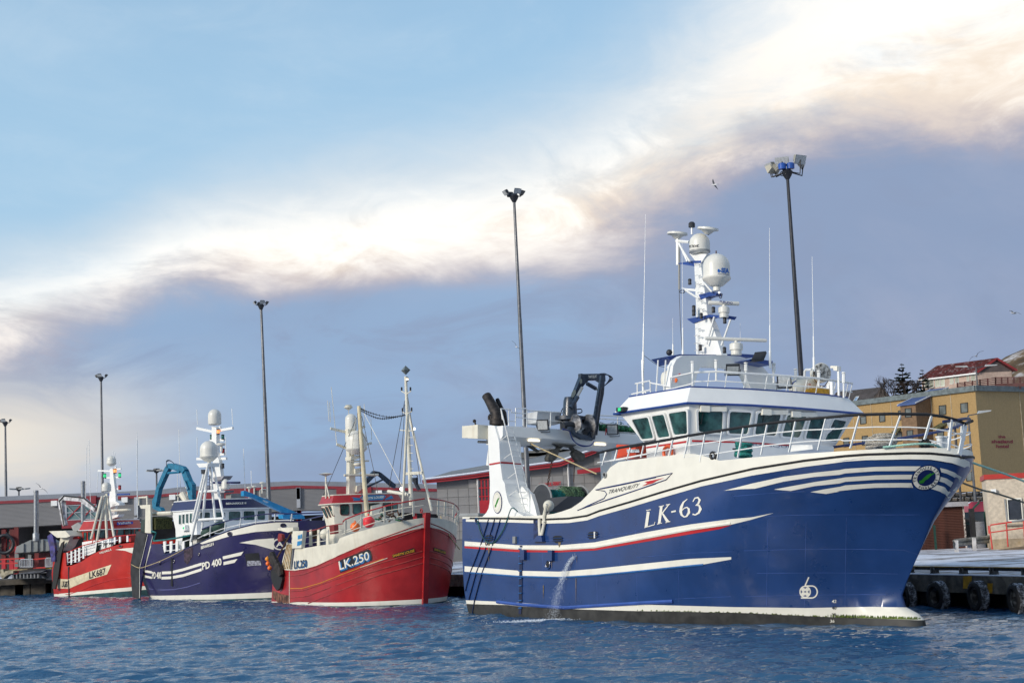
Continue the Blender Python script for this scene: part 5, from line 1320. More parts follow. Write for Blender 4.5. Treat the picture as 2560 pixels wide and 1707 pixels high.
for x, y0, y1 in ((1215, 830, 1035), (1550, 770, 1020), (1900, 690, 1015), (1400, 600, 745), (760, 610, 750), (330, 350, 500), (1540, 420, 480)): T_.strake('weld_seam', q('E', x, y0, x + 4, y1), .012, mat('seam_blue', (.05, .10, .30), .35, var=.2), hull, mirror=False, n=4)
for x, y0, y1 in ((200, 330, 1050), (520, 340, 1060), (860, 310, 1058)): T_.strake('weld_seam', q('F', x, y0, x - 12, y1), .01, mat('seam_blue', (.05, .10, .30)), hull, mirror=False, n=4)
# bow stripes, left tips pointed, running out round the nose
st3 = [(q('C', 1215, 1278, 1500, 1205, 1800, 1140, 2100, 1100, 2350, 1073) + q('D', 250, 1273, 600, 1250, 900, 1243, 1135, 1243), q('C', 1215, 1278, 1390, 1262, 1520, 1257, 1800, 1188, 2100, 1142, 2350, 1121) + q('D', 250, 1325, 600, 1300, 900, 1297, 1075, 1297)),
       (q('C', 1705, 1265, 1880, 1232, 2100, 1192, 2350, 1155) + q('D', 250, 1372, 600, 1348, 900, 1341, 1035, 1341), q('C', 1705, 1265, 1870, 1279, 2100, 1232, 2350, 1205) + q('D', 250, 1424, 600, 1400, 900, 1395, 1022, 1395)),
       (q('C', 2062, 1290, 2200, 1262, 2350, 1238) + q('D', 250, 1465, 600, 1442, 900, 1437, 1025, 1438), q('C', 2062, 1290, 2215, 1308, 2350, 1284) + q('D', 150, 1535, 400, 1508, 600, 1494, 900, 1490, 1045, 1494))]
for u_, l_ in st3: stripe(T_, hull, 'bow_stripe', CREAM, u_, l_)
for u_, l_ in ((q('D', 1360, 1262, 1440, 1280, 1530, 1315, 1610, 1370, 1652, 1425), q('D', 1375, 1312, 1440, 1330, 1520, 1370, 1590, 1432, 1610, 1478)),
               (q('D', 1358, 1362, 1440, 1385, 1510, 1430, 1560, 1490, 1575, 1540), q('D', 1330, 1412, 1410, 1435, 1480, 1485, 1520, 1535, 1536, 1566))):
    stripe(T_, hull, 'bow_stripe', CREAM, u_, l_, step=14)
stripe(T_, hull, 'bow_stripe', CREAM, q('F', 1592, 28, 1680, 55, 1730, 95, 1748, 130), q('F', 1545, 62, 1640, 92, 1700, 130, 1722, 172), step=14)
# weld seams, algae
for pts in (('F', 0, 312, 400, 292, 800, 288, 1470, 290, 1600, 332), ('F', 0, 590, 400, 580, 900, 577, 1340, 585, 1460, 622), ('F', 110, 780, 600, 776, 1000, 778, 1290, 785, 1385, 808), ('F', 0, 975, 500, 962, 1000, 958, 1190, 960), ('C', 1310, 1332, 1700, 1300, 2000, 1285), ('E', 120, 492, 620, 505, 1100, 498, 1500, 440, 1650, 400, 1900, 375, 2300, 330), ('E', 1550, 648, 2000, 610, 2350, 598), ('E', 1870, 995, 2340, 975)):
    T_.strake('weld_seam', q(*pts), .012, mat('seam_blue', (.05, .10, .30), .35, var=.2), hull, mirror=False, n=4)
ALG = mat('green_algae', (.09, .13, .02), .9, var=.6, vscale=20)
am = MB(); rg = random.Random(4)
for i in range(420):
    x = rg.uniform(-900, 1490) if rg.random() < .45 else rg.uniform(780, 1480); yb = (1112 + (x / 700) * 34) if x < 700 else 1146 + (x - 700) / 790 * 28
    if x < 0: yb = 1112 + x * .02
    h = rg.uniform(3, 24) * (1.3 if x > 700 else .6); w = rg.uniform(2, 9)
    P = [E_.pt(p, .02) for p in q('F', x - w, yb - 1, x + w, yb - 1, x + w * .4, yb - h, x - w * .6, yb - h * .7)]
    if all(p is not None for p in P): am.add(P, [(0, 1, 2, 3)])
am.build('algae', ALG, hull, smooth=0, kind='stuff')
# name, number, marks
def flat_poly(sh, name, m, par, v, *xy, off=.02, step=20): return sh.env.decal(name, q(v, *xy), m, par, off, step=step)
def strokes(v, segs, w):       # thick polyline strokes in picture space -> polygons
    out = []
    for s in segs:
        L_, R_ = [], []
        for i, p in enumerate(s):
            a, b = s[max(i - 1, 0)], s[min(i + 1, len(s) - 1)]; dx, dy = b[0] - a[0], b[1] - a[1]; l = math.hypot(dx, dy) or 1
            ww = (p[2] if len(p) > 2 else w) / 2; nx, ny = -dy / l * ww, dx / l * ww
            L_.append((p[0] + nx, p[1] + ny)); R_.append((p[0] - nx, p[1] - ny))
        out.append(q(v, *[c for p in L_ + R_[::-1] for c in p]))
    return out
def arc(cx, cy, rx, ry, a0, a1, n=14, w=None, rot=0, wf=None):
    out = []
    for i in range(n + 1):
        a = R(lerp(a0, a1, i / n)); x, y = rx * math.cos(a), -ry * math.sin(a); cr, sr_ = math.cos(R(rot)), math.sin(R(rot))
        p = [cx + x * cr - y * sr_, cy + x * sr_ + y * cr]
        if wf: p.append(wf(i / n))
        elif w: p.append(w)
        out.append(tuple(p))
    return out
num = thing_none = None
G_ = {'L': [[(1650, 262, 24), (1632, 392, 24)], [(1632, 252, 6), (1672, 246, 6)], [(1618, 397, 7), (1700, 372, 7), (1707, 348, 4)]],
      'K': [[(1760, 217, 22), (1742, 362, 22)], [(1738, 222, 6), (1782, 212, 6)], [(1725, 367, 6), (1765, 357, 6)], [(1822, 204, 8), (1762, 282, 10)], [(1768, 276, 12), (1815, 350, 26)], [(1798, 207, 6), (1834, 200, 6)], [(1795, 355, 6), (1834, 345, 6)]],
      '-': [[(1843, 266, 13), (1882, 257, 13)]],
      '6': [[(1978, 157, 5), (1945, 185, 14), (1927, 225, 23), (1922, 262, 24), (1930, 290, 18), (1950, 308, 9)], [(1948, 308, 9), (1972, 302, 14), (1992, 270, 22), (1990, 240, 18), (1974, 226, 9), (1952, 234, 8), (1935, 252, 6)]],
      '3': [[(2024, 180, 7), (2042, 150, 11), (2066, 144, 14), (2082, 165, 20), (2070, 196, 15), (2047, 212, 7)], [(2050, 208, 7), (2078, 212, 14), (2088, 240, 24), (2074, 272, 17), (2045, 290, 11), (2022, 284, 13)]]}
for ch, sg in G_.items():
    mbs = []
    for poly in strokes('E', [smooth2 for smooth2 in sg], 10):
        o = E_.decal('registration_number', poly, CREAM, hull, .02, step=14)
def capt(sh, body, v, quad, m, par, off=.02, name='lettering', **k): return sh.env.text(name, body, q(v, *quad), m, par, off, **k)
capt(T_, 'TRANQUILITY', 'N', (1885, 730, 2180, 662, 2198, 616, 1897, 684), INK, bul, shear=.25, bold=-.004)
for pts in (('N', 2352, 560, 2000, 636, 1762, 682, 1850, 693, 1872, 722, 1845, 765, 1585, 882, 1900, 770, 2352, 622), ('C', 0, 1259, 300, 1197, 712, 1106, 652, 1170, 300, 1293, 0, 1393)):
    P = E_.path(q(*pts), .02); MB().tube(P, .022, 4).build('logo_outline', INKB, bul)
flat_poly(T_, 'logo_arrow', REDTRIM, bul, 'C', 635, 1152, 437, 1192, 468, 1203, 413, 1234, 520, 1205, 560, 1180)
for body, (x0, x1, y0, y1) in (('42', (737, 778, 1000, 1028)), ('36', (723, 762, 1167, 1193))): capt(T_, body, 'F', (x0, y1, x1 - 2, y1 - 2, x1, y0, x0 + 2, y0), CREAM, hull, bold=.01)
for body, (x0, x1, y0, y1) in (('40', (738, 777, 1055, 1083)), ('38', (736, 772, 1112, 1138))): capt(T_, body, 'F', (x0, y1, x1 - 2, y1 - 2, x1, y0, x0 + 2, y0), INK, hull, bold=.01)
# bulbous bow and thruster mark
for poly in strokes('F', [[(545, 810), (512, 885)], [(512, 884), (570, 884)] + arc(568, 934, 48, 51, 90, -90, 12) + [(478, 985)], arc(514, 933, 43, 46, 0, 180, 12), arc(514, 933, 43, 46, 180, 360, 12)], 11): E_.decal('thruster_mark', poly, CREAM, hull, .02, step=14)
for a in (45, 135, 225, 315):
    c = (514 + 22 * math.cos(R(a)), 933 - 24 * math.sin(R(a)))
    E_.decal('thruster_mark', q('F', *[z for b in range(0, 360, 30) for z in (c[0] + 17 * math.cos(R(b)), c[1] + 17 * math.sin(R(b)))]), CREAM, hull, .02, step=14)
# round emblem on the bow and on the gantry leg
def emblem(S, v, cx, cy, rx, ry, rot, par, ring, inner, island, textm, off=.02, outer=None):
    el_ = lambda f: q(v, *[z for p in arc(cx, cy, rx * f, ry * f, 0, 360, 28, rot=rot)[:-1] for z in p])
    em = S.decal('emblem', el_(1.0), outer, par, off)
    if em is None: return
    tgt = par if par.parent is not None and par.parent.parent is not None else par
    S.decal('emblem_ring', el_(.93), ring, tgt, off + .006); S.decal('emblem_centre', el_(.64), inner, tgt, off + .012)
    isl = [(-.52, .42), (-.5, .2), (-.38, .22), (-.2, .0), (.02, -.22), (.2, -.32), (.3, -.42), (.36, -.32), (.56, -.46), (.6, -.4), (.3, -.14), (.14, .06), (-.1, .22), (-.18, .38), (-.36, .46)]
    cr, sr_ = math.cos(R(rot)), math.sin(R(rot))
    pts = []
    for x, y in isl: pts += [cx + x * rx * .92, cy + y * ry * 1.0]
    S.decal('emblem_island', q(v, *pts), island, tgt, off + .02, step=10)
    mb = MB()
    def along(body, a0, a1, flip):
        n = len(body)
        for i, ch in enumerate(body):
            if ch == ' ': continue
            a = R(lerp(a0, a1, (i + .5) / n)); f0, f1 = (.68, .90) if not flip else (.90, .68); da = R(abs(a1 - a0) / n * (.08 if ch == 'I' else .36)) * (1 if a1 < a0 else -1)
            P = []
            for f, aa in ((f0, a + da), (f0, a - da), (f1, a - da), (f1, a + da)):
                x, y = rx * f * math.cos(aa), -ry * f * math.sin(aa); P.append((cx + x * cr - y * sr_, cy + x * sr_ + y * cr))
            S.text('x', ch, q(v, *[z for p in P for z in p]), textm, par, off + .014, bold=.01, mb=mb)
    along('TRANQUILITY', 172, -22, False); along('WHALSAY', 202, 322, True)
    mb.build('emblem_lettering', textm, tgt, smooth=0)
emblem(E_, 'D', 1198, 1375, 175, 140, -28, hull, CREAM, mat('emblem_navy', (.008, .016, .09), .35, var=.1), mat('emblem_green', (.03, .22, .02), .4, var=.1), INK, outer=mat('emblem_navy', (.008, .016, .09)))
# bulwark scuttle, side ladder, chafing bars, openings
def port_oval(S, v, cx, cy, rx, ry, par, m, rim, name='porthole', off=.02):
    P = [S.pt(p, off + .02) for p in q(v, *[z for p in arc(cx, cy, rx, ry, 0, 360, 18)[:-1] for z in p])]
    if any(p is None for p in P): return
    o = MB().tube(P + [P[0]], .035, 6, False).build(name, rim, par)
    MB().add([p for p in P], [tuple(range(len(P)))]).build('opening', m, par, smooth=0)
    return o
VOID = mat('dark_opening', (.012, .014, .02), .6, var=.3)
port_oval(E_, 'E', 811, 706, 17, 36, hull, VOID, BLUE, 'outlet')
port_oval(E_, 'N', 1854, 536, 16, 24, bul, VOID, GREY, 'fairlead')
port_oval(E_, 'N', 601, 986, 15, 26, hull, VOID, BLUE, 'fairlead')
def fport(v, c, bars=2):
    o = E_.decal('freeing_port', q(v, *c), VOID, hull, .02, step=14)
    (x0, y0, x1, y1) = (min(c[0::2]), min(c[1::2]), max(c[0::2]), max(c[1::2]))
    for i in range(bars):
        y = lerp(y0, y1, (i + 1) / (bars + 1)); MB().tube(E_.path(q(v, x0 - 4, y + 3, x1 + 4, y), .05), .025, 4).build('port_bar', BLUE, hull)
fport('N', (1345, 1142, 1365, 1131, 1420, 1131, 1436, 1146, 1434, 1188, 1412, 1202, 1372, 1202, 1348, 1184))
fport('N', (1688, 1106, 1705, 1095, 1765, 1088, 1787, 1098, 1782, 1140, 1765, 1158, 1705, 1165, 1690, 1150))
fport('N', (682, 1134, 700, 1124, 745, 1124, 756, 1138, 752, 1172, 735, 1186, 700, 1186, 684, 1172))
MB().tube(E_.path(q('N', 1758, 1092, 1758, 1155), .04), .05, 6).build('port_post', WHITE, hull)
E_.decal('recess', q('N', 1153, 962, 1232, 968, 1232, 1120, 1165, 1186, 1153, 1186), mat('scuffed_blue_recess', (.02, .035, .11), .5, var=.5, vscale=4), hull, .018)
MB().prism([E_.pt(p, .12) for p in q('N', 1165, 1190, 1228, 1130, 1262, 1128, 1272, 1190)], (0, .2, 0)).build('scoop', BLUE, hull, smooth=0)
E_.decal('scoop_opening', q('N', 1170, 1186, 1200, 1174, 1262, 1174, 1268, 1186), VOID, hull, .13, step=10)
for pts in (('N', 1275, 1000, 1268, 950, 1290, 850, 1302, 826), ('N', 1232, 1130, 1226, 1040, 1226, 965), ('N', 1248, 1130, 1275, 1000)):
    MB().tube([E_.pt(p, .1) or T_.Y(p, -4.5) for p in q(*pts)], .08, 7).build('derrick_arm', OLDWHITE, T_.root)
MB().ball(T_.Y(q1('N', 1300, 838), -4.2), .28, 8).build('derrick_head', OLDWHITE, T_.root)
LAD = MB()
lp = [E_.pt(p, .03) for p in q('E', 572, 548, 568, 800, 565, 1040, 562, 1120)]
lq = [E_.pt(p, .03) for p in q('E', 594, 548, 594, 800, 590, 1040, 584, 1122)]
lad = MB().add(lp + lq, [(i, i + 1, 5 + i, 4 + i) for i in range(3)]).build('boarding_ladder', mat('ladder_recess_navy', (.008, .016, .06), .5, var=.2), hull, smooth=0) if all(lp + lq) else None
for i in range(9):
    y = 575 + i * 62; a, b = E_.pt(q1('E', 569, y), .07), E_.pt(q1('E', 594, y - 2), .07); MB().tube([a, b], .03, 5).build('rung', mat('moulding_blue', (0, 0, 0)), hull)
for a, b in ((310, 75), (362, 125), (410, 175)):
    MB().tube(E_.path(q('E', a, 330, a - 70, 560, (a + b) / 2 - 38, 780, b + 20, 1000, b, 1112), .03), .035, 5).build('chafing_bar', mat('navy_bar', (.008, .02, .08), .5, var=.2), hull)
for x, y in ((612, 625), (845, 632)): MB().box(E_.pt(q1('E', x, y), .08), (.36, .2, .5)).build('outlet_box', BLUE, hull, smooth=0)
MB().box(E_.pt(q1('E', 534, 500), .05), (.25, .12, .34)).build('outlet_box', GREY, hull, smooth=0)
RSTAIN = mat('rust_run', (.16, .12, .07), .7, var=.4, vscale=5)
for (x, y0, y1, w) in ((312, 518, 690, 9), (285, 518, 600, 5), (905, 520, 565, 12), (1043, 820, 1040, 3), (840, 640, 760, 3), (770, 880, 1000, 4), (1050, 640, 700, 2)):
    E_.decal('rust_streak', q('E', x - w, y0, x + w, y0, x + w * .4, lerp(y0, y1, .7), x - w * .3, y1), RSTAIN, hull, .024, step=14)
# stern corner post and transom roller
T_.tube('stern_roller', [T_.Y(p, -4.2) for p in q('N', 440, 936, 600, 932)] + [Vector((.1, 3.9, 4.95))], .14, GREY)
# ---------------- stern gantry
GP_ = ('y', -4.05)
leg = MB()
def legring(v, z_, *c): return T_.on(('y', -4.1), v, *c)
outl = T_.on(('y', -4.15), 'A', 470, 765, 545, 768, 600, 960, 612, 1195, 640, 1400) + T_.on(('y', -4.15), 'N', 870, 620, 880, 700, 905, 800, 945, 862, 990, 900, 1045, 932, 1060, 940, 985, 945, 650, 945, 690, 905, 712, 860, 722, 800, 724, 600, 715, 440, 708, 250)
g_leg = MB().prism(outl, (0, 1.35, 0), False).build('gantry_leg', WHITE, T_.root, smooth=0)
MB().prism(T_.on(('y', -3.2), 'N', 1060, 640, 1110, 706, 1150, 720, 1185, 830, 1210, 938, 1000, 940, 985, 850), (0, .3, 0)).build('leg_bracket', WHITE, T_.root, smooth=0)
MB().prism([Vector((p.x, 3.2, p.z)) for p in outl], (0, 1.0, 0), False).build('gantry_leg', WHITE, T_.root, smooth=0)
LS = Surf(T_.mw, plane=(Vector((0, -4.17, 0)), Vector((0, -1, 0))))
LS.decal('red_line', q('A', 485, 1215, 610, 1192, 612, 1210, 487, 1232), REDTRIM, g_leg, .015)
rx_ = T_.Y(q1('A', 612, 1200), -4.15); MB().box((rx_.x - .02, -3.45, rx_.z), (.1, 1.32, .09)).build('red_line', REDTRIM, g_leg, smooth=0)
emblem(LS, 'N', 799, 804, 44, 110, 0, g_leg, CREAM, CREAM, mat('emblem_green', (0, 0, 0)), CREAM, outer=INKB)
la = T_.on(('x', 4.6), 'A', 620, 568, 690, 850, 790, 1290) + T_.on(('x', 4.9), 'N', 1010, 660, 1078, 930)
lb_ = T_.on(('x', 4.6), 'A', 755, 800, 850, 1150, 930, 1500) + T_.on(('x', 4.9), 'N', 1098, 690, 1152, 930)
ld = MB().tube(la, .035, 5).build('gantry_ladder', WHITE, T_.root); MB().tube(lb_, .035, 5).build('stile', WHITE, ld)
fa, fb_ = interp([(-p.z, p.y) for p in la]), interp([(-p.z, p.y) for p in lb_])
z = 9.3
while z > 5.1: MB().tube([(4.65, fa(-z), z), (4.65, fb_(-z), z)], .022, 4).build('rung', WHITE, ld); z -= .3
for z in (8.9, 8.0, 7.0, 6.1): MB().tube([(4.65, fa(-z), z), (3.9, fa(-z), z - .25)], .025, 4).build('bracket', WHITE, ld)
# cross beam from leg to leg
zc = T_.Y(q1('A', 600, 770), -4.1).z
P = T_.on(('z', zc), 'A', 700, 772, 2230, 868)
bd = (P[1] - P[0]).normalized(); bl_ = P[0] + bd * 0
def beamsec(p): return [p + Vector(v) for v in ((0, 0, 0), (0, 0, -.55), (-.45, 0, -.9), (-1.6, 0, -.9), (-1.6, 0, 0))]
cb = MB().loft([beamsec(Vector((P[0].x, -4.0, zc))), beamsec(Vector((P[1].x, 5.2, zc)))]).build('gantry_beam', WHITE, T_.root, smooth=0)
T_.slab('exhaust_box', OLDWHITE, ('y', -4.0), 1.3, 'A', 285, 782, 345, 778, 470, 765, 470, 930, 340, 922, 285, 920)
T_.tube('outlet_pipe', T_.on(('y', -4.0), 'A', 358, 958, 470, 962), .08, GREY)
T_.slab('gantry_fin', WHITE, ('y', -3), .1, 'A', 480, 1040, 455, 1232, 485, 1235)
BW = Surf(T_.mw, plane=(Vector((P[0].x, -4, zc)), (Vector((P[0].x, -4, zc)) - Vector((P[1].x, 5.2, zc))).cross(Vector((0, 0, 1))).normalized()))
yof = lambda p: T_.X(p, 3.0).y
beamx = lambda y: lerp(P[0].x, P[1].x, (y + 4) / 9.2) + .05
def onbeam(v, x, y_, d=0):
    p = T_.X(q1(v, x, y_), 3.3 + d); p = T_.X(q1(v, x, y_), beamx(p.y) + d); return p
for x0, x1, y0, m in ((945, 1070, 940, LIT), (1725, 1845, 985, LIT)):
    o = MB().beam(onbeam('A', x0, y0, -.12), onbeam('A', x1, y0 + 6, -.12), .16, .1).build('strip_light', m, T_.root); 
# gantry top rails
def rails(pl, tops, mids, posts, v, m=WHITE, r=.035, name='railing'):
    t = MB().tube(T_.on(pl, v, *tops), r, 6).build(name, m, T_.root)
    for md in mids: MB().tube(T_.on(pl, v, *md), r * .8, 5).build('rail', m, t)
    for a in posts: MB().tube(T_.on(pl, v, *a), r, 5).build('post', m, t)
    return t
rails(('x', 3.1), (620, 570, 740, 580, 742, 612, 790, 618), ((700, 715, 790, 718),), ((712, 580, 712, 770), (620, 570, 640, 700)), 'A')
rails(('x', 3.1), (790, 845, 795, 565, 915, 568, 935, 590, 1340, 615, 1420, 690, 1420, 740), ((800, 670, 930, 680), (930, 690, 1340, 720, 1400, 735), (780, 850, 925, 852), (800, 620, 930, 628)), ((925, 580, 920, 850), (1205, 608, 1200, 790), (880, 570, 880, 770)), 'A')
rails(('x', 3.5), (1560, 715, 1630, 640, 1990, 658, 2130, 665), ((1660, 740, 1700, 682, 2120, 708), (1770, 740, 2150, 770), (1760, 835, 2190, 855)), ((1765, 650, 1760, 840), (1990, 658, 1988, 850)), 'A')
T_.slab('equipment_locker', mat('grey_white_locker', (.5, .52, .53), .5, var=.12), ('x', 2.4), 1.0, 'A', 990, 612, 1030, 602, 1255, 618, 1258, 752, 1190, 770, 975, 745)
for x, y in ((1112, 760), (1930, 812)):
    p = onbeam('A', x, y, .15); f = deck_flood(T_, p, (.8, -1, -.35), 1.2)
# exhaust pipes
EX = mat('sooty_exhaust', (.035, .03, .028), .55, .5, var=.4, vscale=4, dirt=(.16, .09, .04), dirt_amt=.2)
ex = MB().tube(T_.on(('y', -3.6), 'A', 585, 765, 575, 640, 500, 500, 455, 420), [.33, .32, .27, .25], 14).build('exhaust_pipe', EX, T_.root)
MB().tube(T_.on(('y', -3.4), 'A', 520, 560, 470, 470, 435, 425), [.2, .2, .18], 12).build('pipe_mouth', EX, ex)
MB().lathe(T_.Y(q1('A', 575, 755), -3.6), (0, 0, 1), [(.42, 0), (.42, .3)], 14).build('collar', EX, ex)
MB().tube(T_.on(('y', -3.0), 'A', 670, 760, 655, 620, 620, 560, 578, 460), [.16, .15, .13, .11], 10).build('exhaust_pipe', EX, T_.root)
MB().tube(T_.on(('y', -3.8), 'A', 500, 760, 505, 660, 490, 645, 480, 665, 482, 700), .07, 8).build('vent_pipe', EX, T_.root)
MB().tube(T_.on(('y', -4.3), 'A', 325, 770, 318, 735, 305, 712), .05, 6).ball(T_.Y(q1('A', 310, 715), -4.3), .1, 6).build('vent_pipe', EX, T_.root)
# hanging blocks and warps
BK = mat('block_steel', (.11, .105, .09), .6, .3, var=.25, vscale=4, dirt=(.05, .04, .03), dirt_amt=.3)
for pts, hub, hang in (((1240, 1040, 1285, 1065, 1260, 1150, 1210, 1195, 1160, 1185, 1152, 1150, 1180, 1090), (1222, 1148), (1330, 1000, 1265, 1060)), ((1480, 1045, 1585, 1105, 1588, 1160, 1560, 1195, 1510, 1190, 1475, 1150, 1448, 1090), (1527, 1150), (1420, 1000, 1475, 1065))):
    o = T_.slab('towing_block', BK, ('x', 3.2), .35, 'A', *pts); MB().tube(T_.on(('x', 3.2), 'A', *hang), .12, 6).build('shackle', BK, o)
    c = T_.X(q1('A', *hub), 2.98); MB().lathe(c, (-1, 0, 0), [(.16, 0), (.16, .06), (.06, .1)], 12).build('pin', DARK, o)
T_.slab('hanging_bracket', BK, ('x', 3.2), .5, 'A', 1210, 985, 1480, 1000, 1420, 1025, 1330, 1012, 1290, 1020)
for i in range(13):
    p = T_.X(q1('A', lerp(1218, 1168, i / 12), lerp(1195, 1470, i / 12)), 3.2); MB().torus(p, (1, 0, 0) if i % 2 else (.3, 1, 0), .06, .022, 8, 4).build('chain_link', RUSTY, T_.root)
for i in range(16):
    p = T_.X(q1('A', lerp(1690, 2060, i / 15), lerp(1010, 1035, i / 15)), 3.0); MB().torus(p, (1, 0, 0) if i % 2 else (0, 0, 1), .08, .025, 8, 4).build('chain_link', DARK, T_.root)
T_.slab('sheave_block', BK, ('x', 2.6), .25, 'A', 830, 920, 900, 940, 1050, 1060, 1055, 1080, 970, 1030, 880, 970)
# knuckle-boom crane on the gantry
CX_ = ('x', 3.0)
def cr(name, m, th, *xy, dx=0): return MB().prism(T_.on(('x', 3.0 + dx), 'A', *xy), (th, 0, 0)).build(name, m, T_.root, smooth=0)
boom = cr('crane_boom', CRANE, .28, 1390, 640, 1430, 490, 1545, 200, 1545, 160, 1600, 170, 1610, 260, 1540, 350, 1470, 520, 1490, 700, 1360, 700)
MB().prism(T_.on(('x', 3.0), 'A', 1550, 165, 1830, 160, 1835, 250, 1790, 268, 1740, 238, 1640, 240, 1600, 275, 1575, 250), (.24, 0, 0)).build('crane_jib', CRANE, T_.root, smooth=0)
MB().prism(T_.on(('x', 4.3), 'A', 1790, 180, 1835, 190, 1820, 400, 1730, 830, 1715, 930, 1650, 945, 1640, 880, 1700, 735), (.16, 0, 0)).build('crane_arm', CRANE, T_.root, smooth=0)
MB().prism(T_.on(('x', 4.5), 'A', 1412, 780, 1450, 785, 1490, 850, 1620, 885, 1690, 925, 1680, 948, 1560, 930, 1480, 885, 1430, 830), (.22, 0, 0)).build('crane_hook_arm', CRANE, T_.root, smooth=0)
MB().lathe(T_.X(q1('A', 1430, 715), 3.0), (0, 0, 1), [(.55, -.5), (.55, 0), (.42, .05), (.36, 1.1), (.3, 1.3)], 16).build('crane_column', CRANE, T_.root)
MB().lathe(T_.X(q1('A', 1435, 690), 3.0), (0, 0, 1), [(.95, -.1), (.95, .1)], 16).build('crane_slewing_ring', CRANE, T_.root)
SIL = mat('ram_chrome', (.45, .44, .40), .25, .8, var=.1)
for a, m_, r in (((1440, 560, 1520, 430), CRANE, .13), ((1510, 440, 1575, 320), SIL, .08), ((1630, 275, 1735, 335), CRANE, .11), ((1735, 335, 1780, 362), SIL, .06)):
    MB().tube(T_.on(('x', 3.4), 'A', *a), r, 10).build('hydraulic_ram', m_, T_.root)
hs_ = MB()
for k in range(5):
    hs_.tube(smoothpts(T_.on(('x', 4.0 + .05 * k), 'A', 1780, 160 + k * 4, 1850 + k * 8, 160 + k * 4, 1895 + k * 10, 205 + k * 3, 1870 + k * 4, 262, 1825, 310), 5), .022, 4)
for k in range(5):
    hs_.tube(T_.on(('x', 4.6), 'A', 1800 + k * 8, 320, 1770 + k * 6, 560, 1725 + k * 6, 880), .02, 4)
hs_.tube(smoothpts(T_.on(('x', 2.7), 'A', 1420, 470, 1340, 580, 1320, 660, 1350, 700), 5), .03, 4)
hs_.tube(smoothpts(T_.on(('x', 2.7), 'A', 1500, 580, 1560, 575, 1570, 610, 1520, 625), 5), .03, 4)
hs_.build('crane_hose', HOSE, T_.root)
for k in range(3): MB().tube(smoothpts(T_.on(('x', 4.8), 'A', 1345, 805 + k * 5, 1420, 830, 1450, 900 + k * 5, 1500, 970, 1580, 1010 - k * 4, 1670, 1000, 1715, 950), 5), .03, 4).build('crane_hose', mat('blue_hose', (.01, .03, .16), .4), T_.root)
for c, r in (((1455, 765), .62), ((1610, 790), .72)):
    p = T_.X(q1('A', *c), 4.0); MB().lathe(p + Vector((0, .15, 0)), (0, -1, .0), [(r, -.08), (r, 0), (r * .5, .12), (.2, .16), (.2, .7)], 20).build('power_block_sheave', mat('worn_drum_steel', (.16, .16, .17), .4, .6, var=.4, vscale=4), T_.root)
MB().tube(T_.on(('x', 4.1), 'A', 1350, 770, 1420, 760, 1540, 770), .18, 8).build('power_block_axle', DARK, T_.root)
MB().prism(T_.on(('x', 4.4), 'A', 1535, 790, 1585, 800, 1550, 830, 1530, 870, 1505, 850), (.3, 0, 0)).build('power_block_cheek', GREY, T_.root, smooth=0)
CSf = Surf(T_.mw, plane=(Vector((3.3, 0, 0)), Vector((1, 0, 0))))
CSf.text('lettering', 'THISTLELIFT', q('A', 1642, 212, 1742, 208, 1742, 176, 1642, 182), CREAM, boom, .04, bold=.03)
CSf.decal('crane_label', q('A', *[z for p in arc(1466, 395, 22, 50, 0, 360, 16, rot=22)[:-1] for z in p]), mat('faded_label', (.3, .32, .26), .5), boom, .05)
CSf.decal('crane_label', q('A', *[z for p in arc(1553, 250, 15, 30, 0, 360, 16)[:-1] for z in p]), mat('faded_label', (.3, .32, .26), .5), boom, .05)
CSf.decal('crane_label', q('A', 1696, 820, 1708, 822, 1700, 900, 1688, 896), REDTRIM, boom, 1.2)
# ---------------- net drums on the aft deck
def drum(c, r, w, netm, lab=None):
    for s in (0, 1):
        pr = [(r, -.03), (r, .03)]; o = MB().lathe(c + Vector((0, w * s, 0)), (0, 1, 0), pr, 40).build('net_drum_flange', mat('drum_flange_grey', (.055, .06, .07), .45, .3, var=.15), T_.root)
        MB().torus(c + Vector((0, w * s, 0)), (0, 1, 0), r, .045, 40, 6).build('flange_rim', GREY, o)
    o = MB().lathe(c, (0, 1, 0), [(r * .3, 0), (r * .35, w)], 16).build('net_drum_core', DARK, T_.root)
c1 = T_.Y(q1('N', 1233, 795), -3.1); drum(c1, .88, 2.4, NETT)
c2 = c1 + Vector((0, 1.05, .05))
T_.tube('winch_hub', [c1 + Vector((.1, 2.3, -.15)), c1 + Vector((.1, 1.9, -.15))], .42, GREY, n=16)
def netpile(label, c, rx, rw, r0, m, seed, group=None):
    rg = random.Random(seed); mb = MB(); rings = []
    for i in range(9):
        t = i / 8; rad = r0 * (.86 + .14 * math.sin(t * math.pi)) * rg.uniform(.95, 1.05); rings.append([c + Vector((math.cos(a) * rad * rg.uniform(.95, 1.05), rw * t, math.sin(a) * rad * rg.uniform(.95, 1.05))) for a in [math.tau * j / 24 for j in range(24)]])
    mb.loft(rings)
    for i in range(90):     # strands
        a = rg.random() * math.tau; t = rg.random(); P = []
        for k in range(4): aa = a + k * .28; P.append(c + Vector((math.cos(aa) * r0 * 1.03, rw * min(1, t + k * .05 * rg.choice((-1, 1))), math.sin(aa) * r0 * 1.03)))
        mb.tube(P, .016, 3)
    o = mb.build('fishing_net', m, None); o.matrix_world = T_.mw; return tag(o, label, 'fishing net')
netpile('turquoise net wound on the aft drum of the blue trawler', c1 + Vector((0, .08, 0)), 0, 1.1, .6, NETT, 3)
netpile('pale green net wound on the forward drum of the blue trawler', c2 + Vector((0, .1, .05)), 0, 1.15, .7, mat('pale_green_netting', (.09, .17, .09), .9, var=.6, vscale=14, bump=1, bscale=40), 5)
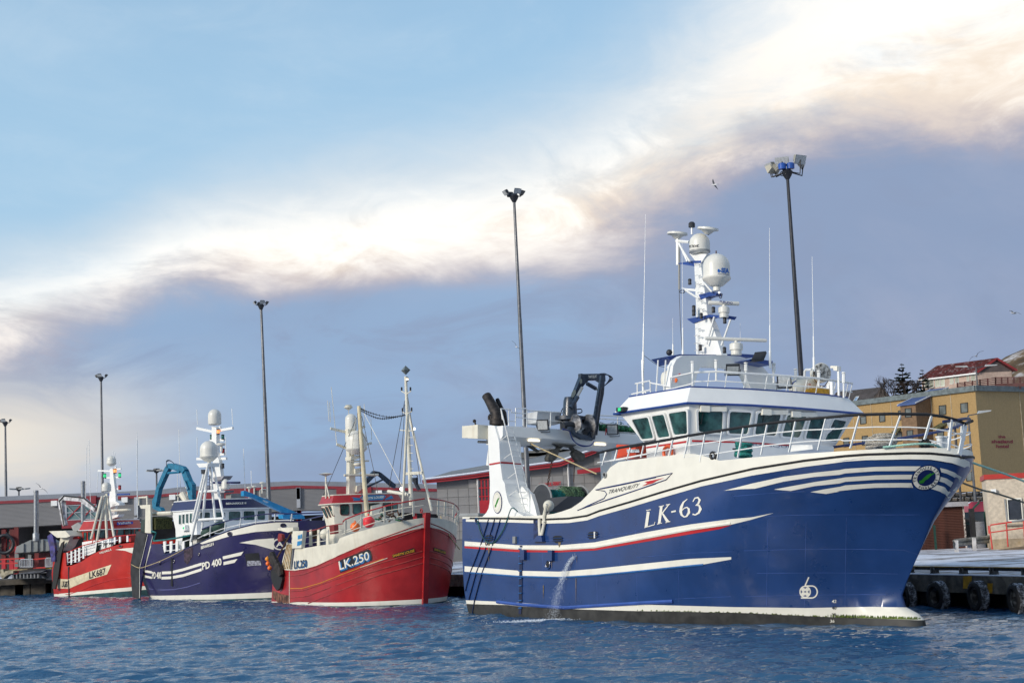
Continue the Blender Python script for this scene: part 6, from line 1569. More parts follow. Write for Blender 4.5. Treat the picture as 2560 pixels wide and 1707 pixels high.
T_.slab('winch_cabinet', mat('dark_cabinet', (.035, .038, .045), .5, var=.15), ('y', -2.6), 1.2, 'N', 1370, 768, 1590, 748, 1400, 900, 1358, 900)
T_.slab('deck_house', DARK, ('y', 0), 3, 'N', 1195, 850, 1250, 820, 1330, 880, 1330, 935, 1200, 935)
def heap(label, sh, pl, v, xy, m, seed, n=70):
    P = sh.on(pl, v, *xy); rg = random.Random(seed); mb = MB(); x0, x1 = min(p.y for p in P), max(p.y for p in P); z0, z1 = min(p.z for p in P), max(p.z for p in P); X0 = P[0].x
    for i in range(26):
        mb.ball((X0 + rg.uniform(-.2, .5), lerp(x0, x1, i / 25), lerp(z0, z1, rg.uniform(.1, .45))), (z1 - z0) * rg.uniform(.35, .6), 6, rg.uniform(.7, 1.1))
    for i in range(n):
        p = Vector((X0 + rg.uniform(-.5, -.2), rg.uniform(x0, x1), rg.uniform(z0 - .05, z1))); mb.tube([p, p + Vector((rg.uniform(-.1, .1), rg.uniform(-.4, .4), rg.uniform(-.25, .15))), p + Vector((0, rg.uniform(-.6, .6), rg.uniform(-.4, .2)))], .02, 3)
    o = mb.build('fishing_net', m, None); o.matrix_world = sh.mw; return tag(o, label, 'fishing net')
heap('green net heaped behind the rail on top of the gantry by the wheelhouse', T_, ('x', 3.2), 'A', (1770, 720, 2190, 850), NETG, 8, 110)
# warp rope
T_.tube('warp_rope', T_.on(('x', 2.9), 'A', 955, 975) + T_.on(('y', -3.7), 'A', 1745, 1335), .035, ROPEB)
T_.tube('warp_rope', T_.on(('x', 3.2), 'A', 1490, 1180, 1475, 1430), .025, RUSTY)
o = MB().tube(smoothpts([E_.pt(p, .06) or T_.Y(p, -4.5) for p in q('N', 607, 955, 640, 1090, 690, 1180, 750, 1205, 800, 1170, 860, 1080, 900, 980, 935, 880, 965, 860, 1005, 895)], 5), .03, 5).build('mooring_line', mat('teal_rope', (.01, .09, .10), .8, var=.3), None); o.matrix_world = T_.mw; tag(o, 'dark teal rope looping down the blue trawler stern quarter', 'rope')

# ---------------- wheelhouse
WB = [(14.4, -3.35), (17.6, -3.42), (18.35, -1.5), (18.75, .6), (18.85, 2.6), (18.55, 4.5), (14.7, 4.3)]
WT = [(12.95, -3.75), (18.05, -3.85), (19.0, -1.5), (19.45, .6), (19.6, 2.8), (19.55, 4.95), (13.15, 4.8)]
def ring(P, z): return [Vector((x, y, z)) for x, y in P]
W0 = [(14.6, -3.3), (17.5, -3.35), (18.2, -1.5), (18.6, .6), (18.7, 2.6), (18.4, 4.4), (14.7, 4.2)]
zs = [5.2, 7.75, 9.35]
wr = [ring(W0, 5.2), ring(WB, 7.75), ring(WT, 9.35)]
wm = MB().loft(wr); wh = wm.build('wheelhouse', WHITE, T_.root, smooth=20)
bv = BVHTree.FromPolygons([Vector(v) for v in wm.v], wm.f); SW_ = Surf(T_.mw, bv)
for (v, c) in (('C', (422, 772, 540, 758, 485, 555, 325, 580)), ('C', (585, 757, 700, 742, 640, 528, 522, 545)), ('C', (742, 728, 872, 716, 864, 492, 688, 518)),
               ('C', (962, 696, 1190, 710, 1197, 498, 955, 490)), ('C', (1253, 712, 1437, 720, 1478, 508, 1265, 498)), ('C', (1508, 722, 1713, 735, 1763, 525, 1540, 508)),
               ('C', (1770, 738, 1942, 752, 2015, 545, 1825, 528)), ('C', (2000, 758, 2135, 768, 2200, 575, 2055, 553)), ('P', (1235, 1560, 1480, 1575, 1672, 1180, 1425, 1140))):
    cc = [SW_.pt(p, .01) for p in q(v, *c)]
    if all(p is not None for p in cc): window(T_.root, cc, WHITE, GLASS, .1, .1, .16, gl=.06)
    else: print('window missed', c)
SW_.decal('red_line', q('C', 405, 857, 905, 780, 1380, 796, 2000, 838, 2340, 866) + q('D', 125, 1040, 120, 1052) + q('C', 2340, 878, 2000, 852, 1380, 812, 905, 800, 405, 872), REDTRIM, wh, .015)
SW_.text('lettering', 'TRANQUI', q('C', 1435, 838, 1850, 866, 1850, 836, 1435, 812), mat('faded_navy_lettering', (.18, .2, .3), .5), wh, .02, bold=-.008)
# brow and roof
EL = [(12.75, -3.95), (18.1, -4.0), (19.15, -1.3), (19.6, 1.0), (19.75, 3.2), (19.85, 5.2), (12.75, 5.1)]
ET = [(13.5, -3.6), (17.95, -3.65), (18.9, -1.0), (19.35, 1.2), (19.5, 3.2), (19.35, 4.7), (13.5, 4.6)]
br_ = MB().loft([ring(EL, 9.32), ring(ET, 10.06)]).build('wheelhouse_brow', WHITE, T_.root, smooth=20)
for P_, z, r in ((EL, 9.3, .055), (ET, 10.07, .035)): MB().tube(ring(P_, z) + ring(P_[:1], z), r, 5).build('brow_trim', TRIM, br_)
for c in ((1015, 468), (1610, 498), (1895, 518)):     # wiper motor boxes with blades
    a = SW_.pt(q1('C', c[0] - 40, c[1]), .15); b = SW_.pt(q1('C', c[0] + 45, c[1] + 5), .15); e = SW_.pt(q1('C', c[0] + 215, c[1] + 8), .1)
    o = MB().beam(a, b, .18, .26).beam(b, e, .1, .2).build('wiper_box', CREAM, T_.root)
    f = SW_.pt(q1('C', c[0] - 10, c[1] + 30), .1); g2 = SW_.pt(q1('C', c[0] - 32, c[1] + 155), .1)
    if f and g2: MB().tube([f, g2], .018, 4).build('wiper_blade', INK, o)
nav = T_.Y(q1('A', 2040, 580), -4.05); MB().box(nav, (.55, .25, .2)).build('side_light_box', DARK, T_.root, smooth=0); MB().box(nav + Vector((0, -.14, 0)), (.18, .05, .15)).build('green_side_light', LITG, T_.root, smooth=0)
# wheelhouse top rail
zr = 10.06
tp_ = T_.on(('z', 10.9), 'C', 915, 120, 1140, 112, 1400, 128, 1700, 145, 2000, 168) + T_.on(('z', 10.9), 'P', 1180, 360, 1700, 435, 1810, 455)
rl_ = MB().tube(tp_, .05, 7).build('roof_railing', WHITE, T_.root)
MB().tube([Vector((p.x - .03, p.y, p.z - .42)) for p in tp_], .028, 5).build('rail', WHITE, rl_)
for i in range(11):
    f = i / 10 * (len(tp_) - 1); k = min(int(f), len(tp_) - 2); p = tp_[k].lerp(tp_[k + 1], f - k); MB().tube([p, Vector((p.x - .22, p.y * .985, zr))], .026, 5).build('post', WHITE, rl_)
for pts in (('C', 915, 120, 690, 170, 690, 310), ('C', 915, 228, 690, 285), ('C', 345, 232, 490, 202, 497, 350), ('C', 310, 335, 497, 290), ('C', 365, 232, 365, 380), ('C', 550, 330, 570, 0), ('C', 625, 320, 645, 0), ('C', 490, 222, 690, 262)):
    MB().tube(T_.on(('y', -3.6), *pts), .035, 5).build('rail', WHITE, rl_)
# arch carrying the mast platform
AX = ('x', 16.2)
def ax(name, m, th, v, *xy, x=16.2): return MB().prism(T_.on(('x', x), v, *xy), (th, 0, 0)).build(name, m, T_.root, smooth=0)
ax('mast_arch', WHITE, .4, 'C', 690, 60, 720, 0, 780, -40, 1100, -45, 1350, -30, 1540, 40, 1760, 290, 1450, 280, 1405, 180, 1360, 110, 1200, 75, 960, 70, 935, 110, 895, 260, 660, 300)
pf = T_.on(('x', 15.2), 'B', 338, 1470, 470, 1447, 850, 1450, 1040, 1440, 1200, 1450, 1180, 1480, 1040, 1472, 870, 1492, 480, 1480, 420, 1535)
MB().prism(pf, (1.1, 0, 0)).build('mast_platform', TRIM, T_.root, smooth=0)
MB().prism(T_.on(('x', 16.6), 'B', 1105, 1510, 1180, 1488, 1375, 1515, 1350, 1555), (1.2, 0, 0)).build('mast_platform', TRIM, T_.root, smooth=0)
MB().prism(T_.on(('x', 16.1), 'B', 500, 1484, 870, 1496, 1040, 1478, 1110, 1492, 1100, 1530, 900, 1548, 640, 1540, 450, 1560), (.5, 0, 0)).build('platform_underside', WHITE, T_.root, smooth=0)
# main mast
ms = ('y', 0)
mast = T_.slab('mast', WHITE, ms, .35, 'B', 715, 545, 778, 545, 800, 700, 830, 900, 845, 1050, 890, 1150, 935, 1270, 985, 1442, 735, 1445, 722, 1120, 738, 1040, 730, 900, 722, 700, smooth=0)
T_.slab('top_bracket', WHITE, ms, .3, 'B', 665, 450, 835, 455, 780, 540, 735, 540, smooth=0)
def yplate(name, *xy, th=1.6, m=TRIM): return T_.slab(name, m, ms, th, 'B', *xy)
yplate('mast_spreader', 545, 548, 700, 522, 782, 520, 772, 568, 712, 576, th=.35)
yplate('mast_spreader', 762, 855, 900, 820, 938, 838, 930, 862, 870, 868, 785, 902, th=.4)
yplate('mast_spreader', 652, 1092, 880, 1050, 1068, 1062, 1045, 1092, 880, 1072, 715, 1135, th=.5)
for pts in (('B', 885, 1065, 808, 1335), ('B', 1045, 1092, 955, 1345), ('B', 780, 730, 862, 822), ('B', 600, 805, 735, 890), ('B', 535, 350, 645, 525), ('B', 540, 345, 620, 525)):
    MB().tube(T_.on(('y', -.35), *pts), .05, 6).build('mast_stay', WHITE, T_.root)
yplate('mast_arm', 582, 785, 640, 792, 735, 798, 735, 822, 640, 812, th=.3, m=WHITE)
T_.tube('mast_arm', T_.on(ms, 'B', 512, 325, 638, 335), .08, WHITE)
T_.tube('antenna_pole', T_.on(ms, 'B', 525, 290, 527, 560), .09, WHITE)
T_.tube('antenna_pole', T_.on(('y', -.1), 'B', 540, 370, 542, 800), .06, GREY)
T_.tube('cable', T_.on(('y', -.1), 'B', 540, 800, 552, 1130, 570, 1400), .015, DARK)
for c, a in (((522, 262), .22), ((822, 215), .3)):
    p = T_.Y(q1('B', *c), 0); MB().lathe(p, (a - .1, .0, 1), [(.12, -.22), (.3, -.06), (.52, .0), (.5, .1), (.1, .16)], 16).build('gps_antenna', DOME, T_.root)
T_.tube('antenna_pole', T_.on(ms, 'B', 665, 260, 664, 180), .05, WHITE); MB().lathe(T_.Y(q1('B', 664, 178), 0), (0, 0, 1), [(.16, -.06), (.16, .14), (.1, .2)], 10).build('anchor_light', DARK, T_.root)
T_.tube('antenna_pole', T_.on(ms, 'B', 828, 262, 820, 235), .05, DARK)
# radomes
S_ = FPX / 64.5
d1 = T_.Y(q1('B', 742, 425), 0); r1_ = 53 * (600 / 2352) * 1.0 / S_ * 2.0
rd1 = radome(T_, T_.Y(q1('B', 742, 425), 0), .495, .86, base=False)
MB().lathe(T_.Y(q1('B', 742, 425), 0), (0, 0, 1), [(.51, -.06), (.51, .02)], 24).build('radome_band', GREY, T_.root)
p2 = T_.Y(q1('B', 907, 695), -.6); rd2 = radome(T_, p2, .63, 1.17)
MB().lathe(T_.Y(q1('B', 908, 812), -.6), (0, 0, 1), [(.17, 0), (.17, .35)], 12).build('radome_post', DOME, T_.root)
T_.tube('antenna_pole', [p2 + Vector((0, 0, 1.1)), p2 + Vector((0, 0, 1.35))], .03, RUSTY)
def on_lathe(sh, c, r, z0, z1):
    vs = []; fs = []; n = 32
    for z in (z0, z1):
        for j in range(n): a = math.tau * j / n; vs.append(Vector((c.x + r * math.cos(a), c.y + r * math.sin(a), c.z + z)))
    fs = [(j, (j + 1) % n, n + (j + 1) % n, n + j) for j in range(n)]
    return Surf(sh.mw, BVHTree.FromPolygons(vs, fs))
sd2 = on_lathe(T_, p2, .63, 0, .8)
sd2.text('lettering', 'e-SEA', q('B', 915, 632, 1028, 642, 1028, 592, 917, 582), mat('bright_blue_letters', (.01, .13, .5), .5), rd2, .015, bold=.04)
sd2.text('lettering', 'internet', q('B', 920, 655, 1028, 660, 1028, 645, 920, 638), INKB, rd2, .015)
sd2.text('lettering', 'www', q('B', 905, 668, 950, 670, 950, 656, 905, 654), REDTRIM, rd2, .015, bold=.02)
sd1 = on_lathe(T_, T_.Y(q1('B', 742, 425), 0), .495, 0, .6)
sd1.text('lettering', 'ELECTRONIC', q('B', 622, 392, 735, 384, 733, 358, 622, 366), INK, rd1, .015, bold=.02)
# radars
def radar(c, length, ang, m, rp=.1, ped=(.26, .45)):
    c = Vector(c); d = Vector((math.cos(ang), math.sin(ang), 0))
    o = MB().lathe(c, (0, 0, 1), [(ped[0] * .8, -ped[1] - .2), (ped[0] * .8, -ped[1]), (ped[0], -ped[1] + .02), (ped[0], -.16), (ped[0] * .7, -.1), (.08, -.08), (.08, 0)], 12).build('radar_pedestal', DOME, T_.root)
    MB().tube([c - d * length / 2 + Vector((0, 0, .06)), c - d * length * .47 + Vector((0, 0, .06)), c + d * length * .47 + Vector((0, 0, .06)), c + d * length / 2 + Vector((0, 0, .06))], [rp * .8, rp, rp, rp * .8], 12).build('radar_scanner', m, T_.root); return o
rc = T_.Y(q1('B', 978, 945), -.5); radar(rc, 1.45, R(62), DOME, .1, (.26, .42))
rc2 = T_.Y(q1('B', 1098, 1300), -.9); radar(rc2, 2.9, R(66), DOME, .085, (.3, .45))
rcs = Surf(T_.mw, plane=(rc + Vector((.1, 0, 0)), Vector((math.sin(R(62)), -math.cos(R(62)), 0))))
rcs.text('lettering', 'FURUNO', q('B', 932, 930, 1060, 945, 1062, 925, 934, 910), INKB, rd1, .1, bold=.04)
for pts in ((705, 555), (700, 665), (705, 750), (720, 835), (725, 915), (735, 995), (700, 1185), (695, 1255), (695, 1330), (697, 1400)):
    P_ = T_.on(('y', -.42), 'B', pts[0] - 5, pts[1], pts[0] + 18, pts[1] - 10, pts[0] + 52, pts[1] - 5, pts[0] + 30, pts[1] + 5); MB().tube(P_, .025, 4).build('mast_step', WHITE, mast)
for x, y in ((684, 1000), (684, 1045), (877, 1015), (757, 1075), (988, 1120), (748, 1385), (985, 1410), (645, 740)):
    nav_lamp(T_, T_.Y(q1('B', x, y + 12), -.5), DARK, 1.0)
T_.tube('loop_antenna', [p + Vector((0, 0, 0)) for p in T_.on(('y', -.5), 'B', *[z for p in arc(571, 820, 25, 14, 0, 360, 12) for z in p])], .02, DARK)
T_.tube('loop_antenna', T_.on(('y', -.5), 'B', *[z for p in arc(946, 862, 13, 22, 0, 360, 12) for z in p]), .02, DARK)
MB().ball(T_.Y(q1('B', 932, 828), -.9), .04, 6).build('mast_lamp', LITW, T_.root)
# whip aerials
def whip2(v, xb, yb, xt, yt, y, r=.018):
    a, b = T_.Y(q1(v, xb, yb), y), T_.Y(q1(v, xt, yt), y); L_ = (b - a).length
    o = MB().tube([a, a.lerp(b, .12), a.lerp(b, .125), a.lerp(b, .3), a.lerp(b, .305), b], [.06, .06, .04, .032, r, r * .5], 6).build('whip_antenna', WHITE, T_.root); return o
whip2('B', 185, 1600, 211, 62, -3.3); whip2('B', 1432, 1568, 1426, 195, 1.2); whip2('B', 1862, 1600, 1843, 475, 3.4); whip2('B', 578, 1540, 570, 345, -1.2, .012)
whip2('B', 480, 1440, 476, 1080, -1.0, .012); whip2('B', 1140, 1440, 1138, 1130, 1.2, .012)
T_.tube('aerial_wire', T_.on(('y', -3.2), 'B', 190, 1440, 270, 1500, 340, 1548, 400, 1560), .012, DARK)
for pts in (('C', 425, 380, 415, 0), ('C', 440, 300, 410, 380), ('C', 440, 300, 470, 370)): T_.tube('aerial_mount', T_.on(('y', -3.3), *pts), .06 if pts[1] == 425 else .03, WHITE)
for v, x, y0, y1, yy in (('C', 908, 30, 260, -3.0), ('C', 1138, 12, 200, -1), ('C', 1430, 40, 215, .5), ('C', 1703, 50, 225, 2), ('P', 265, 90, 450, 2.2), ('P', 1640, 270, 740, 4.2), ('P', 700, 200, 610, 3), ('P', 1153, 240, 520, 3.6)):
    P_ = T_.on(('y', yy), v, x, y1, x, y0); MB().tube([P_[0], P_[0].lerp(P_[1], .6), P_[0].lerp(P_[1], .62), P_[1]], [.045, .045, .08, .08], 7).lathe(P_[1], (0, 0, 1), [(.03, 0), (.1, .04), (.09, .08)], 8).build('short_antenna', WHITE, T_.root)
T_.tube('camera_post', T_.on(('y', 4.0), 'P', 1545, 700, 1535, 120), .06, WHITE)
T_.slab('camera_head', CREAM, ('y', 4.0), .25, 'P', 1410, 135, 1430, 115, 1550, 120, 1550, 210, 1480, 210, 1470, 160, 1420, 165)
T_.tube('vent_pipe', T_.on(('y', 3.2), 'P', 870, 360, 875, 220, 900, 190, 1010, 185), .06, WHITE)
T_.tube('vent_pipe', T_.on(('y', 3.8), 'P', 1340, 560, 1342, 490, 1370, 445, 1405, 440, 1412, 690), .1, WHITE)
# life raft canisters, search light, loud hailer
def canister(a, b, r, label=None):
    a, b = Vector(a), Vector(b); ax_ = (b - a); L_ = ax_.length
    o = MB().lathe(a, ax_, [(r * .3, 0), (r * .75, .05), (r, .2), (r, L_ * .49), (r * 1.04, L_ * .5), (r, L_ * .51), (r, L_ - .2), (r * .75, L_ - .05), (r * .3, L_)], 20).build('life_raft_canister', CREAM, T_.root); return o
ca = T_.Y(q1('C', 600, 190), -2.7); cb_ = T_.Y(q1('C', 800, 185), -2.7); k1 = canister(ca, ca + Vector((.55, 1.15, 0)).normalized() * 1.35, .42)
CS_ = Surf(T_.mw, plane=(T_.Y(q1('C', 760, 150), -3.0), Vector((0, -1, 0)))); CS_.text('lettering', 'CSM', q('C', 740, 146, 790, 144, 790, 128, 740, 130), REDTRIM, k1, .02, bold=.02)
MB().lathe(T_.Y(q1('C', 748, 198), -3.2), (0, -1, 0), [(.1, 0), (.1, .04)], 14).build('release_unit', ORANGE, k1)
cc_ = T_.X(q1('C', 1870, 245), 17.6); k2 = canister(cc_ + Vector((-.2, .2, 0)), cc_ + Vector((.1, 1.6, 0)), .42)
CS2 = Surf(T_.mw, plane=(T_.X(q1('C', 2040, 235), 18.1), Vector((1, 0, 0)))); CS2.text('lettering', 'CSM', q('C', 2018, 242, 2062, 248, 2062, 230, 2018, 224), REDTRIM, k2, .02, bold=.02)
MB().tube(T_.on(('x', 18.0), 'C', 1880, 260, 1895, 215, 1920, 205), .03, 5).build('blue_strap', TRIM, k2)
sp_ = T_.X(q1('P', 1200, 250), 18.3)
sl_ = MB().lathe(sp_, (1, -.35, .1), [(.3, -.42), (.44, -.3), (.47, 0), (.47, .08)], 24).build('search_light', CREAM, T_.root)
MB().lathe(sp_ + Vector((.06, -.02, 0)), (1, -.35, .1), [(.42, .04), (.42, .06)], 24).build('lens', mat('ribbed_lens', (.35, .35, .33), .25, var=.7, vscale=7), sl_)
MB().tube([sp_ + Vector((0, -.5, .1)), sp_ + Vector((0, -.5, -.3)), sp_ + Vector((0, -.2, -.62)), sp_ + Vector((0, .2, -.62)), sp_ + Vector((0, .5, -.3)), sp_ + Vector((0, .5, .1))], .025, 5).build('yoke', RUSTY, sl_)
MB().tube([sp_ + Vector((0, 0, -.62)), sp_ + Vector((0, 0, -.95))], .06, 6).build('post', WHITE, sl_)
T_.slab('yellow_locker', YELLOW, ('x', 18.2), .5, 'P', 940, 580, 985, 655, 1120, 662, 1340, 685, 1345, 580, 1370, 570, 1360, 558, 1120, 545, 985, 560)
deck_flood(T_, T_.X(q1('C', 1805, 215), 18.3), (1, -.7, .25), 1.25, lens=LENS)
deck_flood(T_, T_.X(q1('B', 1325, 1455), 17.5), (-.2, .6, -.5), 1.1)
deck_flood(T_, T_.X(q1('C', 1300, 92), 17.4), (.6, -.5, -.9), 1.2, hm=DARK)
MB().ball(T_.Y(q1('B', 444, 1415), -2.2), .15, 8).build('deck_lamp', DARK, T_.root)
# ---------------- long side rail from midships round the bow
top_px = q('N', 1775, 322, 2000, 270, 2352, 208) + q('C', 300, 850, 870, 740, 1400, 655, 1640, 621, 2000, 580, 2352, 550) + q('D', 230, 652, 420, 640, 800, 630, 1200, 637, 1400, 662, 1550, 700, 1660, 748)
H2 = dict(HT); 
def side(p, dz=0):     # rail stands on the bulwark: hull sides continued upward
    h = E_.pt(p); return h
topr = [v for v in E_.path(top_px)]
topr = [p for p in topr if p is not None]
rl2 = MB().tube(topr + [Vector((30.1, 0, topr[-1].z))], .06, 8).build('side_railing', BLACK, T_.root)
MB().tube([Vector((p.x, -p.y, p.z)) for p in topr], .06, 8).build('side_railing', mat('navy_rail', (.01, .02, .09), .4), T_.root)
for pts in (q('N', 1775, 415, 2000, 385, 2352, 312) + q('C', 0, 1000, 420, 925, 840, 840, 1180, 792, 1640, 718, 2000, 685, 2352, 672) + q('D', 230, 797, 600, 783, 1000, 785, 1225, 797, 1450, 830, 1600, 870, 1660, 915, 1655, 940),
            q('C', 830, 950, 1180, 908, 1640, 835, 2000, 798, 2352, 778) + q('D', 230, 945, 600, 935, 1000, 930, 1230, 940, 1450, 975, 1600, 1020, 1640, 1055, 1635, 1080)):
    P_ = E_.path(pts, -.02); MB().tube(P_, .026, 6).build('rail', WHITE, rl2)
    MB().tube([Vector((p.x, -p.y, p.z)) for p in P_ if p.x > 24], .026, 6).build('rail', WHITE, rl2)
for v, x0, y0, x1, y1, w in (('N', 1862, 305, 1826, 445, .09), ('N', 1972, 290, 1940, 400, .08), ('C', 65, 900, 30, 1000, .09), ('C', 170, 878, 145, 985, .08), ('C', 300, 852, 265, 970, .08), ('C', 432, 822, 400, 955, .08), ('C', 573, 800, 540, 938, .08), ('C', 715, 772, 680, 935, .09), ('C', 870, 742, 825, 955, .09),
                             ('C', 1032, 712, 980, 998, .09), ('C', 1200, 680, 1150, 975, .09), ('C', 1408, 652, 1350, 955, .09), ('C', 1640, 622, 1578, 928, .09), ('C', 1918, 590, 1852, 902, .09), ('C', 2214, 568, 2135, 882, .09),
                             ('D', 415, 655, 308, 1035, .09), ('D', 898, 648, 765, 1022, .09), ('D', 1262, 655, 1180, 935, .13), ('D', 1500, 700, 1462, 1060, .15), ('D', 1660, 760, 1590, 1110, .26)):
    a, b = E_.pt(q1(v, x0, y0)), E_.pt(q1(v, x1, y1))
    if a and b: MB().beam(a, b, w * .75, .05, up=(1, 0, 0)).build('post', WHITE, rl2)
    if a and b and 26 < a.x < 28.3: MB().beam(Vector((a.x, -a.y, a.z)), Vector((b.x, -b.y, b.z)), w, .05, up=(1, 0, 0)).build('post', WHITE, rl2)
# fairlead rings and bitts at the bow
for v, c, rx, ry, m in (('D', (1192, 975), 52, 44, BLACK), ('C', (1100, 937), 25, 32, BLACK)):
    P_ = [E_.pt(p, -.05) for p in q(v, *[z for p in arc(c[0], c[1], rx, ry, 0, 360, 16) for z in p])]; MB().tube(P_, .07, 6).build('fairlead_ring', m, T_.root)
for x in (1362, 1412): 
    p = T_.X(q1('D', x, 1000), 28.0); MB().lathe(p, (0, 0, 1), [(.13, -.4), (.13, .28), (.17, .3), (.17, .36)], 12).build('mooring_bitt', WHITE, T_.root); MB().tube([p + Vector((0, -.3, 0)), p + Vector((0, .3, 0))], .07, 6).build('mooring_bitt', WHITE, T_.root)
def coil(label, sh, c, r, n, m, h=.12):
    mb = MB()
    for i in range(n): mb.torus(Vector(c) + Vector((rnd.uniform(-.04, .04), rnd.uniform(-.04, .04), i * h)), (rnd.uniform(-.12, .12), rnd.uniform(-.12, .12), 1), r * rnd.uniform(.92, 1.08), h * .62, 20, 5)
    o = mb.build('rope_coil', m, None); o.matrix_world = sh.mw; return tag(o, label, 'rope coil')
coil('buff rope coiled on the foredeck behind the bow rail, nearer the wheelhouse', T_, T_.Y(q1('D', 615, 1015), -1.2), .38, 4, mat('pale_rope', (.45, .42, .36), .9, var=.4, vscale=20), .1)
coil('buff rope coiled on the foredeck behind the bow rail, nearer the bow', T_, T_.Y(q1('D', 720, 1010), -1.2), .42, 5, mat('pale_rope', (.45, .42, .36), .9), .1)
o = T_.slab('rope_stand', DARK, ('y', -3.2), .3, 'C', 1322, 865, 1478, 850, 1475, 866, 1325, 880)
coil('turquoise rope wound round a dark bollard in front of the wheelhouse', T_, T_.Y(q1('C', 1400, 935), -3.3), .32, 6, mat('turquoise_rope', (.02, .22, .19), .85, var=.5, vscale=20), .1)
T_.slab('anchor_locker', WHITE, ('y', -2.5), 1.2, 'C', 1970, 905, 1972, 838, 2185, 838, 2190, 880)
# orange items
T_.slab('orange_cabinet', mat('orange_cabinet_paint', (.62, .06, .015), .4, var=.08), ('y', -3.1), .8, 'N', 2025, 385, 2028, 250, 2035, 242, 2215, 248, 2225, 355, 2190, 380)
T_.slab('instruction_plate', mat('instruction_plate', (.5, .55, .6), .5, var=.5, vscale=6), ('y', -3.55), .03, 'N', 2068, 285, 2186, 285, 2188, 316, 2070, 318)
lb1 = MB().torus(T_.Y(q1('C', 664, 905), -3.55), (0, 1, 0), .28, .075, 24, 8).build('life_ring', mat('orange_life_ring', (.80, .12, .03), .5, var=.1), None); lb1.matrix_world = T_.mw; tag(lb1, 'orange life ring hung on the white wheelhouse side of the blue trawler', 'life ring')
# mooring ropes from the bow
ra = T_.mw @ E_.pt(q1('D', 1230, 985), .05)
pts = [T_.mw @ T_.Y(q1('D', 690, 1022), -2.6), ra] + [at(q1('D', x, y), Y_) for x, y, Y_ in ((1500, 1110, 56.5), (1750, 1205, 57.5), (2000, 1292, 59), (2200, 1362, 60), (2420, 1450, 61))]
tag(MB().tube(smoothpts(pts, 6), .045, 6).build('mooring_rope', ROPEG), 'pale green and white mooring rope running from the blue bow to the quay', 'mooring rope')
pts = [at(q1('D', 1600, 1430), 58.5), at(q1('D', 1860, 1525), 60), at(q1('F', 2100, 105), 61), at(q1('F', 2300, 170), 62), at(q1('F', 2500, 240), 63)]
tag(MB().tube(smoothpts(pts, 6), .04, 6).build('mooring_rope', ROPEGREY), 'grey mooring rope below the green one, crossing the quay building window', 'mooring rope')
# water pumped from the side
wj = MB(); rg = random.Random(9); p0 = E_.pt(q1('E', 1045, 640), .05)
pA = T_.mw @ p0; nW = (T_.mw.to_3x3() @ Vector((-.45, -1, 0))).normalized()
g_end = T_.mw @ (E_.pt(q1('E', 925, 1035), .3)); hv = Vector((g_end.x - pA.x, g_end.y - pA.y, 0))
for i in range(1900):
    t = rg.random() ** .8; z = pA.z - (pA.z + .0) * (t ** 1.35)
    sp = .03 + .14 * t ** 1.3; p = pA + hv * (t ** .75) * 1.15 + nW * .12 * t + Vector((rg.gauss(0, sp), rg.gauss(0, sp), 0)); p.z = max(.0, z + rg.gauss(0, .05))
    r = rg.uniform(.003, .011) * (1.2 if t < .5 else .9)
    wj.add([p + Vector((r, 0, 0)), p + Vector((-r, 0, 0)), p + Vector((0, r, 0)), p + Vector((0, -r, 0)), p + Vector((0, 0, r * 1.8)), p + Vector((0, 0, -r * 1.8))], [(0, 2, 4), (2, 1, 4), (1, 3, 4), (3, 0, 4), (2, 0, 5), (1, 2, 5), (3, 1, 5), (0, 3, 5)])
for i in range(1400):
    p = pA + hv * 1.1 + Vector((rg.gauss(-.8, 1.1), rg.gauss(0, .35) - .4, 0)); p.z = rg.uniform(.0, .07); r = rg.uniform(.008, .026)
    wj.add([p + Vector((r, 0, 0)), p + Vector((-r, 0, 0)), p + Vector((0, r, 0)), p + Vector((0, -r, 0)), p + Vector((0, 0, r))], [(0, 2, 4), (2, 1, 4), (1, 3, 4), (3, 0, 4)])
o = wj.build('water_spray', mat('white_water', (.75, .8, .85), .3, var=0), smooth=0); o['kind'] = 'stuff'; o['label'] = 'jet of white water spilling from an outlet in the blue hull'
# ================================================================== the three smaller trawlers
def mk(S, name, m, pl, th, v, *xy, parent=None): return S.slab(name, m, pl, th, v, *xy, parent=parent)
def lines(S, name, m, r, pl, v, *segs, par=None, n=6):
    return [MB().tube(S.on(pl, v, *sg), r, n).build(name, m, par or S.root) for sg in segs]
def house(S, name, m, z0, z1, z2, P0, P1, P2):
    mb = MB().loft([ring(P0, z0), ring(P1, z1), ring(P2, z2)]); o = mb.build(name, m, S.root, smooth=25)
    return o, Surf(S.mw, BVHTree.FromPolygons([Vector(v) for v in mb.v], mb.f))
def brow(S, name, m, trim, PL, z0, PT_, z1, r=.04):
    mb = MB().loft([ring(PL, z0), ring(PT_, z1)]); o = mb.build(name, m, S.root, smooth=20)
    for P_, z in ((PL, z0), (PT_, z1)): MB().tube(ring(P_, z) + ring(P_[:1], z), r, 5).build('brow_trim', trim, o)
    return o, Surf(S.mw, BVHTree.FromPolygons([Vector(v) for v in mb.v], mb.f))
def wins(S, SF, v, rs, fr, k=.1, dep=.04, gl=GLASS, grow=.12):
    for c in rs:
        if len(c) == 4: c = (c[0], c[3], c[2], c[3], c[2], c[1], c[0], c[1])
        cc = [SF.pt(p, .01) for p in q(v, *c)]
        if all(p is not None for p in cc): window(S.root, cc, fr, gl, dep, k, grow)
        else: print('window missed', v, c)
def bandpoly(S, par, name, m, v, up, lo): S.env.decal(name, q(v, *up) + q(v, *lo)[::-1], m, par, .018)
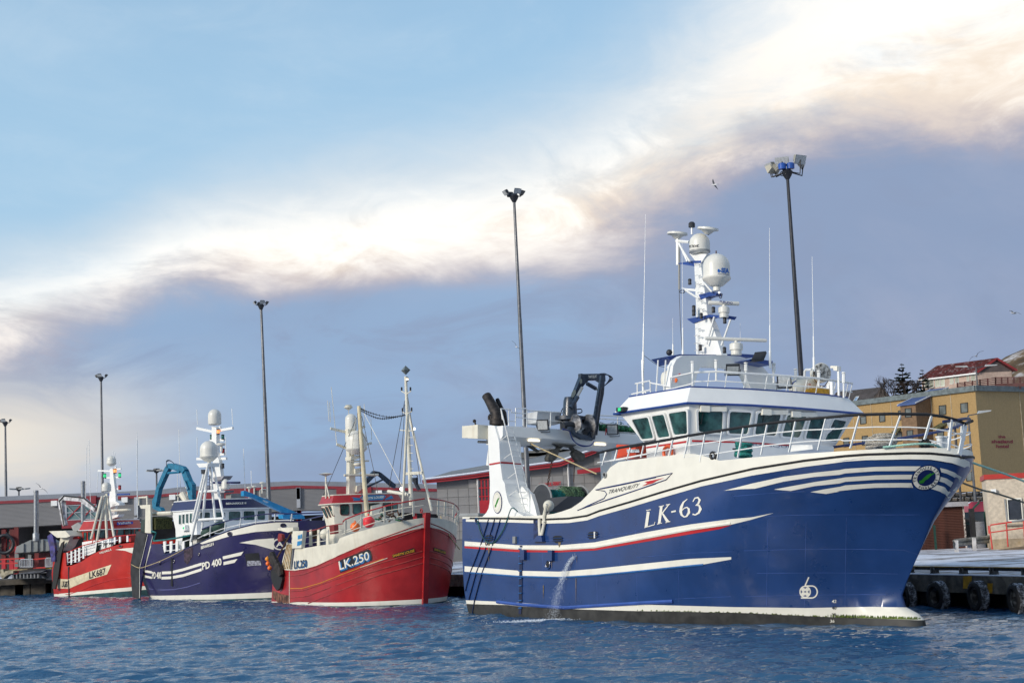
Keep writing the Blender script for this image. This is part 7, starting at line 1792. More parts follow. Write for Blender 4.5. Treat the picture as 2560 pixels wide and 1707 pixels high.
def buoy(S, p, r, m, label, z=1.12):
    t = thing('buoy', label, 'buoy', mw=S.mw @ Matrix.Translation(p), group='inflatable buoys on the trawlers')
    MB().ball((0, 0, 0), r, 12, z).build('float', m, t); MB().tube([(0, 0, r * z), (0, 0, r * z + r * .3)], r * .16, 8).build('eye', m, t)

# ---------------------------------------------------------------- red trawler LK.250
HS = dict(stem=interp([(-1.5, 14.2), (0, 14.9), (1, 15.05), (3, 15.3), (5, 15.6), (7, 15.8)]), x0=lambda z: -1.2 + .18 * max(z, 0), beam=interp([(-1.5, 3.2), (0, 3.8), (1.5, 3.9), (4, 4.0), (7, 4.0)]), entry=interp([(-1, 7.5), (0, 6.2), (2, 5.6), (4, 5.0), (7, 4.6)]),
          round=interp([(-1, 1.2), (0, 1.35), (3, 1.6), (6, 1.8)]), run=5, tuck=interp([(-1, .2), (0, .06), (2, .1), (6, .12)]), top=7.2, p=2.2)
S_h = Ship('red wooden trawler with white bulwark and LK.250 on a black board', Vector((-13.66, 100.25, 0)), 59, 0, HS)
E2 = S_h.env
z1 = S_h.curve(q('K', 200, 1008, 350, 1022, 480, 1000, 600, 965, 850, 848, 1200, 698, 1500, 592, 1770, 495), [(-2, 2.35)])
z2 = S_h.curve(q('K', 335, 775, 450, 765, 600, 740, 735, 722, 828, 706), [(-2, 3.9)])
zq = S_h.curve(q('K', 838, 655, 1000, 592, 1200, 530, 1400, 478, 1760, 392))
xstep = E2.pt(q1('K', 833, 680)).x
print('sharyn', xstep, [round(z1(x), 2) for x in (0, 5, 10, 15)], [round(zq(x), 2) for x in (5, 10, 15)])
xbw = E2.pt(q1('K', 335, 900)).x
zt2 = lambda x: z1(x) + .06 if x < xbw else z2(x) if x < xstep else zq(x)
hs2 = S_h.shell('hull', [lambda x: -1.2, lambda x: -.02 + .008 * x, lambda x: .1 + .018 * x, z1], [GREENFOUL, CREAM, RED1], [3, 1, 10], deck_z=lambda x: min(z1(x), 5) - .1)
bw2 = S_h.shell('bulwark', [z1, zt2], [OLDWHITE], [4], thick=.08)
RP = mat('old_red_moulding', (.30, .035, .03), .5, var=.25, vscale=4, dirt=(.2, .1, .08), dirt_amt=.2)
S_h.strake('moulding', q('K', 200, 1010, 350, 1024, 480, 1002, 600, 967, 850, 850, 1200, 700, 1500, 594, 1790, 492), .035, RP, hs2)
for pts in ((290, 1082, 440, 1065, 850, 905, 1200, 755, 1790, 540), (290, 1255, 440, 1246, 850, 1105, 1300, 940, 1790, 800), (290, 1328, 480, 1308, 850, 1172, 1200, 1042, 1790, 868), (500, 1390, 850, 1250, 1300, 1072, 1795, 935), (290, 1378, 440, 1362)):
    S_h.strake('moulding', q('K', *pts), .035, RP, hs2)
STM = MB().prism([Vector((S_h.H['stem'](z) + d, 0, z)) for z, d in [(z, .16) for z in (-.6, 0, 2, 4, 5.55)] + [(z, -.25) for z in (5.55, 4, 2, 0, -.6)]], (0, .34, 0)).build('stem_post', RED1, S_h.root, smooth=0)
MB().torus(S_h.Y(q1('K', 1778, 345), -.35), (0, 1, 0), .12, .04, 14, 6).build('mooring_eye', RED1, STM)
YL_ = mat('yellow_line', (.7, .35, .02), .5, var=0)
MB().tube(E2.path(q('K', 298, 1222, 430, 1220, 640, 1160, 850, 1075, 1100, 980, 1350, 885), .015), .022, 4).build('yellow_line', YL_, hs2)
MB().tube(E2.path(q('K', 1090, 985, 1395, 878), .03), .02, 4).build('white_scuff', CREAM, hs2)
BB = mat('black_number_board', (.012, .014, .02), .5, var=.1)
E2.decal('number_board', q('K', 845, 910, 1180, 776, 1208, 800, 1222, 850, 1224, 902, 865, 1045), BB, hs2, .03)
SHB2 = mat('letter_shadow_blue', (.02, .16, .42), .5, var=0)
E2.text('registration_number', 'LK.250', q('K', 874, 1028, 1210, 908, 1196, 808, 860, 926), SHB2, hs2, .042, bold=.02)
E2.text('registration_number', 'LK.250', q('K', 864, 1014, 1198, 892, 1184, 796, 848, 914), CREAM, hs2, .055, bold=.012)
E2.text('registration_number', 'LK.250', q('K', 350, 1004, 494, 984, 494, 900, 350, 914), SHB2, bw2, .03, bold=.01)
E2.text('registration_number', 'LK.250', q('K', 345, 998, 489, 978, 489, 892, 345, 908), INK, bw2, .04, bold=.01)
E2.decal('name_board', q('K', 1450, 840, 1690, 762, 1706, 805, 1455, 876), BB, hs2, .03)
E2.text('name_lettering', 'SHARYN LOUISE', q('K', 1458, 868, 1700, 806, 1696, 776, 1453, 840), YL_, hs2, .045, bold=.02)
E2.decal('name_board', q('K', 1915, 755, 2050, 795, 2050, 840, 1912, 795), BB, hs2, .03)
E2.text('name_lettering', 'SHARYN LOUISE', q('K', 1920, 790, 2046, 832, 2046, 804, 1922, 764), YL_, hs2, .045, bold=.02)
E2.decal('rust_stain', q('K', 100, 1240, 190, 1280, 285, 1300, 288, 1390, 160, 1380, 105, 1330), mat('rusty_hull_patch', (.16, .07, .045), .8, var=.5, vscale=3), hs2, .02)
P_ = [E2.pt(p, .03) for p in q('K', 292, 1030, 292, 1395)]
if all(p is not None for p in P_): MB().tube(P_, .03, 4).build('stern_seam', OLDWHITE, hs2)
# stern fittings
mk(S_h, 'stern_panel', OLDWHITE, ('y', -3.7), .12, 'K', 190, 1005, 300, 1020, 330, 720, 270, 705)
for i in range(5): lines(S_h, 'panel_rib', mat('rust_stained_rib', (.42, .25, .08), .7, var=.4, vscale=6), .035, ('y', -3.85), 'K', (205 + i * 20, 1000, 262 + i * 14, 725))
mk(S_h, 'gallows_post', OLDWHITE, ('y', -4.0), .25, 'K', 345, 572, 462, 570, 440, 765, 335, 768)
GS = Surf(S_h.mw, plane=(Vector((0, -4.14, 0)), Vector((0, -1, 0))))
FB = mat('flag_blue', (.01, .22, .5), .5, var=.05)
for c in ((384, 622, 408, 617, 408, 660, 382, 668), (414, 614, 430, 606, 428, 655, 413, 660), (378, 690, 408, 684, 406, 732, 374, 742), (412, 684, 426, 680, 424, 726, 411, 730)): GS.decal('flag_panel', q('K', *c), FB, S_h.root, .01)
mk(S_h, 'gallows_arm', OLDWHITE, ('y', -3.8), .4, 'K', 185, 540, 360, 530, 362, 565, 300, 590, 192, 560)
lines(S_h, 'gallows_strut', OLDWHITE, .07, ('y', -3.7), 'K', (325, 590, 322, 705)); lines(S_h, 'rusty_strut', RUSTY, .06, ('y', -4.0), 'K', (308, 590, 140, 890))
mk(S_h, 'hanging_block', mat('red_block', (.22, .02, .02), .6, var=.3), ('y', -4.1), .2, 'K', 180, 600, 215, 610, 225, 680, 180, 695, 168, 660)
mk(S_h, 'hanging_block', BLACK, ('y', -4.0), .2, 'K', 200, 640, 245, 660, 250, 690, 205, 695)
TD = mat('scraped_door_steel', (.05, .04, .035), .5, .5, var=.6, vscale=4, dirt=(.55, .55, .55), dirt_amt=.15, dirt_scale=5)
for l, pl_, c in (('curved steel trawl door hung at the stern of the LK.250 trawler, upper', -4.1, (62, 870, 80, 812, 100, 805, 130, 860, 190, 985, 205, 1060, 185, 1090, 130, 1010, 85, 940)), ('black trawl door hung low at the stern of the LK.250 trawler', -3.95, (90, 1020, 130, 990, 200, 1060, 222, 1110, 195, 1215, 160, 1245, 120, 1190, 95, 1110))):
    o = mk(S_h, 'trawl_door', TD if 'upper' in l else BLACK, ('y', pl_), .2, 'K', *c); o.parent = None; o.matrix_world = S_h.mw; tag(o, l, 'trawl door')
for i, (x, y, m, l) in enumerate(((38, 888, mat('yellow_orange_buoy', (.8, .3, .02), .4), 'yellow-orange stern buoy, top of three on the LK.250 trawler'), (45, 940, ORANGE, 'orange stern buoy, middle of three on the LK.250 trawler'), (65, 990, ORANGE, 'orange stern buoy, lowest of three on the LK.250 trawler'))):
    buoy(S_h, S_h.Y(q1('K', x, y), -4.15), .155, m, l, 1.0)
# wheelhouse
zr1, zr0 = 6.35, 7.1
def xz(S, v, x, y, z): return S.Z(q1(v, x, y), z)
def hrings(S, zlo, zhi, lo, hi, v): return [(p.x, p.y) for p in S.on(('z', zlo), v, *lo)], [(p.x, p.y) for p in S.on(('z', zhi), v, *hi)]
c0 = S_h.Y(q1('K', 765, 268), -2.3); print('sh brow corner', c0)
zl = c0.z; yb, xf = -2.3, c0.x
SXF = lambda v, x, y: S_h.X(q1(v, x, y), xf + .5)
yr_ = S_h.X(q1('K', 1572, 215), xf + .3).y; xa = S_h.Y(q1('K', 615, 300), -2.35).x; zt_ = S_h.X(q1('K', 1200, 155), xf + .4).z
print('sh', xf, yr_, xa, zl, zt_)
def plan(xa, xf, y0, y1, bulge, k=1.0): w = (y1 - y0); return [(xa, y0), (xf, y0), (xf + bulge * .6, y0 + w * .18), (xf + bulge, y0 + w * .4), (xf + bulge, y0 + w * .6), (xf + bulge * .6, y0 + w * .82), (xf, y1), (xa, y1)]
wh2, SW2 = house(S_h, 'wheelhouse', OLDWHITE, 3.2, zl - 1.3, zl, plan(xa + .55, xf - .25, yb + .3, yr_ - .2, .5), plan(xa + .5, xf - .2, yb + .25, yr_ - .15, .55), plan(xa + .1, xf, yb + .08, yr_ - .04, .65))
br2, SB2 = brow(S_h, 'wheelhouse_brow', RED1, OLDWHITE, plan(xa, xf + .1, yb - .05, yr_ + .05, .7), zl, plan(xa + .1, xf - .1, yb + .2, yr_ - .2, .6), zt_)
RFm = mat('dark_red_window_trim', (.13, .01, .01), .5)
wins(S_h, SW2, 'K', ((865, 275, 960, 388), (1005, 266, 1100, 378), (1180, 258, 1303, 362), (1345, 252, 1430, 358), (1450, 250, 1503, 354)), RFm, .2)
wins(S_h, SW2, 'K', ((705, 415, 728, 422, 690, 320, 655, 315), (745, 408, 762, 412, 722, 306, 695, 303), (778, 400, 798, 404, 756, 296, 730, 294)), RFm, .2)
mk(S_h, 'name_banner', mat('banner_blue', (.02, .2, .42), .5, var=.1), ('x', xf + .9), .04, 'K', 1085, 190, 1120, 165, 1350, 165, 1375, 180, 1340, 222, 1120, 232)
for c in ((990, 190, 1090, 200, 1085, 230, 1005, 232, 1020, 215), (1365, 215, 1440, 170, 1465, 205, 1370, 225)): mk(S_h, 'banner_ribbon', mat('banner_blue', (0, 0, 0)), ('x', xf + .88), .03, 'K', *c)
NB = Surf(S_h.mw, plane=(Vector((xf + .98, 0, 0)), Vector((1, 0, 0)))); NB.text('name_lettering', 'SHARYN LOUISE', q('K', 1100, 222, 1352, 200, 1352, 174, 1100, 192), CREAM, br2, .02, bold=.03)
mk(S_h, 'deck_cabin', OLDWHITE, ('x', xf + .2), -1.2, 'K', 1170, 290, 1270, 270, 1290, 300, 1245, 390, 1175, 390)
# rails
tr_ = E2.path(q('K', 890, 470, 920, 440, 1100, 370, 1400, 285, 1600, 245, 1815, 208)); tr_ = [p for p in tr_]
top2 = MB().tube(tr_, .045, 6).build('side_railing', RED1, S_h.root); MB().tube([Vector((p.x, -p.y, p.z)) for p in tr_] , .045, 6).build('side_railing', RED1, S_h.root)
for md in ((905, 580, 1000, 540, 1100, 430, 1400, 345, 1600, 310, 1800, 285), (880, 610, 1050, 545, 1300, 462, 1690, 372)):
    P_ = E2.path(q('K', *md)); MB().tube(P_, .025, 5).build('rail', OLDWHITE, top2); MB().tube([Vector((p.x, -p.y, p.z)) for p in P_ if p.x > 7], .025, 5).build('rail', OLDWHITE, top2)
for x, y0, y1 in ((925, 450, 610), (1105, 375, 540), (1365, 295, 480), (1570, 255, 425), (1690, 235, 405)):
    a, b = E2.pt(q1('K', x, y0)), E2.pt(q1('K', x, y1))
    if a and b:
        for s in (1, -1): MB().beam((a.x, a.y * s, a.z), (b.x, b.y * s, b.z), .12, .05, up=(1, 0, 0)).build('post', OLDWHITE, top2)
lines(S_h, 'aft_railing', RP, .035, ('y', -3.8), 'K', (470, 580, 600, 555, 710, 518, 890, 490))
for sg in ((450, 650, 735, 590, 880, 565), (455, 720, 700, 680)): lines(S_h, 'aft_rail', OLDWHITE, .025, ('y', -3.2), 'K', sg)
for x in (530, 620, 722): mk(S_h, 'stanchion', OLDWHITE, ('y', -3.2), .06, 'K', x - 14, 560, x + 8, 555, x + 12, 735, x - 18, 742)
mk(S_h, 'winch_gear', RUSTY, ('y', -2), .8, 'K', 570, 560, 610, 560, 610, 660, 575, 660); mk(S_h, 'winch_frame', mat('red_winch', (.2, .02, .02), .5), ('y', -2.4), .3, 'K', 760, 510, 815, 500, 820, 600, 770, 610)
MB().ball(S_h.Y(q1('K', 700, 610), -1.9), .42, 10, .9).build('white_drum', OLDWHITE, S_h.root)
# masts
def pole(S, name, v, y, x0, y0, x1, y1, r0, r1, m=OLDWHITE, par=None): return MB().tube(S.on(('y', y), v, x0, y0, x1, y1), [r0, r1], 10).build(name, m, par or S.root)
fm = MB().tube(S_h.on(('y', 0), 'J', 1665, 1640, 1600, 185), [.14, .09], 10).build('foremast', OLDWHITE, S_h.root)
pole(S_h, 'mast_leg', 'J', -1.3, 1568, 1640, 1618, 620, .08, .08); pole(S_h, 'mast_leg', 'J', 1.2, 1895, 1700, 1638, 620, .08, .08)
for sg in ((1595, 1275, 1790, 1262), (1600, 1290, 1790, 1280)): lines(S_h, 'mast_crossbar', OLDWHITE, .05, ('y', 0), 'J', sg)
for sg in ((1555, 350, 1610, 385, 1660, 350), (1565, 585, 1610, 610, 1670, 580), (1535, 790, 1640, 800, 1700, 790)): lines(S_h, 'mast_arm', OLDWHITE, .035, ('y', 0), 'J', sg)
for i in range(6): lines(S_h, 'mast_step', OLDWHITE, .02, ('y', 0), 'J', (1612 + i * 4, 872 + i * 88, 1680 + i * 2, 874 + i * 88))
dc = S_h.Y(q1('J', 1601, 115), 0)
MB().add([dc + Vector(v) for v in ((.22, -.22, 0), (-.22, -.22, 0), (-.22, .22, 0), (.22, .22, 0), (0, 0, .3), (0, 0, -.3))], [(0, 1, 4), (1, 2, 4), (2, 3, 4), (3, 0, 4), (1, 0, 5), (2, 1, 5), (3, 2, 5), (0, 3, 5)]).build('radar_reflector', mat('reflector_steel', (.22, .24, .22), .4, .5, var=.2), S_h.root, smooth=0)
nav_lamp(S_h, S_h.Y(q1('J', 1620, 240), 0), LIT, .9)
for x, y in ((1556, 345), (1655, 345), (1566, 580), (1668, 575)): nav_lamp(S_h, S_h.Y(q1('J', x, y), 0), DARK, .7)
MB().ball(S_h.Y(q1('J', 1700, 775), 0), .07, 8).build('deck_light', LITW, S_h.root); MB().ball(S_h.Y(q1('J', 1556, 1455), -.5), .12, 8).build('deck_light', LITW, S_h.root)
lmast = MB().tube(S_h.on(('y', -1.0), 'J', 1166, 1760, 1135, 1400, 1072, 520), [.15, .15, .12], 10).build('landing_mast', mat('cream_mast', (.62, .54, .36), .5, var=.15, streak=.4, dirt=(.4, .22, .08)), S_h.root)
for sg in ((1095, 548, 1150, 575, 1250, 610, 1400, 642, 1500, 638, 1588, 620), (1100, 572, 1200, 625, 1300, 658, 1400, 658, 1500, 640, 1588, 622)):
    P_ = smoothpts(S_h.on(('y', -.6), 'J', *sg), 8); mb = MB()
    for i, p in enumerate(P_[::1]): mb.torus(p, (0, 1, 0) if i % 2 else (0, .2, 1), .06, .02, 6, 3)
    mb.build('mast_chain', DARK, S_h.root)
RG_ = mat('rigging_wire', (.05, .045, .04), .6, .3, var=0)
for sg in ((1045, 650, 655, 1568), (1045, 650, 940, 900, 655, 1566), (1055, 600, 1105, 1568), (1105, 630, 1240, 1250, 1285, 1500), (1590, 460, 1410, 1450), (1590, 500, 1575, 800, 1525, 1400), (1625, 420, 1770, 1380), (1100, 800, 1160, 920)):
    lines(S_h, 'rigging', RG_, .02, ('y', -.8), 'J', sg, n=4)
for sg in ((1130, 600, 1470, 1250, 1600, 1500), (1035, 650, 930, 1568)): lines(S_h, 'rope_stay', OLDWHITE, .02, ('y', -.9), 'J', sg, n=4)
xm = xf - 1.0
cm = MB().prism(S_h.on(('x', xm), 'J', 930, 780, 1010, 790, 1000, 1100, 1018, 1400, 1020, 1530, 945, 1535, 948, 1100), (-.5, 0, 0)).build('radar_mast', OLDWHITE, S_h.root, smooth=0)
kx = S_h.X(q1('J', 985, 780), xm - .1); ky = (S_h.X(q1('J', 1100, 1000), xm) - S_h.X(q1('J', 1000, 1000), xm)).length / 100
radome(S_h, S_h.X(q1('J', 985, 778), xm - .1), ky * 60, ky * 155, base=False); radome(S_h, S_h.X(q1('J', 1046, 1005), xm + .5), ky * 106, ky * 188)
for sg in ((750, 772, 935, 815), (1105, 765, 1140, 745), (820, 950, 940, 1000), (1150, 955, 1215, 935)): MB().beam(*S_h.on(('x', xm - .2), 'J', *sg), .1, .16).build('mast_arm', OLDWHITE, S_h.root)
lines(S_h, 'radar_scanner', OLDWHITE, .09, ('x', xm + .4), 'J', (905, 1300, 1290, 1294)); lines(S_h, 'radar_scanner', OLDWHITE, .06, ('x', xm + .3), 'J', (932, 1143, 1185, 1137))
for c in ((950, 1090, 1095, 1075, 1095, 1090, 1000, 1130, 950, 1130), (1000, 1230, 1100, 1215, 1100, 1235, 1040, 1285, 1000, 1285), (1020, 1420, 1110, 1400, 1110, 1425, 1030, 1500, 1015, 1490)): MB().prism(S_h.on(('x', xm), 'J', *c), (.9, 0, 0)).build('mast_shelf', OLDWHITE, S_h.root, smooth=0)
MB().lathe(S_h.X(q1('J', 1062, 1180), xm + .5), (0, 0, 1), [(.2, -.1), (.3, 0), (.3, .08), (.1, .14)], 12).build('gps_antenna', OLDWHITE, S_h.root)
for (xb, yb_, xt, yt_) in ((735, 690, 718, 458), (750, 700, 741, 476), (820, 940, 783, 545), (783, 545, 759, 303), (1137, 740, 1132, 494), (1217, 900, 1207, 665), (955, 640, 957, 555)):
    lines(S_h, 'whip_antenna', OLDWHITE, .022, ('x', xm - .3), 'J', (xb, yb_, xt, yt_), n=5)
MB().lathe(S_h.X(q1('J', 954, 545), xm), (0, 0, 1), [(.08, -.1), (.22, 0), (.3, .05), (.3, .1), (.2, .14), (.24, .2), (.1, .24)], 12).build('gps_antenna', OLDWHITE, S_h.root)
t_ = lines(S_h, 'satellite_dish_post', OLDWHITE, .06, ('y', -2.2), 'J', (700, 1560, 698, 1300))[0]; MB().lathe(S_h.Y(q1('J', 698, 1292), -2.2), (0, 0, 1), [(.08, -.1), (.35, 0), (.5, .04), (.1, .12)], 14).build('dish', OLDWHITE, t_)
lines(S_h, 'post_strut', OLDWHITE, .04, ('y', -2.2), 'J', (740, 1560, 702, 1400))
DB = mat('dark_blue_crane', (.012, .03, .06), .4, var=.3, vscale=4)
for c in ((1150, 1400, 1150, 1340, 1230, 1250, 1300, 1262, 1300, 1290, 1240, 1320, 1160, 1400), (1285, 1275, 1310, 1268, 1480, 1405, 1475, 1448, 1440, 1430, 1290, 1300), (1130, 1460, 1130, 1430, 1300, 1360, 1340, 1340, 1345, 1355, 1240, 1405)): MB().prism(S_h.on(('x', xm - 2), 'J', *c), (.3, 0, 0)).build('deck_crane', DB, S_h.root, smooth=0)
P_ = S_h.on(('y', -1), 'K', 1405, 125, 1640, 165); MB().tube(P_, .1, 8).build('boom', OLDWHITE, S_h.root)
buoy(S_h, S_h.Y(q1('K', 1183, 470), -2.5), .38, PINK, 'large bright pink buoy on the bow rail of the LK.250 trawler', 1.0); buoy(S_h, S_h.Y(q1('K', 1030, 528), -2.6), .31, ORANGE, 'orange-red buoy next to the pink one on the LK.250 trawler', 1.0)
for i in range(26): 
    p = S_h.Y(q1('K', rnd.uniform(1260, 1560), rnd.uniform(385, 470)), -1.8 + rnd.uniform(-.5, .5)); MB_ = MB().tube([p, p + Vector((rnd.uniform(-.5, .5), rnd.uniform(-.4, .4), rnd.uniform(-.15, .3)))], .05, 5).build('deck_gear', rnd.choice((DARK, RUSTY, NETG, GREY)), S_h.root)
hoop = MB().tube(smoothpts(S_h.on(('y', .8), 'J', 1660, 1310, 1690, 1290, 1730, 1300, 1725, 1330, 1690, 1345, 1660, 1330, 1660, 1310), 4), .03, 5).build('net_hoop', DARK, S_h.root); MB().prism(S_h.on(('y', .9), 'J', 1662, 1330, 1728, 1325, 1730, 1400, 1765, 1465, 1740, 1470, 1710, 1400), (0, .15, 0)).build('net_bag', mat('black_net', (.02, .025, .04), .9, var=.4, vscale=20), hoop, smooth=0)
def rope(pts, r, m, label): tag(MB().tube(smoothpts(pts, 6), r, 5).build('mooring_rope', m), label, 'mooring rope')
rope([S_h.mw @ S_h.X(q1('K', 1995, 405), 13.6)] + [at(q1('K', x, y), Y_) for x, y, Y_ in ((2050, 540, 88.6), (2120, 660, 88.8), (2210, 780, 89.5))], .035, ROPEB, 'buff rope hanging off the port bow of the LK.250 trawler')

# ---------------------------------------------------------------- purple trawler PD 400
HB = dict(stem=interp([(-1.5, 18.0), (0, 18.6), (2, 19.2), (4, 20.0), (6, 21.0), (8, 21.5)]), x0=lambda z: -.1, beam=interp([(-1.5, 3.2), (0, 3.5), (2, 3.7), (8, 3.7)]), entry=interp([(-1, 10), (0, 9.5), (2, 8.5), (5, 7), (8, 6.5)]),
          round=interp([(-1, 1.0), (1, 1.1), (3, 1.4), (6, 1.8)]), run=5, tuck=interp([(-1, .35), (0, .25), (1.5, .1), (3, .05), (8, 0)]), top=9, p=2.1)
B_k = Ship('purple-blue trawler with a white wheelhouse and PD 400 in cream on its side', Vector((-27.9, 117.4, 0)), 48, 0, HB)
E3 = B_k.env
hb1 = B_k.curve(q('I', 230, 540, 300, 552))
zB = B_k.curve(q('I', 400, 788, 430, 788, 600, 742, 700, 700, 845, 640, 1000, 570, 1200, 492, 1500, 417, 1750, 390, 1900, 388), [(30, 0)]) if False else None
Pb = E3.path(q('I', 405, 788, 600, 742, 700, 700, 845, 640, 1000, 570, 1200, 492, 1500, 417, 1750, 392, 1950, 390)); xs0 = E3.pt(q1('I', 398, 700)).x
zf = interp([(p.x, p.z) for p in Pb] + [(22, Pb[-1].z + .1)]); za = E3.pt(q1('I', 330, 655)).z
print('benarkle', xs0, za, [round(zf(x), 2) for x in (3, 8, 14, 20)])
ztb = lambda x: za if x < xs0 else zf(x)
hb = B_k.shell('hull', [lambda x: -1.2, lambda x: -.03 + .01 * x, lambda x: .26 + .016 * x, ztb], [GREENFOUL, CREAM, NAVY], [3, 1, 12], deck_z=lambda x: 2.6 if x < 7 else 4.9, thick=.08)
B_k.strake('top_strip', q('I', 405, 788, 600, 742, 845, 640, 1000, 570, 1200, 492, 1500, 417, 1750, 392, 1950, 390), .05, NAVY, hb)
bandpoly(B_k, hb, 'cream_band', CREAM, 'I', (845, 645, 1000, 580, 1200, 502, 1500, 427, 1750, 400, 2000, 400), (875, 657, 1000, 622, 1200, 562, 1500, 512, 1700, 498, 2000, 490))
for up, lo in (((530, 968, 650, 940, 868, 872), (530, 1002, 650, 972, 868, 905)), ((530, 1030, 650, 1008, 868, 938), (530, 1062, 650, 1040, 868, 970)), ((400, 978, 510, 974), (400, 1010, 510, 1006)), ((396, 1040, 510, 1034), (396, 1070, 510, 1066)), ((187, 955, 284, 974), (187, 985, 284, 1000)), ((165, 1012, 282, 1038), (165, 1042, 282, 1062)),
               ((1115, 800, 1360, 742), (1120, 835, 1330, 788)), ((1125, 865, 1290, 828), (1125, 902, 1255, 874)), ((1310, 640, 1500, 602, 1720, 585), (1310, 640, 1500, 662, 1715, 722))): bandpoly(B_k, hb, 'cream_stripe', CREAM, 'I', up, lo)
for quad, t in (((878, 962, 1106, 900, 1100, 816, 872, 874), 'PD 400'), ((288, 1060, 392, 1062, 392, 982, 288, 980), 'PD 400'), ((862, 716, 1012, 668, 1010, 634, 862, 680), 'BENARKLE II')): E3.text('registration_number' if 'P' in t else 'name_lettering', t, q('I', *quad), CREAM, hb, .03, bold=.03)
for f, m in ((1, CREAM), (.78, NAVY)): E3.decal('emblem', q('I', *[z for p in arc(1790, 655, 92 * f, 70 * f, 0, 360, 22)[:-1] for z in p]), m, hb, .026 if f == 1 else .034)
E3.text('emblem_letter', 'A', q('I', 1742, 688, 1830, 680, 1830, 622, 1742, 628), CREAM, hb, .045, bold=.03)
E3.decal('anchor_pocket', q('I', 1372, 768, 1540, 756, 1556, 850, 1400, 900), VOID, hb, .02); E3.decal('anchor_plate', q('I', 1408, 850, 1560, 848, 1570, 900, 1402, 912), mat('scuffed_plate', (.35, .36, .42), .5, var=.4, vscale=6), hb, .05)
port_oval(E3, 'I', 1202, 536, 27, 22, hb, VOID, NAVY, 'fairlead', .02); port_oval(E3, 'I', 1827, 433, 30, 20, hb, VOID, NAVY, 'fairlead', .02)
for c in ((838, 775), (376, 880), (545, 860)): port_oval(E3, 'I', c[0], c[1], 7, 20, hb, VOID, NAVY, 'outlet', .01)
P_ = [E3.pt(p, .03) for p in q('I', 520, 820, 520, 1150)]
ldr = MB().beam(P_[0], P_[1], .32, .04, up=(0, 1, 0)).build('boarding_ladder', mat('black_ladder', (.006, .006, .012), .5), hb)
B_k.strake('moulding', q('I', 140, 1150, 250, 1182, 400, 1195, 550, 1190, 700, 1160, 850, 1112), .04, mat('moulding_lilac', (.10, .10, .25), .4), hb, mirror=False)
for s in ((292, 560, 200, 950), (270, 680, 172, 1045)): B_k.strake('cream_line', q('I', *s), .04, CREAM, hb, mirror=False)
E3.decal('rust_streak', q('I', 660, 710, 760, 690, 762, 800, 700, 900, 665, 860), mat('dark_rust_run', (.05, .03, .05), .7, var=.5, vscale=4), hb, .02)
mk(B_k, 'stern_post', NAVY, ('y', -3.65), .12, 'I', 225, 525, 300, 545, 270, 655, 185, 940, 140, 1290, 135, 930)
mk(B_k, 'stern_plate', mat('dark_grey_door_plate', (.035, .036, .04), .6, .2, var=.3, vscale=2), ('y', -3.75), .14, 'I', 108, 505, 150, 508, 228, 545, 180, 760, 135, 935, 140, 1300, 62, 1282, 38, 1000, 40, 880)
lines(B_k, 'stern_edge', CREAM, .03, ('y', -3.85), 'I', (232, 545, 182, 760, 137, 935, 137, 1290))
mk(B_k, 'stern_gantry', OLDWHITE, ('y', -3.6), .15, 'I', 145, 200, 272, 192, 278, 528, 208, 522, 215, 240, 160, 238)
lines(B_k, 'gantry_loop', OLDWHITE, .09, ('y', -3.5), 'I', (130, 200, 132, 110, 225, 105), (228, 200, 225, 90)); lines(B_k, 'gantry_beam', OLDWHITE, .16, ('y', -3), 'I', (270, 300, 520, 290))
mk(B_k, 'net_door', mat('dark_green_door', (.03, .05, .045), .7, var=.3), ('y', -3.3), .2, 'I', 165, 380, 215, 360, 205, 530, 160, 540)
heap2 = mk(B_k, 'fishing_net', mat('olive_net', (.10, .10, .03), .95, var=.5, vscale=12, bump=1), ('y', -2.6), 1.5, 'I', 310, 360, 350, 330, 420, 350, 425, 480, 300, 480); heap2.parent = None; heap2.matrix_world = B_k.mw; tag(heap2, 'olive net bag on the aft deck of the purple trawler', 'fishing net')
# wheelhouse
yb3 = -3.0; c3 = B_k.Y(q1('H', 800, 1290), yb3); zl3, xf3 = c3.z, c3.x; yr3 = B_k.X(q1('H', 1688, 1268), xf3).y; xa3 = B_k.Y(q1('H', 492, 1330), yb3).x; zt3 = B_k.X(q1('H', 1300, 1160), xf3 + .2).z
print('bk', xf3, yr3, xa3, zl3, zt3)
yr3 = min(yr3, 5.5)
wh3, SW3 = house(B_k, 'wheelhouse', WHITE, 2.6, zl3 - 1.4, zl3, plan(xa3 + .8, xf3 - .2, yb3 + .1, yr3 - .3, .5), plan(xa3 + .7, xf3 - .1, yb3 + .1, yr3 - .3, .5), plan(xa3 + .2, xf3 + .02, yb3 + .05, yr3 - .25, .6))
br3, SB3 = brow(B_k, 'wheelhouse_brow', NAVY, WHITE, plan(xa3, xf3 + .15, yb3, yr3, .7), zl3, plan(xa3 + .15, xf3 - .1, yb3 + .3, yr3 - .25, .55), zt3, .045)
wins(B_k, SW3, 'H', ((848, 1318, 962, 1422), (1002, 1315, 1142, 1412), (1180, 1306, 1320, 1410), (1353, 1302, 1485, 1407), (1518, 1300, 1608, 1404)), WHITE, .14)
wins(B_k, SW3, 'H', [(x, 1348 - (x - 603) * .14, x + 26, 1456 - (x - 603) * .14) for x in (603, 645, 688, 732)], WHITE, .1)
SB3.text('name_lettering', 'BENARKLE II', q('H', 1150, 1230, 1387, 1222, 1387, 1200, 1150, 1206), CREAM, br3, .04, bold=.03)
o = mk(B_k, 'side_light', WHITE, ('y', -3.1), .3, 'H', 625, 1470, 690, 1465, 695, 1530, 630, 1532); MB().ball(B_k.Y(q1('H', 655, 1502), -3.25), .09, 6).build('lens', LITG, o)
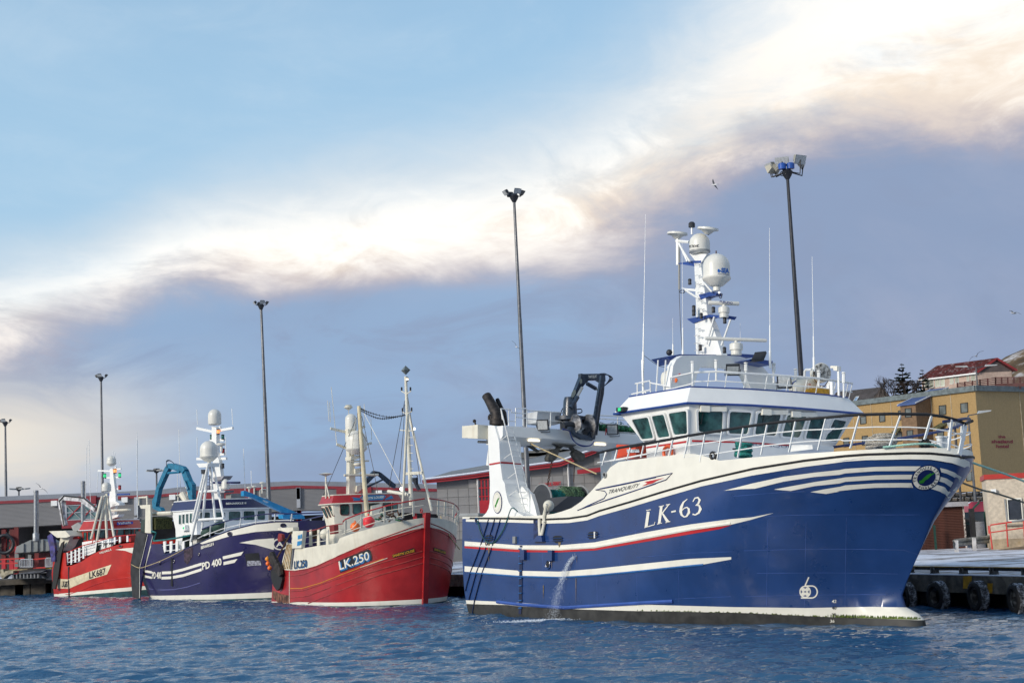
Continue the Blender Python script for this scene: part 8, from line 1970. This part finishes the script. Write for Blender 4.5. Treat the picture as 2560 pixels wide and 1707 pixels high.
top_ = q('I', 870, 480, 1000, 430, 1200, 375, 1400, 335, 1600, 305, 1750, 297, 1950, 300)
P_ = E3.path(top_); t3 = MB().tube(P_ + [Vector((21.1, 0, P_[-1].z))], .05, 6).build('side_railing', NAVY, B_k.root); MB().tube([Vector((p.x, -p.y, p.z)) for p in P_] + [Vector((21.1, 0, P_[-1].z))], .05, 6).build('side_railing', NAVY, B_k.root)
for md in ((890, 560, 1100, 480, 1300, 430, 1500, 400, 1700, 378, 1950, 375), (820, 590, 950, 520)):
    P_ = E3.path(q('I', *md)); MB().tube(P_, .03, 5).build('rail', WHITE, t3); MB().tube([Vector((p.x, -p.y, p.z)) for p in P_ if p.x > 12], .03, 5).build('rail', WHITE, t3)
for x, y0, y1 in ((970, 440, 570), (1145, 395, 500), (1325, 350, 460), (1510, 320, 415), (1730, 300, 392), (1925, 300, 385)):
    a, b = E3.pt(q1('I', x + 4, y0)), E3.pt(q1('I', x - 6, y1))
    if a and b:
        for s in (1, -1): MB().beam((a.x, a.y * s, a.z), (b.x, b.y * s, b.z), .1, .05, up=(1, 0, 0)).build('post', WHITE, t3)
for sg in ((400, 680, 560, 652, 740, 600), (400, 742, 620, 718)): lines(B_k, 'aft_rail', WHITE, .035, ('y', -3.6), 'I', sg)
lines(B_k, 'aft_railing', mat('teal_rail', (.02, .16, .16), .6, var=.3), .07, ('y', -3.6), 'I', (305, 620, 450, 605, 600, 580, 735, 550), (300, 620, 330, 520, 225, 488))
for x in (435, 510, 580, 655, 745): mk(B_k, 'stanchion', WHITE, ('y', -3.6), .08, 'I', x - 16, 625, x + 12, 620, x + 12, 740, x - 16, 780)
# masts
ym = 0
mk(B_k, 'radar_mast', WHITE, ('y', 0), .3, 'H', 1003, 310, 1058, 320, 1060, 640, 1088, 700, 1112, 890, 1110, 1160, 1010, 1160, 1018, 700, 1003, 480)
kb = (B_k.Y(q1('H', 1100, 500), 0) - B_k.Y(q1('H', 1100, 400), 0)).length / 100
radome(B_k, B_k.Y(q1('H', 1020, 275), 0), kb * 77, kb * 168, base=False); radome(B_k, B_k.Y(q1('H', 950, 665), -3), kb * 97, kb * 175)
for sg in ((812, 330, 1010, 372), (1010, 372, 1092, 318), (1085, 355, 1235, 328), (968, 470, 1132, 468), (812, 690, 890, 690), (1090, 690, 1160, 685), (1050, 640, 1138, 632)): MB().beam(*B_k.on(('y', .2), 'H', *sg), .14, .2).build('mast_arm', WHITE, B_k.root)
for c, th in (((1050, 905, 1182, 890, 1150, 935, 1060, 950), .8), ((1060, 1072, 1200, 1060, 1185, 1085, 1070, 1095), .8)): mk(B_k, 'mast_shelf', mat('grey_shelf', (.3, .3, .33), .5), ('y', 0), th, 'H', *c)
for x, y, m in ((982, 450, mat('green_glass_lamp', (.01, .12, .09), .2)), (1115, 450, mat('green_glass_lamp', (0, 0, 0))), (1120, 612, mat('red_glass_lamp', (.3, .01, .01), .2)), (1115, 790, DARK), (1063, 388, LITA)): nav_lamp(B_k, B_k.Y(q1('H', x, y + 12), 0), m, 1.5)
lines(B_k, 'radar_scanner', NAVY, .1, ('y', -.6), 'H', (1000, 970, 1312, 968)); MB().lathe(B_k.Y(q1('H', 1148, 1050), -.6), (0, 0, 1), [(.3, 0), (.36, .1), (.3, .6), (.1, .8)], 12).build('radar_pedestal', DOME, B_k.root)
MB().lathe(B_k.Y(q1('H', 1098, 530), -.4), (0, 0, 1), [(.1, -.5), (.1, -.05), (.34, 0), (.38, .14), (.2, .2)], 12).build('gps_antenna', DOME, B_k.root)
for y_, sg in ((-3.7, (945, 745, 740, 1660)), (-3.2, (935, 750, 868, 1560)), (-2.6, (960, 750, 1030, 1445)), (-2.4, (995, 750, 1135, 1430)), (-3.2, (895, 860, 760, 1420)), (-3.3, (850, 1075, 1060, 1065)), (-3.5, (790, 1408, 1130, 1388))): lines(B_k, 'mast_leg', WHITE, .1, ('y', y_), 'H', sg, n=8)
mk(B_k, 'mast_cap', WHITE, ('y', -3), .9, 'H', 865, 745, 1010, 738, 1010, 785, 900, 790); lines(B_k, 'dome_post', DOME, .16, ('y', -3), 'H', (955, 740, 955, 700))
mk(B_k, 'towing_block', DARK, ('y', -3.5), .3, 'H', 878, 815, 922, 820, 918, 870, 882, 868)
for x in (888, 958): lines(B_k, 'mast_ladder', NAVY, .03, ('y', -2.9), 'H', (x, 880, x, 1060))
for i in range(5): lines(B_k, 'rung', NAVY, .025, ('y', -2.9), 'H', (888, 895 + i * 36, 958, 895 + i * 36))
for sg in ((107, 1330, 106, 370), (620, 1150, 597, 345), (583, 1200, 582, 870), (1378, 1060, 1358, 570), (1452, 1010, 1448, 828), (818, 290, 808, 110), (1232, 290, 1220, 100), (815, 650, 812, 435), (1153, 650, 1147, 435)): lines(B_k, 'whip_antenna', WHITE, .028, ('y', -.3), 'H', sg, n=5)
for y_, c in (((-1.8), (310, 1265, 305, 1180, 330, 1130, 352, 1030, 455, 790, 500, 800, 470, 860, 385, 1050, 360, 1180, 345, 1265)), (-1.7, (455, 790, 490, 745, 540, 742, 660, 780, 690, 815, 660, 855, 500, 800)), (-1.6, (650, 850, 690, 815, 745, 950, 778, 990, 778, 1175, 740, 1170, 715, 1060)), (-1.9, (305, 1250, 345, 1245, 400, 1262, 418, 1300, 400, 1310, 320, 1280))): mk(B_k, 'knuckle_crane', TEALC, ('y', y_), .35, 'H', *c)
lines(B_k, 'hydraulic_ram', TEALC, .1, ('y', -1.9), 'H', (470, 858, 610, 845), (665, 950, 705, 1050))
for k in range(3): MB().tube(smoothpts(B_k.on(('y', -1.9), 'H', 458, 790 - k * 6, 452, 730 - k * 8, 490, 712 - k * 3, 540, 740), 5), .025, 4).build('crane_hose', HOSE, B_k.root)
mk(B_k, 'deck_crane_boom', SKYC, ('x', 13.5), .4, 'H', 1342, 1070, 1360, 1065, 1430, 1090, 2050, 1355, 2065, 1395, 1960, 1395, 1440, 1140, 1345, 1125)
mk(B_k, 'deck_crane_base', SKYC, ('x', 13.5), .6, 'H', 1790, 1345, 1875, 1350, 1880, 1400, 1800, 1390)
cs3 = Surf(B_k.mw, plane=(Vector((13.95, 0, 0)), Vector((1, 0, 0)))); cs3.text('lettering', 'THISTLELIFT', q('H', 1580, 1190, 1645, 1215, 1648, 1195, 1583, 1168), CREAM, br3, .03, bold=.03)
for (x, y) in ((645, 1130), (700, 1030), (590, 1120), (795, 1060), (1425, 1030), (1485, 1020), (1578, 975), (545, 1230)):
    b_ = B_k.Y(q1('H', x, y + 120), -1); t__ = B_k.Y(q1('H', x, y), -1); MB().tube([b_, t__], .06, 6).lathe(t__, (0, 0, 1), [(.06, -.1), (.2, 0), (.2, .06), (.05, .1)], 8).build('roof_fitting', OLDWHITE, B_k.root)
MB().tube(B_k.on(('y', -1.5), 'H', 640, 1105, 690, 1195), [.3, .22], 10).build('horn_funnel', OLDWHITE, B_k.root)
lines(B_k, 'roof_hoop', OLDWHITE, .05, ('x', xf3), 'H', (1552, 1150, 1552, 1060, 1575, 1045, 1620, 1048, 1630, 1070, 1632, 1155)); mk(B_k, 'roof_locker', GREY, ('x', xf3 - .5), -.8, 'H', 1180, 1100, 1340, 1095, 1345, 1155, 1180, 1155)
for cx_, cy_, l in ((1070, 458, 'dark green fender lying on the bow rail of the purple trawler, upper one'), (935, 525, 'dark green fender lying by the rail of the purple trawler, lower one')):
    p = B_k.Y(q1('I', cx_, cy_), -3.3); t__ = thing('fender', l, 'fender', mw=B_k.mw @ Matrix.Translation(p)); MB().lathe((-.6, 0, -.1), (1, 0, .2), [(.1, 0), (.36, .2), (.42, .5), (.42, .8), (.36, 1.1), (.1, 1.3)], 14).build('body', mat('dark_green_fender', (.02, .05, .035), .4, var=.2), t__)
rope([B_k.mw @ B_k.Y(p, -4.0) for p in q('I', 40, 895, 130, 935, 220, 915, 350, 868, 500, 800, 650, 720)], .03, ROPEB, 'thin buff rope slung along the stern of the purple trawler')

# ---------------------------------------------------------------- small red trawler LK687
HV = dict(stem=interp([(-1.5, 13.0), (0, 13.6), (3, 14.2), (6, 15.0), (8, 15.3)]), x0=lambda z: -1.75 + .24 * max(0, z), beam=interp([(-1.5, 2.9), (0, 3.1), (2, 3.3), (8, 3.3)]), entry=interp([(-1, 8), (0, 7), (3, 6), (8, 5)]),
          round=interp([(-1, 1.1), (1, 1.2), (4, 1.6)]), run=4, tuck=interp([(-1, .3), (0, .2), (2, .06), (8, 0)]), top=9, p=2.1)
V_l = Ship('small bright red trawler with a cream stripe and LK687, the leftmost boat', atz(q1('G', 508, 1475), 0) + Vector((1.0 * .574 * 3.2 - .3, 3.2 * .819 + 2.4, 0)), 36, 0, HV)
E4 = V_l.env; print('valhalla', V_l.mw.translation)
Pv = E4.path(q('G', 662, 1172, 760, 1132, 840, 1072, 950, 1012, 1100, 968, 1240, 950)); xv = E4.pt(q1('G', 616, 1100)).x; zav = E4.pt(q1('G', 596, 1050)).z
zfv = interp([(p.x, p.z) for p in Pv] + [(16, Pv[-1].z + .1)])
hv_ = V_l.shell('hull', [lambda x: -1.2, lambda x: .02 + .045 * x, lambda x: .28 + .05 * x, lambda x: zav if x < xv else zfv(x)], [GREENFOUL, CREAM, RED2], [3, 1, 10], deck_z=lambda x: 3.0 if x < 5 else 4.6, thick=.08)
STC = mat('stained_cream_stripe', (.66, .58, .40), .5, var=.15, streak=.5, dirt=(.5, .28, .06))
E4.decal('cream_stripe', q('G', 540, 1290, 640, 1296, 652, 1290, 830, 1228, 1042, 1158, 1000, 1250, 830, 1302, 652, 1380, 640, 1384, 536, 1380), STC, hv_, .02)
for t, qd4, m in (('LK687', (836, 1292, 992, 1248, 986, 1188, 834, 1228), INK), ('LK687', (578, 1370, 640, 1372, 640, 1312, 580, 1310), INK), ('VALHALLA', (930, 1062, 1045, 1026, 1042, 1006, 926, 1044), CREAM)): E4.text('registration_number' if '6' in t else 'name_lettering', t, q('G', *qd4), m, hv_, .035, bold=.02)
bandpoly(V_l, hv_, 'cream_flash', CREAM, 'G', (1075, 1020, 1160, 1008, 1250, 1000), (1075, 1020, 1170, 1030, 1242, 1056)); port_oval(E4, 'G', 1127, 988, 17, 13, hv_, VOID, RED2, 'fairlead')
V_l.strake('moulding', q('G', 520, 1430, 640, 1438, 760, 1398, 900, 1340, 1050, 1300, 1225, 1275), .04, RED2, hv_)
MB().beam(E4.pt(q1('G', 645, 1180), .04), E4.pt(q1('G', 648, 1470), .04), .16, .04, up=(0, 1, 0)).build('boarding_ladder', mat('black_ladder', (0, 0, 0)), hv_)
mk(V_l, 'stern_chafing_plate', BLACK, ('y', -3.35), .1, 'G', 590, 1010, 600, 940, 575, 960, 535, 1060, 500, 1200, 492, 1385, 520, 1388, 548, 1260, 575, 1060)
o = mk(V_l, 'trawl_door', mat('rusty_blue_trawl_door', (.05, .045, .20), .6, var=.4, vscale=3, dirt=(.14, .07, .03), dirt_amt=.45, dirt_scale=2), ('y', -3.4), .25, 'R', 792, 392, 860, 328, 885, 400, 915, 560, 922, 800, 865, 808, 835, 640); o.parent = None; o.matrix_world = V_l.mw; tag(o, 'blue and rusty trawl door hung at the stern of the leftmost red trawler', 'trawl door')
mk(V_l, 'stern_hopper', OLDWHITE, ('y', -2.8), 1.8, 'G', 535, 845, 690, 842, 735, 890, 700, 905, 610, 905); mk(V_l, 'hopper_side', OLDWHITE, ('y', -2.6), 1, 'G', 610, 905, 700, 905, 660, 990, 615, 1030, 585, 1010)
lines(V_l, 'red_pipe', RED2, .12, ('y', -2.9), 'G', (690, 912, 745, 908)); mk(V_l, 'winch', GREY, ('y', -2.2), .8, 'G', 700, 800, 760, 765, 800, 790, 770, 840, 720, 850)
yb4 = -2.7; c4 = V_l.Y(q1('G', 870, 836), yb4); xf4, zl4 = c4.x, c4.z; yr4 = min(4.5, V_l.X(q1('G', 1335, 795), xf4 + .2).y); xa4 = V_l.Y(q1('G', 738, 850), yb4).x; zt4 = V_l.X(q1('G', 1150, 742), xf4 + .2).z
print('va', xf4, yr4, xa4, zl4, zt4)
wh4, SW4 = house(V_l, 'wheelhouse', RED2, 3.0, zl4 - 1.5, zl4, plan(xa4 + .5, xf4 - .1, yb4 + .2, yr4 - .2, .4), plan(xa4 + .5, xf4 - .1, yb4 + .2, yr4 - .2, .4), plan(xa4 + .2, xf4, yb4 + .1, yr4 - .1, .5))
br4, SB4 = brow(V_l, 'wheelhouse_brow', RED2, WHITE, plan(xa4, xf4 + .1, yb4 - .05, yr4, .6), zl4, plan(xa4 + .4, xf4 - .1, yb4 + .2, yr4 - .2, .5), zt4)
wins(V_l, SW4, 'G', ((890, 838, 975, 908), (1070, 830, 1150, 890), (1165, 828, 1215, 886), (1228, 826, 1285, 882), (785, 862, 808, 930), (825, 858, 848, 926)), BLACK, .1)
mk(V_l, 'deck_house', WHITE, ('y', -2.75), .2, 'G', 775, 950, 870, 935, 1060, 915, 1060, 985, 960, 1015, 840, 1070, 775, 1080)
NBV = Surf(V_l.mw, plane=(V_l.X(q1('G', 1160, 775), xf4 + .75), Vector((1, 0, 0)))); nb_ = NBV.decal('name_board', q('G', 1090, 765, 1240, 758, 1240, 780, 1090, 790), mat('name_board_blue', (.02, .06, .4), .5), br4, .02)
NBV.text('name_lettering', 'Valhalla', q('G', 1098, 786, 1222, 776, 1222, 757, 1098, 763), CREAM, br4, .04, bold=.02)
for y_, sg in ((-3.2, (955, 520, 850, 920)), (-2.9, (982, 515, 905, 935)), (-2.4, (995, 500, 1065, 905)), (-2.6, (978, 520, 1000, 965)), (-2.9, (940, 560, 895, 750))): lines(V_l, 'mast_leg', OLDWHITE, .11, ('y', y_), 'G', sg, n=7)
mk(V_l, 'radar_mast', WHITE, ('y', 0), .25, 'G', 1035, 265, 1062, 262, 1075, 400, 1088, 500, 1090, 600, 1075, 740, 1030, 740, 1022, 600, 1035, 480)
kv = (V_l.Y(q1('G', 1100, 500), 0) - V_l.Y(q1('G', 1100, 400), 0)).length / 100
radome(V_l, V_l.Y(q1('G', 1040, 218), 0), kv * 43, kv * 74); radome(V_l, V_l.Y(q1('G', 993, 468), -2.6), kv * 43, kv * 73, base=False)
for sg in ((916, 284, 1050, 288), (1050, 290, 1085, 250), (975, 352, 1120, 345), (1085, 455, 1120, 455), (1080, 268, 1130, 268), (1010, 508, 1210, 502)): MB().beam(*V_l.on(('y', .1), 'G', *sg), .09, .14).build('mast_arm', WHITE if sg[0] != 1010 else TRIM, V_l.root)
for x, y, m in ((978, 345, LITG), (1117, 340, LITG), (1117, 455, REDTRIM), (1075, 300, LITA)): nav_lamp(V_l, V_l.Y(q1('G', x, y + 8), 0), m, 1.6)
lines(V_l, 'radar_scanner', OLDWHITE, .1, ('y', -.5), 'G', (1030, 655, 1217, 647)); 
for c in ((1070, 590, 1138, 585, 1138, 605, 1072, 612), (1025, 570, 1100, 565, 1130, 585, 1030, 640), (1045, 705, 1135, 690, 1120, 715, 1050, 740)): mk(V_l, 'mast_shelf', WHITE, ('y', -.2), .6, 'G', *c)
for sg in ((800, 560, 810, 42), (848, 740, 830, 0), (905, 480, 916, 300), (1285, 720, 1282, 0), (1060, 170, 1055, 100), (1128, 265, 1118, 195), (1078, 170, 1068, 98)): lines(V_l, 'whip_antenna', WHITE, .028, ('y', -.3), 'G', sg, n=5)
WDK = mat('white_dark_crane', (.5, .5, .52), .5, var=.4, vscale=2, dirt=(.03, .03, .05), dirt_amt=.3)
for c in ((598, 800, 572, 700, 552, 575, 560, 545, 600, 520, 605, 545, 585, 580, 600, 700, 622, 790), (590, 520, 780, 540, 790, 580, 740, 570, 600, 560), (770, 545, 800, 545, 900, 640, 888, 665, 780, 590)): mk(V_l, 'knuckle_crane', WDK, ('y', -1.8), .3, 'G', *c)
lines(V_l, 'crane_edge', BLACK, .07, ('y', -1.95), 'G', (552, 570, 600, 518, 780, 538, 905, 640), (555, 560, 600, 800))
lines(V_l, 'side_railing', RED2, .045, ('y', -3.1), 'G', (620, 1050, 700, 1015, 780, 980, 860, 960, 940, 935, 1080, 895, 1270, 880), (860, 965, 870, 920, 860, 900))
for sg in ((625, 1075, 780, 1010, 850, 990, 960, 965, 1100, 930), (625, 1110, 780, 1045, 850, 1020), (625, 1145, 780, 1080)): lines(V_l, 'rail', WHITE, .03, ('y', -3.1), 'G', sg)
for x, y0, y1 in ((628, 1050, 1165), (668, 1035, 1160), (705, 1020, 1140), (740, 1005, 1130), (780, 985, 1105), (900, 950, 1020), (960, 935, 1000), (1015, 920, 980), (1072, 905, 970), (1120, 900, 960), (1190, 890, 950)): mk(V_l, 'stanchion', WHITE, ('y', -3.1), .08, 'G', x - 7, y0, x + 7, y0 - 2, x + 7, y1 - 4, x - 7, y1)
mk(V_l, 'red_panel', RED2, ('y', -2.6), .1, 'G', 1205, 905, 1222, 904, 1222, 950, 1205, 952)
